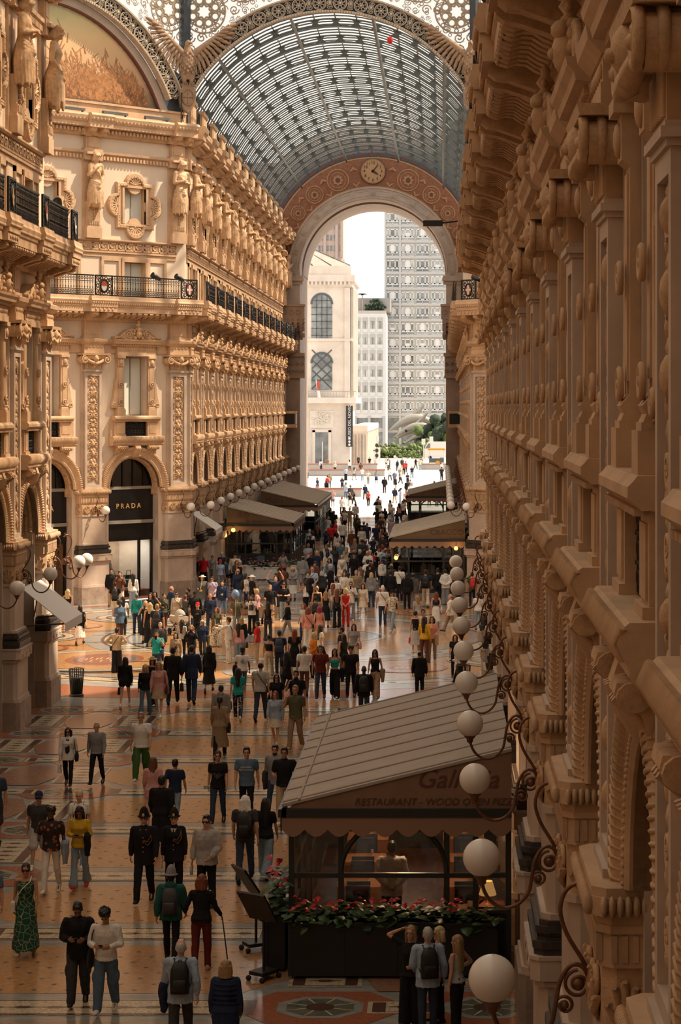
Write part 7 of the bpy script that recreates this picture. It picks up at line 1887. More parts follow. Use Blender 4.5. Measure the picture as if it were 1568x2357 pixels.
person(-.92, 39.3, 1.78, 0, 'behind', 'm', 'loose', 'w', 'suitp', 'k', 'short', 'k', 'm', '', 'person in white shirt standing inside the restaurant pavilion with hands behind', lod=0, z=.05)
FIGW = COL.objects[-1]
lt = empty('table_lamp', T(.80, 37.75, 1.06), label='small lit table lamp with cream shade behind the pavilion glass', cat='lamp'); b = MB('bronze'); b.lathe([(.07, 0), (.015, .02), (.012, .22)], (0, 0, 0), 10); ob('lamp_base', b, None, lt)
b = MB('shade'); b.lathe([(.155, .16), (.085, .40)], (0, 0, 0), 16); ob('lamp_shade', b, None, lt)
b = MB('wood'); b.box(.45, 1.1, 37.5, 38.0, .05, 1.06); ob('side_counter', b, label='dark wooden counter under the small table lamp', cat='counter')
def point_light(x, y, z, e, col, rad=.06): 
    l = bpy.data.lights.new('lamp_or_fill_light', 'POINT'); l.energy = e; l.color = col; l.shadow_soft_size = rad; o = bpy.data.objects.new('lamp_or_fill_light', l); COL.objects.link(o); o.location = (x, y, z)
point_light(.80, 37.75, 1.32, 4, (1, .55, .25)); 
for y in (39.6, 42.4, 45.2): point_light(-.7, y, 2.55, 70, (1, .60, .32), .12)  # added fill lights without fixtures, to brighten the pavilion interior
b = MB('amber')
for px, py, d, lab in ((518, 1232, 126.2, 'lower lit amber globe lamp under the sunlit pavilion'), (537, 1220, 126.6, 'upper lit amber globe lamp under the sunlit pavilion'), (1050, 1262, 112.3, 'lit amber lamp under the valance of the opposite pavilion'), (912, 1284, 112.2, 'small lit amber lamp at the free end of the opposite pavilion')):
    x, z = (px-VX)*d/FPX, CAMZ-(py-VY)*d/FPX; r = empty('wall_lamp', T(x, d, z), label=lab, cat='lamp'); b = MB('amber'); b.ball((0, 0, 0), .13 if px < 1000 and px > 500 and px != 912 else .11, 12, 8); ob('globe', b, None, r); c = MB('bronze'); c.tube([(0, 0, .12), (0, .1, .3), (0, .35, .32)], .015, 5); ob('bracket', c, None, r); point_light(x, d-.3, z, 8, (1, .5, .16), .12)
# menu stands beside the pavilion
for k, (x, y, a) in enumerate(((-3.35, 38.7, .5), (-3.05, 36.75, .95))):
    r = empty('menu_stand', T(x, y, 0) @ RZ(a), label=['taller black menu stand tilted beside the restaurant pavilion', 'lower black menu stand at the pavilion flower box'][k], cat='menu stand')
    b = MB('planterblack'); b.box(-.2, .2, -.16, .16, .10, .16); b.tube([(0, 0, .12), (0, 0, 1.15)], .025, 6); ob('stand', b, None, r)
    for q in ((-.22, -.15), (.22, -.15), (-.22, .15), (.22, .15)):
        b = MB('tyre'); b.ball((q[0], q[1], .05), .05, 8, 6); ob('caster', b, None, r)
    b = MB('planterblack'); b.box(-.02, .02, -.3, .3, 0, .62, None, T(0, 0, 1.02) @ RY(-.6)); ob('board', b, None, r)
# ================================================================== AWNINGS, BINS, DISPLAY, SMALL THINGS
mat('awningwhite', (.66, .63, .59), .8)
for y0, y1, n1, za, zb, lab in ((66.7, 69.9, 1.55, 4.15, 3.05, 'white fabric shop awning on the near corner building'), (111.8, 115.0, 1.5, 4.2, 3.35, 'white fabric shop awning behind the octagon corner lamp')):
    r = empty('awning', MF, label=lab, cat='awning'); b = MB('awningwhite'); b.add([(-y0, .2, za), (-y1, .2, za), (-y1, n1, zb), (-y0, n1, zb), (-y0, .2, za-.03), (-y1, .2, za-.03), (-y1, n1, zb-.03), (-y0, n1, zb-.03)], [(0, 1, 2, 3), (7, 6, 5, 4), (0, 3, 7, 4), (1, 5, 6, 2)]); b.add([(-y0, n1, zb), (-y1, n1, zb), (-y1, n1, zb-.28), (-y0, n1, zb-.28)], [(0, 1, 2, 3)]); ob('cloth', b, None, r)
    for y in (y0+.1, y1-.1): b = MB('ironwork'); b.tube([(-y, .1, za-1.2), (-y, n1-.05, zb-.02)], .025, 6); b.tube([(-y, .0, za-1.2), (-y, .2, za)], .02, 5); ob('arm', b, None, r)
def bin_(x, y, lab):
    r = empty('waste_bin', T(x, y, 0), label=lab, cat='waste bin'); b = MB('planterblack'); b.lathe([(.001, .05), (.17, .05), (.19, .5), (.19, .62), (.001, .62)], (0, 0, 0), 16); b.lathe([(.24, 0), (.25, .05), (.2, .08)], (0, 0, 0), 18); ob('body', b, None, r)
    s = MB('ironwork')
    for k in range(22): a = 2*PI*k/22; s.tube([(.19*cos(a), .19*sin(a), .06), (.225*cos(a), .225*sin(a), .55), (.25*cos(a), .25*sin(a), .92)], .012, 4)
    s.ring((0, 0, .92), .25, .016, 22, 5, 'z'); s.ring((0, 0, .70), .235, .012, 22, 5, 'z'); ob('slats', s, None, r)
bin_(-12.35, 72.6, 'black slatted waste bin beside the near corner pillar'); bin_(.72, 73.6, 'black slatted waste bin behind the lamp globes')
# shop of the octagon: lit display
mat('displaywhite', (.74, .70, .66), .8); mat('displaytan', (.42, .31, .21), .8); mat('boatblue', (.20, .36, .38), .5); mat('redbase', (.26, .07, .025), .45); mat('leatherbrown', (.16, .05, .02), .45); mat('goldcurtain', (.50, .26, .09), .5, var=.3, scale=3); mat('mannequin', (.60, .50, .38), .5); mat('jacketbeige', (.50, .42, .32), .8)
for k, w in enumerate(dgw[:2]):
    L = ML @ T(w); pr = dict(SHOP_M); pr.pop('shop_glass'); pr.pop('shop_frame')
    r = put('shop_window', pr, L, kind='structure', label=['lit shop window with black sign board and a blue boat display', 'shop window with golden curtains seen past the corner building'][k], cat='shop window')
    b = MB('black')
    for u in (-1.5, -.72, 1.5): b.box(u-.05, u+.05, -.6, -.46, .1, 3.1)
    b.box(-1.55, 1.55, -.6, -.46, 2.98, 3.1); b.box(-1.55, 1.55, -.6, -.46, 0, .14, 'redbase'); ob('shop_frame', b, None, r)
    g = MB('pane'); g.box(-1.5, 1.5, -.56, -.54, .14, 3.0); ob('shop_glass', g, None, r)
    b = MB('displaywhite' if k == 0 else 'goldcurtain'); b.box(-1.6, 1.6, -3.3, -3.2, 0, 3.2); b.box(-1.65, -1.6, -3.2, -.62, 0, 3.2); b.box(1.6, 1.65, -3.2, -.62, 0, 3.2); b.box(-1.6, 1.6, -3.2, -.62, 3.1, 3.2)
    if k == 0: b.box(-.75, -.1, -2.4, -2.3, 0, 3.2, 'displaytan')
    else:
        for i in range(18): b.tube([(-1.5+i*.175, -1.2, .1), (-1.5+i*.175, -1.2, 3.1)], .07, 6)
    b.box(-1.6, 1.6, -3.2, -.62, 0, .45 if k == 0 else .1, 'redbase'); ob('display_room', b, None, r)
    for txt in ('PRADA',): ob('shop_lettering', text_mesh('P R A D A', .36, .02, 'gold'), Matrix(((-1, 0, 0, 0), (0, 0, 1, -.44), (0, 1, 0, 4.62), (0, 0, 0, 1))), r)
    a = bpy.data.lights.new('display_light', 'AREA'); a.energy = 95 if k == 0 else 45; a.color = (1, .86, .72) if k == 0 else (1, .6, .3); a.size = 2.2; a.size_y = .5; a.shape = 'RECTANGLE'; ao = bpy.data.objects.new('display_light', a); COL.objects.link(ao); ao.matrix_basis = L @ T(0, -1.3, 3.05)
L = ML @ T(dgw[0])
mn = empty('mannequin', L @ T(.78, -1.25, .45), label='pale mannequin in beige jacket in the lit shop window', cat='mannequin')
for me_, c_ in ((pm(build_body, 'stand', 'm', 1), (.62, .50, .36)), (pm(build_top, 'stand', 'm', 'jacket', 1), (.52, .43, .32)), (pm(build_bottom, 'stand', 'm', 'suitp', 1), (.10, .07, .06))): colour(ob(me_.name.split('.')[0].replace('person_', 'mannequin_'), me_, SCL(1.08), mn), c_)
bt = empty('display_boat', L @ T(-.25, -1.3, .45), label='pale blue boat carrying bags in the lit shop window', cat='boat'); b = MB('boatblue')
sec = lambda x, w, z: [(x, w*cos(t), z-.42*abs(sin(t))*(1 if sin(t) < 0 else -.0)) for t in [PI+PI*i/8 for i in range(9)]]
b.loft([sec(.85, .02, .72), sec(.55, .26, .60), sec(0, .36, .52), sec(-.55, .34, .52), sec(-.8, .28, .56)], caps=True); ob('hull', b, None, bt)
for x, m, lab in ((.35, 'leatherbrown', 'brown leather bag standing in the blue display boat'), (-.4, 'planterblack', 'small black bag standing in the blue display boat')):
    hb = empty('handbag', L @ T(-.25+x, -1.3, .45), label=lab, cat='bag'); b = MB(m); b.box(-.26, .26, -.1, .1, .35, .72); ob('body', b, None, hb); b = MB(m); b.tube([(-.14, 0, .72), (-.12, 0, .95), (.12, 0, .95), (.14, 0, .72)], .018, 6); ob('handle', b, None, hb)
# spotlights on the balconies, balloons, pram
for M_, u, lab in ((ML, 1.0, 'black spotlight on the railing nearest the octagon corner'), (ML, 2.5, 'black spotlight on the railing above the shop sign'), (basis((WR, DF), (-1, -1)), -.9, 'black spotlight on the opposite corner railing'), (MF, -69.5, 'black spotlight behind the near corner railing')):
    r = empty('spotlight', M_ @ T(u, .85, 16.28), label=lab, cat='spotlight'); b = MB('ironwork'); b.lathe([(.001, -.28), (.09, -.26), (.12, .0), (.15, .26), (.13, .27), (.001, .2)], (0, 0, 0), 12, None, RY(R(65))); ob('housing', b, None, r); b = MB('ironwork'); b.tube([(0, 0, -.05), (.05, 0, -.12), (.05, .1, -.12)], .03, 5); ob('yoke', b, None, r)
mat('balloonred', (.60, .02, .03), .25); mat('balloonblue', (.16, .24, .42), .3)
for x, y, z, m, lab in (((898-VX)*116/FPX, 116, CAMZ-(92-VY)*116/FPX, 'balloonred', 'red foil balloon caught under the glass roof'), ((542-VX)*90/FPX, 90, CAMZ-(1368-VY)*90/FPX, 'balloonblue', 'blue balloon floating over the crowd')):
    r = empty('balloon', T(x, y, z), label=lab, cat='balloon'); b = MB(m); b.ball((0, 0, 0), (.17, .17, .21), 14, 10); ob('skin', b, None, r); b = MB('white'); b.tube([(0, 0, -.2), (.02, 0, -.6), (-.02, 0, -1.0 if m == 'balloonblue' else -.7)], .006, 4); ob('string', b, None, r)
q = floor_at(412, 1462); pr = empty('pram', T(q.x, q.y, 0) @ RZ(.6), label='grey baby pram with folding hood in the crowd', cat='pram'); mat('pramgrey', (.42, .38, .33), .8)
b = MB('pramgrey'); b.grid(lambda u, v: (.24*cos(PI*v), -.05-.32*cos(PI*.5*u)*sin(PI*v)*1.0, .78+.34*sin(PI*v)*(.35+.65*sin(PI*.5*u)) if 1 else 0), 6, 12); ob('hood', b, None, pr)
b = MB('pramgrey'); b.loft([[(x*s, y*s2, z) for x, y in ((-.24, -.42), (.24, -.42), (.24, .42), (-.24, .42))] for s, s2, z in ((.8, .9, .52), (1, 1, .62), (1, 1, .82))], smooth=False); ob('basket', b, None, pr)
b = MB('ironwork'); b.tube([(.22, -.4, .2), (.22, .35, .6), (.22, .62, 1.0), (-.22, .62, 1.0), (-.22, .35, .6), (-.22, -.4, .2)], .016, 5); b.tube([(.22, .4, .2), (.22, -.2, .6)], .016, 5); b.tube([(-.22, .4, .2), (-.22, -.2, .6)], .016, 5); ob('pram_frame', b, None, pr)
for x in (-.24, .24):
    for y in (-.4, .4): b = MB('tyre'); b.lathe([(.12, -.02), (.15, -.02), (.15, .02), (.12, .02)], (0, 0, 0), 16, None, T(x, y, .15) @ RY(PI/2)); b.tube([(x-.02, y, .15), (x+.02, y, .15)], .12, 12); ob('wheel', b, None, pr)
# balconet on the inner side of the arch piers and the little bracket camera
for sg in (-1, 1):
    x = (WL if sg < 0 else WR); r = empty('corner_balconet', T(x - sg*.62, DE-1.6, 8.0), label='small stone balconet by the great arch on the %s side' % ('sunlit' if sg < 0 else 'shaded'), cat='balcony')
    b = MB('tan'); b.box(-.6, .6, -.7, .7, 0, .25); b.box(-.62, .62, -.72, .72, 1.2, 1.36); 
    for y in (-.65, .65): b.box(-.6, .6, y-.06, y+.06, .25, 1.2)
    ob('ledge', b, None, r); b = MB('iron'); b.box(-.5, .5, -.74, -.70, .3, 1.15); b.box(-.03*1-sg*.0-.57*sg, .03-.57*sg, -.6, .6, .3, 1.15); ob('grille', b, None, r)
r = empty('security_camera', MRF @ T(60, 1.25, 14.9), label='dark camera on a thin arm at the balcony cornice', cat='camera'); b = MB('ironwork'); b.tube([(0, -.3, .1), (0, .5, .0)], .03, 5); ob('arm', b, None, r); b = MB('ironwork'); b.box(-.08, .08, .45, 1.0, -.09, .07); ob('housing', b, None, r)
# ================================================================== PIAZZA AND THE CITY BEYOND
mat('pz_stone', (.56, .52, .47), .8, var=.08, scale=.25); mat('pz_grey', (.40, .38, .36), .8, var=.1, scale=.4)
mat('palemarble', (.68, .60, .53), .75, var=.14, scale=.35); mat('palebright', (.72, .65, .58), .75, var=.08, scale=.5)
mat('bluegrey', (.50, .50, .50), .7); mat('concrete', (.52, .50, .46), .75, var=.05, scale=.3); mat('whitewall', (.74, .73, .72), .7); mat('towerpink', (.52, .40, .35), .8)
mat('wglass', (.22, .235, .24), .08, var=.6, scale=.35, spec=.7); mat('wglass2', (.42, .43, .42), .12, var=.5, scale=.3); mat('wwhite', (.72, .72, .72), .5); mat('rooftile', (.42, .31, .27), .8, var=.1, scale=1.)
b = MB('pz_stone'); b.box(-160, 160, DE+DEP, 330, -.3, -.004); b.box(-160, 160, 330, 620, -.3, -.006, 'pz_grey'); ob('ground_piazza', b, kind='structure', label='pale sunlit piazza paving', cat='ground')
def px2x(px, d): return (px - VX)*d/FPX
def py2z(py, d): return CAMZ - (py - VY)*d/FPX
# ---- museum tower
D = 344.; x1 = px2x(806, D); x0 = x1-26
mt = empty('museum_tower', T(x1, D, 0), label='pale marble museum tower with tall arched windows', cat='building')
def arch_poly(cx, z0, zs, r, n=16): return [(cx-r, z0), (cx+r, z0)] + [(cx+r*cos(PI*i/n), zs+r*sin(PI*i/n)) for i in range(n+1)]
zc = py2z(915, D); zt = py2z(640, D)
b = MB('palemarble'); b.box(-26, -0, 0, 20, 0, zt)
b.box(-.9, 0, -.25, 20.25, zc, zt-1.5); ob('tower_wall', b, None, mt)
b = MB('palemarble'); b.box(-26.3, .3, -.3, 20.3, py2z(782, D)-.2, py2z(782, D)+.2); b.box(-26.8, .8, -.8, 20.8, zt-.6, zt+.5); b.box(-26.4, .4, -.4, 20.4, zt-1.4, zt-.6)
for i in range(40): b.box(-26+i*.66, -26+i*.66+.33, -.75, -.4, zt-1.15, zt-.6)
b.box(-26.2, .2, -.2, 20.2, zt+.5, py2z(612, D)); ob('eaves', b, None, mt)
b = MB('rooftile'); zr = py2z(612, D); b.add([(-26, 0, zr), (0, 0, zr), (0, 20, zr), (-26, 20, zr), (-15, 8, zr+4.2), (-9, 8, zr+4.2)], [(0, 1, 5, 4), (1, 2, 5), (2, 3, 4, 5), (3, 0, 4)])
for i in range(9): b.tube([(-24+i*3, .05, zr+.1), (-17+i*1.1, 8, zr+4.1)], .07, 4, 'steel')
ob('roof', b, None, mt)
for z0p, z1p, dia in ((780, 700, 0), (898, 836, 1)):
    cx = px2x(741, D)-x1; r = 24*D/FPX
    f = MB('wglass'); f.slab(arch_poly(cx, py2z(z0p, D), py2z(z1p, D), r), -.06, .3, 1); w = ob('arched_window', f, None, mt)
    g = MB('steel')
    if not dia:
        for u in (-.5, 0, .5): g.box(cx+u*r-.06, cx+u*r+.06, -.14, -.05, py2z(z0p, D), py2z(z1p, D)+r*.85)
        for i in range(6): z = py2z(z0p-8-i*16, D); g.box(cx-r, cx+r, -.14, -.05, z-.06, z+.06)
    else:
        for k in range(-3, 4):
            for sg in (-1, 1): g.tube([(cx-r*.95, -.1, py2z(850, D)+k*1.6-sg*1.5), (cx+r*.95, -.1, py2z(850, D)+k*1.6+sg*1.5)], .09, 4) if abs(k) < 2 else None
        g.box(cx-r, cx+r, -.14, -.05, py2z(875, D)-.1, py2z(875, D)+.1)
    g.arch(cx, py2z(z1p, D), [(r-.2, -.12), (r+.15, -.12), (r+.15, .1)], 0, PI, 16); ob('mullion', g, None, w)
b = MB('palemarble')
for i in range(11): b.box(-.05, .5, 1.2+i*1.75, 1.9+i*1.75, 0 if 0 else zc, zt-1.6)
ob('side_pilasters', b, None, mt)
b = MB('palebright'); b.box(-26.4, 1.0, -1.4, 20.4, zc-.9, zc); ob('terrace_slab', b, None, mt)
b = MB('pz_grey')
for i in range(60): b.box(-26+i*.45, -26+i*.45+.08, -1.3, -1.22, zc, zc+.95)
b.box(-26, 1, -1.32, -1.2, zc+.9, zc+1.02); ob('terrace_railing', b, None, mt)
b = MB('palebright'); cx = px2x(741, D)-x1; rnd = random.Random(2)
b.box(cx-1.9, cx+1.9, -.12, .1, py2z(985, D), py2z(945, D))
for i in range(26):
    u, z = rnd.uniform(-1.4, 1.4), rnd.uniform(.5, 2.3); a = rnd.uniform(0, PI); l = rnd.uniform(.25, .6)
    b.tube([(cx+u, -.15, py2z(985, D)+z), (cx+u+l*cos(a), -.26, py2z(985, D)+z+l*sin(a)*.6), (cx+u+2*l*cos(a), -.12, py2z(985, D)+z+l*sin(a))], [.1, .16, .06], 6)
ob('stone_relief', b, None, mt)
b = MB('wglass'); b.box(cx-1.05, cx+1.05, -.05, .3, 0, py2z(995, D)); b.box(cx-1.5, cx-1.05, -.2, .3, 0, py2z(990, D), 'palebright'); b.box(cx+1.05, cx+1.5, -.2, .3, 0, py2z(990, D), 'palebright'); b.box(cx-1.5, cx+1.5, -.2, .3, py2z(995, D), py2z(988, D), 'palebright'); ob('portal', b, None, mt)
bn = MB('banner'); bx = px2x(805, D)-x1; bn.box(bx-.55, bx+.55, -.9, -.8, py2z(1028, D), py2z(934, D)); bo = ob('museum_banner', bn, T(x1, D, 0), label='long black vertical banner with white museum name', cat='banner')
me = text_mesh('MUSEO DEL NOVECENTO', .62, .01, 'lettering', align='LEFT'); ob('lettering', me, T(bx+.22, -.93, py2z(1012, D)) @ RX(PI/2) @ RZ(PI/2), bo)
lg = MB('lettering')
for i in range(3): lg.ball((bx, -.92, py2z(1023.5, D)+i*.5), (.2, .02, .2), 10, 6)
ob('emblem', lg, None, bo)
b = MB('palebright'); wx = 0.6
b.box(.3, 6.5, 14, 60, 0, py2z(985, 358)); 
for i in range(26): b.box(.0, 2.9 if 0 else .5, 14.5+i*1.75, 15.2+i*1.75, 0, py2z(985, 358)-1)
wg = MB('palemarble'); wg.box(0, 2.4, 6, 66, 0, 5.6); wg.box(-.1, 2.6, 5.9, 66, 5.6, 6.6)
for i in range(10): wg.box(.2+i*.24, .32+i*.24, 5.75, 6, 0, 5.2)
for i in range(34): wg.box(2.3, 2.62, 6.4+i*1.75, 7.0+i*1.75, 0, 5.4)
ob('museum_wing', wg, T(x1, D, 0), label='low pale colonnaded wing beside the museum tower', cat='building')
# ---- white mid-rise
D = 455.; x0, x1b = px2x(800, D), px2x(888, D); zt = py2z(722, D)
mb = empty('white_office_block', T(x0, D, 0), label='white six storey office block with narrow window columns', cat='building')
W = x1b-x0; b = MB('whitewall'); b.box(0, W+.1, 0, 25, 0, zt); ob('block_wall', b, None, mb)
rows = [(731, 765), (769, 801), (806, 838), (843, 875), (880, 911), (917, 952)]
cols = [(819, 830), (835, 847), (852, 864), (869, 881)]
for (ya, yb) in rows:
    for (xa, xb) in cols:
        f = MB('wglass2'); f.box(px2x(xa, D)-x0, px2x(xb, D)-x0, -.05, .4, py2z(yb, D), py2z(ya, D)); f.box((px2x(xa, D)+px2x(xb, D))/2-x0-.07, (px2x(xa, D)+px2x(xb, D))/2-x0+.07, -.12, 0, py2z(yb-4, D), py2z(ya+6, D), 'winmetal'); f.box(px2x(xa, D)-x0, px2x(xb, D)-x0, -.14, 0, py2z(ya+8, D), py2z(ya, D), 'bluegrey'); f.box(px2x(xa, D)-x0, px2x(xb, D)-x0, -.14, 0, py2z(yb, D), py2z(yb-8, D), 'wwhite')
        ob('window', f, None, mb)
b = MB('bluegrey')
for xa in (818, 850, 884): b.box(px2x(xa, D)-x0-.3, px2x(xa, D)-x0+.3, -.3, 0, 0, py2z(958, D))
b.box(px2x(822, D)-x0, px2x(884, D)-x0, -.06, .3, 0, py2z(962, D), 'wglass'); b.box(px2x(822, D)-x0, px2x(884, D)-x0, -.1, .3, py2z(994, D), py2z(985, D)); ob('ground_storey', b, None, mb)
b = MB('pz_grey'); b.box(-2, W, 1, 20, zt, zt+.7); b.box(0, 9, 4, 18, zt+.7, zt+3.5); ob('roof_terrace', b, None, mb)
for px, h, palm in ((833, 3.2, 1), (870, 2.4, 0), (852, 1.4, 0)):
    p = empty('potted_palm' if palm else 'roof_shrub', T(px2x(px, D), D+3, zt+.7), label='small palm tree on the white roof terrace' if palm else 'green shrub on the white roof terrace by the grey tower' if px == 870 else 'low green shrub in the middle of the roof terrace', cat='plant')
    b = MB('foliagedark')
    if palm:
        t = MB('rooftile'); t.tube([(0, 0, 0), (0, 0, h)], .12, 6); ob('trunk', t, None, p)
        for k in range(14):
            a = k*2*PI/14; b.loft([[(cos(a)*r+sin(a)*w*s2, sin(a)*r-cos(a)*w*s2, h+z) for s2 in (-1, 1)] for r, z, w in ((.1, .1, .05), (.7, .5, .16), (1.4, .2, .02))], caps=False)
    else:
        for k in range(40): b.ball((random.gauss(0, .8), random.gauss(0, .5), random.uniform(.2, h)), .35, 6, 4)
    ob('fronds' if palm else 'foliage', b, None, p)
# ---- grey slab tower
D = 470.; x0 = px2x(887, D); x1b = px2x(1120, D)
tw = empty('office_tower', T(x0, D, 0), label='tall grey slab tower with white window bands', cat='building')
b = MB('concrete'); b.box(0, x1b-x0, 0, 18, 0, py2z(380, D)); b.box(-.15, .25, -.3, 18, 0, py2z(380, D), 'bluegrey'); ob('tower_wall', b, None, tw)
b = MB('bluegrey'); b.box(px2x(921, D)-x0-.25, px2x(921, D)-x0+.25, -.35, 0, 0, py2z(380, D)); ob('column', b, None, tw)
fl = 0
for y in (957-36.2*k for k in range(0, 15)):
    b = MB('bluegrey'); b.box(0, x1b-x0, -.4, 0, py2z(y, D), py2z(y-5, D)); b.box(0, x1b-x0, -.2, 0, py2z(y-16, D), py2z(y-14, D)); ob('floor_slab', b, None, tw)
    for px in (890, 925, 959, 993, 1028):
        if px > 1000 and y < 500: continue
        f = MB('wglass2' if (int(y)+px) % 3 else 'wglass'); w = 28.; X0, X1 = px2x(px, D)-x0, px2x(px+w, D)-x0; z0, z1 = py2z(y-13, D), py2z(y-31, D)
        f.box(X0, X1, -.10, .4, z0, z1); 
        fr = MB('wwhite')
        for q in ((0, .27, .31, .69, .73, 1.0) if 1 else ()): fr.box(X0+(X1-X0)*q-.07, X0+(X1-X0)*q+.07, -.2, -.05, z0, z1)
        fr.box(X0, X1, -.2, -.05, z0-.12, z0+.12); fr.box(X0, X1, -.2, -.05, z1-.12, z1+.12)
        f.box(X0+(X1-X0)*.32, X0+(X1-X0)*.68, -.14, .1, z0, z0+(z1-z0)*random.Random(int(px+y)).choice([0, .5, 1, 1]), 'whitewall' if (int(y)*7+px) % 4 else 'wglass')
        za, zb = py2z(y-5.5, D), py2z(y-10.5, D); f.box(X0, X1, -.10, .3, za, zb); fr.box(X0, X1, -.16, -.05, za-.08, za+.08); fr.box(X0+(X1-X0)*.5-.06, X0+(X1-X0)*.5+.06, -.16, -.05, za, zb)
        o = ob('window', f, None, tw); ob('window_frame', fr, None, o)
b = MB('wglass'); 
for px in (890, 925, 959, 993): b.box(px2x(px, D)-x0, px2x(px+29, D)-x0, -.05, .3, py2z(990, D), py2z(962, D)); b.box(px2x(px, D)-x0, px2x(px+29, D)-x0, -.05, .3, 0, py2z(996, D))
ob('ground_storey', b, None, tw)
# ---- pink tower far behind on the left
D = 560.; x0, x1b = px2x(690, D), px2x(789, D)
pt = empty('pink_tower', T(x0, D, 0), label='pinkish tower with an overhanging top behind the museum roof', cat='building')
b = MB('towerpink'); W = x1b-x0; b.box(0, W, 0, 16, py2z(592, D), py2z(470, D)); b.box(1.5, W-2.2, 2, 16, 0, py2z(592, D)); 
for px in (748, 775, 787): b.box(px2x(px, D)-x0-.35, px2x(px, D)-x0+.35, -.5, 0, py2z(592 if px != 775 else 612, D), py2z(470, D))
b.slab([(W-2.2, py2z(612, D)), (W-1.2, py2z(612, D)), (W, py2z(592, D)), (W-2.2, py2z(592, D))], 0, 14, 1); b.box(0, W-2, -.2, 16, py2z(624, D), py2z(612, D)); ob('tower_wall', b, None, pt)
for y in (515, 541, 565):
    for px in (733, 741, 752, 760, 768, 781):
        f = MB('wglass'); f.box(px2x(px, D)-x0, px2x(px+5, D)-x0, -.06, .3, py2z(y+13, D), py2z(y, D)); ob('window', f, None, pt)
# ---- silver sculpture of leaping sea animals
D = 430.
sc = empty('leaping_sculpture', T(px2x(960, D), D, 0), label='large silver sculpture of leaping sea animals on the green', cat='sculpture')
def whale(cx, cz, L, a0, dy, thick, name, tail):
    b = MB('silver'); rings = []; n = 16
    for i in range(n+1):
        t = i/n; ang = a0 - t*1.9; r = thick*(sin(PI*min(1, t*1.02))**.7)*(1.15-.6*t)+.06
        x = cx + L*(t-.5)*1.05; z = cz + L*.26*sin(PI*t*.95) - t*L*.05
        rings.append([(x + r*.25*sin(w), dy + r*.8*cos(w), z + r*sin(w)) for w in [2*PI*k/12 for k in range(12)]])
    b.loft(rings)
    e = (cx+L*.5, dy, cz-L*.02)
    if tail:
        for sg in (-1, 1): b.loft([[(e[0]-.8, dy+sg*k*.15, e[2]+.1+k*.2) for k in (0, 1, .6)], [(e[0]+2.2, dy+sg*(1.6+k*.1), e[2]-.7+k*.15) for k in (0, 1, .6)]])
    m = (cx-L*.05, dy, cz+L*.2)
    b.loft([[(m[0]-.9, dy-.2, m[2]+thick*.5), (m[0]+.9, dy, m[2]+thick*.4), (m[0], dy+.3, m[2]+thick*.5)], [(m[0]+2.0, dy, m[2]+thick+2.2), (m[0]+2.3, dy, m[2]+thick+2.0), (m[0]+2.1, dy+.15, m[2]+thick+2.1)]])
    ob(name, b, None, sc)
whale(-.2, 4.8, 10.5, .6, 0, 1.15, 'leaping_body', True); whale(.4, 3.6, 9.4, .6, -1.6, .85, 'leaping_body', True); whale(-.6, 2.8, 8.0, .6, 1.2, .7, 'leaping_body', False); whale(1.2, 2.2, 7.4, .6, -2.2, .6, 'leaping_body', False)
b = MB('pz_grey'); b.box(-.6, 1.8, -1, 1, 0, 3.6); b.tube([(-4.2, -1, 2.0), (-1, -1, 1.4), (1, 0, 2.4)], .3, 8, 'silver'); ob('plinth', b, None, sc)
# ---- planting, board, vehicles, cart and benches
def shrub(px, d, w, h, m, lab, name='shrub', n=70):
    rnd = random.Random(int(px*7+d)); b = MB(m); 
    for i in range(n):
        x, y, z = rnd.gauss(0, w*.32), rnd.gauss(0, w*.2), abs(rnd.gauss(h*.45, h*.26)); b.ball((x, y, z), rnd.uniform(.12, .3)*h*.6, 6, 4, m if rnd.random() < .75 else 'foliage')
    o = empty(name, T(px2x(px, d), d, 0), label=lab, cat='tree' if name == 'tree' else 'shrub'); ob('foliage', b, None, o); t = MB('rooftile'); t.tube([(0, 0, 0), (0, 0, h*.6)], .1, 6); ob('stem', t, None, o)
shrub(868, 405, 5, 2.6, 'foliage', 'round green bush beside the white notice board'); shrub(900, 405, 4.5, 2.8, 'foliage', 'green bush in the middle of the piazza planting'); shrub(940, 410, 5, 2.4, 'foliage', 'green bush under the silver sculpture'); shrub(925, 425, 6, 1.4, 'foliageyel', 'strip of yellow flowering shrubs on the green', n=120); shrub(868, 430, 6, 1.6, 'foliageyel', 'yellow flowering shrubs behind the notice board', n=100); shrub(985, 415, 6, 3.2, 'foliage', 'leafy bush before the dark evergreen'); shrub(1024, 425, 6, 7.5, 'foliagedark', 'dark evergreen tree beside the great arch pier', 'tree', 160); shrub(1003, 428, 6, 4.5, 'foliagedark', 'low dark evergreen beside the sculpture tail', 'tree', 120); shrub(960, 402, 5, 1.6, 'foliage', 'low hedge piece by the street signs')
b = MB('white'); d = 380.; b.box(-1.1, 1.1, 0, .4, 0, py2z(1030, d)); nb = ob('notice_board', b, T(px2x(861, d), d, 0), label='tall white notice pillar with dark figures on the piazza', cat='notice board')
b = MB('banner'); 
for i in range(3): b.ball((-.4+i*.4, -.02, py2z(1033, d)-.3), (.14, .02, .14), 8, 5)
for i in range(3): b.ball((.5, -.02, 1.0+i*.9), (.3, .02, .38), 8, 5)
ob('print', b, None, nb)
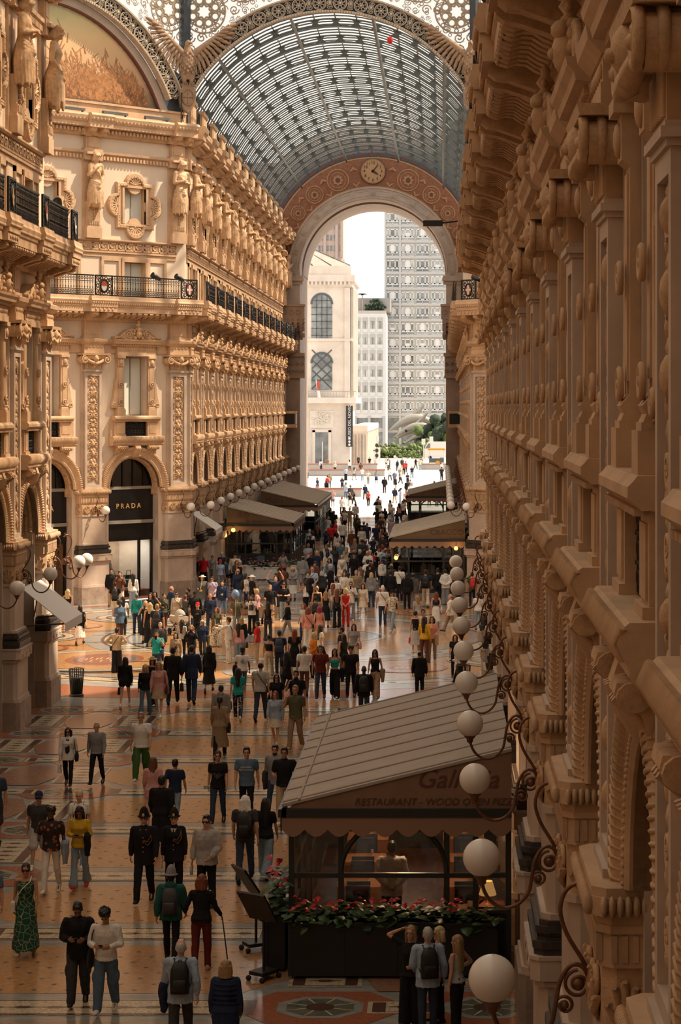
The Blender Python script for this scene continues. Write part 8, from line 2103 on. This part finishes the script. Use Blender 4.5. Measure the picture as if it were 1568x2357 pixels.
def car(px, d, m, lab, L=4.2, H=1.45, name='car'):
    o = empty(name, T(px2x(px, d), d, 0), label=lab, cat='car' if name == 'car' else 'van'); b = MB(m)
    pts = [(-L/2, .3), (L/2, .3), (L/2, .8), (L*.38, .92), (L*.2, H), (-L*.3, H), (-L*.46, .95), (-L/2, .85)] if name == 'car' else [(-L/2, .3), (L/2, .3), (L/2, H), (-L*.38, H), (-L/2, H*.6)]
    b.slab(pts, -.85, .85, 1); ob('body', b, None, o); g = MB('wglass'); g.slab([(-L*.4, .95), (L*.34, .95), (L*.18, H-.1), (-L*.28, H-.1)] if name == 'car' else [(-L*.47, H*.62), (-L*.3, H*.62), (-L*.3, H*.9), (-L*.37, H*.9)], -.87, .87, 1); ob('side_glass', g, None, o)
    for x in (-L*.31, L*.31):
        w = MB('tyre'); w.slab([(x+.32*cos(k*PI/8), .32+.32*sin(k*PI/8)) for k in range(16)], -.9, .9, 1); ob('wheel', w, None, o)
car(845, 440, 'white', 'white car parked beside the museum wing'); car(945, 440, 'silver', 'silver green car behind the bushes'); car(1012, 395, 'white', 'white delivery van behind the yellow cart', 5.6, 3.2, 'van'); car(985, 445, 'white', 'white car behind the leafy bush')
d = 352.; ct = empty('food_cart', T(px2x(1005, d), d, 0), label='yellow roofed food cart on the piazza', cat='cart')
b = MB('yellow'); b.slab([(-1.5, 2.55), (1.5, 2.55), (1.3, 2.85), (-1.3, 2.85)], -.9, .9, 1); ob('canopy', b, None, ct)
b = MB('steel'); b.box(-1.2, 1.2, -.6, .6, .5, 1.2); ob('counter', b, None, ct)
for x in (-1.2, 1.2):
    b = MB('white'); b.tube([(x, 0, 0), (x, 0, 2.6)], .05, 5); ob('post', b, None, ct)
b = MB('yellow'); b.slab([(.2+.4*cos(k*PI/8), .45+.4*sin(k*PI/8)) for k in range(16)], -.72, -.62, 1); ob('wheel', b, None, ct)
for px, d, lg in ((778, 330, 12), (1025, 330, 8), (770, 300, 14), (768, 232, 6)):
    be = empty('stone_bench', T(px2x(px, d), d, 0), label='long red topped stone bench %s' % {778: 'under the museum tower', 1025: 'near the food cart', 770: 'across the near piazza', 768: 'just outside the great arch'}[px], cat='bench')
    b = MB('pz_grey'); b.box(-lg/2, lg/2, -.5, .5, -.004, .8); ob('bench_base', b, None, be); b = MB('bench_red'); b.box(-lg/2-.1, lg/2+.1, -.6, .6, .8, .95); ob('bench_seat', b, None, be)
for px, d, h in ((742, 335, 4.2), (868, 395, 3.4), (993, 398, 3.2), (975, 398, 2.8)):
    p = empty('street_sign' if px > 800 else 'flag_pole', T(px2x(px, d), d, 0), label={742: 'thin pale pole before the museum portal', 868: 'round clock sign on a pole by the planting', 993: 'square traffic sign on a pole by the evergreens', 975: 'small traffic sign on a pole under the sculpture'}[px], cat='sign' if px > 800 else 'pole')
    b = MB('white'); b.tube([(0, 0, 0), (0, 0, h)], .06, 6); ob('pole', b, None, p)
    if px > 800: b = MB('white'); b.box(-.35, .35, -.05, .05, h-.2, h+.9); ob('plate', b, None, p)
# flag on the museum terrace
D = 344.; fg = empty('flag', T(px2x(733, D), D-1.5, py2z(915, D)), label='red and white flag hanging on the museum terrace', cat='flag'); b = MB('white'); b.tube([(0, 0, 0), (-.3, 0, 2.9)], .05, 5); ob('pole', b, None, fg)
b = MB('shieldred'); b.grid(lambda u, v: (-.2+.5*v+.1*sin(u*6), .05*sin(v*9), 2.6-1.5*u), 8, 6); b.grid(lambda u, v: (-.2+.5*v+.2*u, .05*sin(v*9), 1.1-1.2*u), 6, 6, 'white'); ob('cloth', b, None, fg)
# ================================================================== LIGHT
w = bpy.data.worlds.new('sky'); SC.world = w; w.use_nodes = True
bg = w.node_tree.nodes['Background']; bg.inputs['Color'].default_value = (1.0, .965, .915, 1); bg.inputs['Strength'].default_value = 1.25
sun = bpy.data.lights.new('sun', 'SUN'); sun.energy = 9.0; sun.color = (1.0, .83, .62); sun.angle = R(1.2)
so = bpy.data.objects.new('sun', sun); COL.objects.link(so)
SUN_AZ, SUN_EL = R(80), R(52)      # azimuth from +Y towards +X
sd = Vector((sin(SUN_AZ)*cos(SUN_EL), cos(SUN_AZ)*cos(SUN_EL), sin(SUN_EL)))
so.rotation_euler = (-sd).to_track_quat('-Z', 'Y').to_euler()
# ================================================================== CAMERA
cam = bpy.data.cameras.new('camera'); co = bpy.data.objects.new('camera', cam); COL.objects.link(co)
co.location = (0, 0, CAMZ); co.rotation_euler = (PI/2, 0, 0)
cam.sensor_fit = 'HORIZONTAL'; cam.sensor_width = 36; cam.lens = 36*FPX/1568
cam.shift_x = (784-VX)/1568; cam.shift_y = (VY-1178.5)/1568; cam.clip_end = 2000; cam.clip_start = .1
SC.camera = co
SC.view_settings.view_transform = 'Standard'; SC.view_settings.look = 'None'; SC.view_settings.gamma = 1; SC.view_settings.exposure = 0; SC.view_settings.use_curve_mapping = False
cy = SC.cycles
cy.max_bounces = 6; cy.diffuse_bounces = 3; cy.glossy_bounces = 3; cy.transmission_bounces = 3; cy.transparent_max_bounces = 10
cy.use_adaptive_sampling = True; cy.adaptive_threshold = .03; cy.use_denoising = True; cy.denoiser = 'OPENIMAGEDENOISE'
cy.caustics_reflective = False; cy.caustics_refractive = False; cy.sample_clamp_indirect = 4; cy.blur_glossy = .5
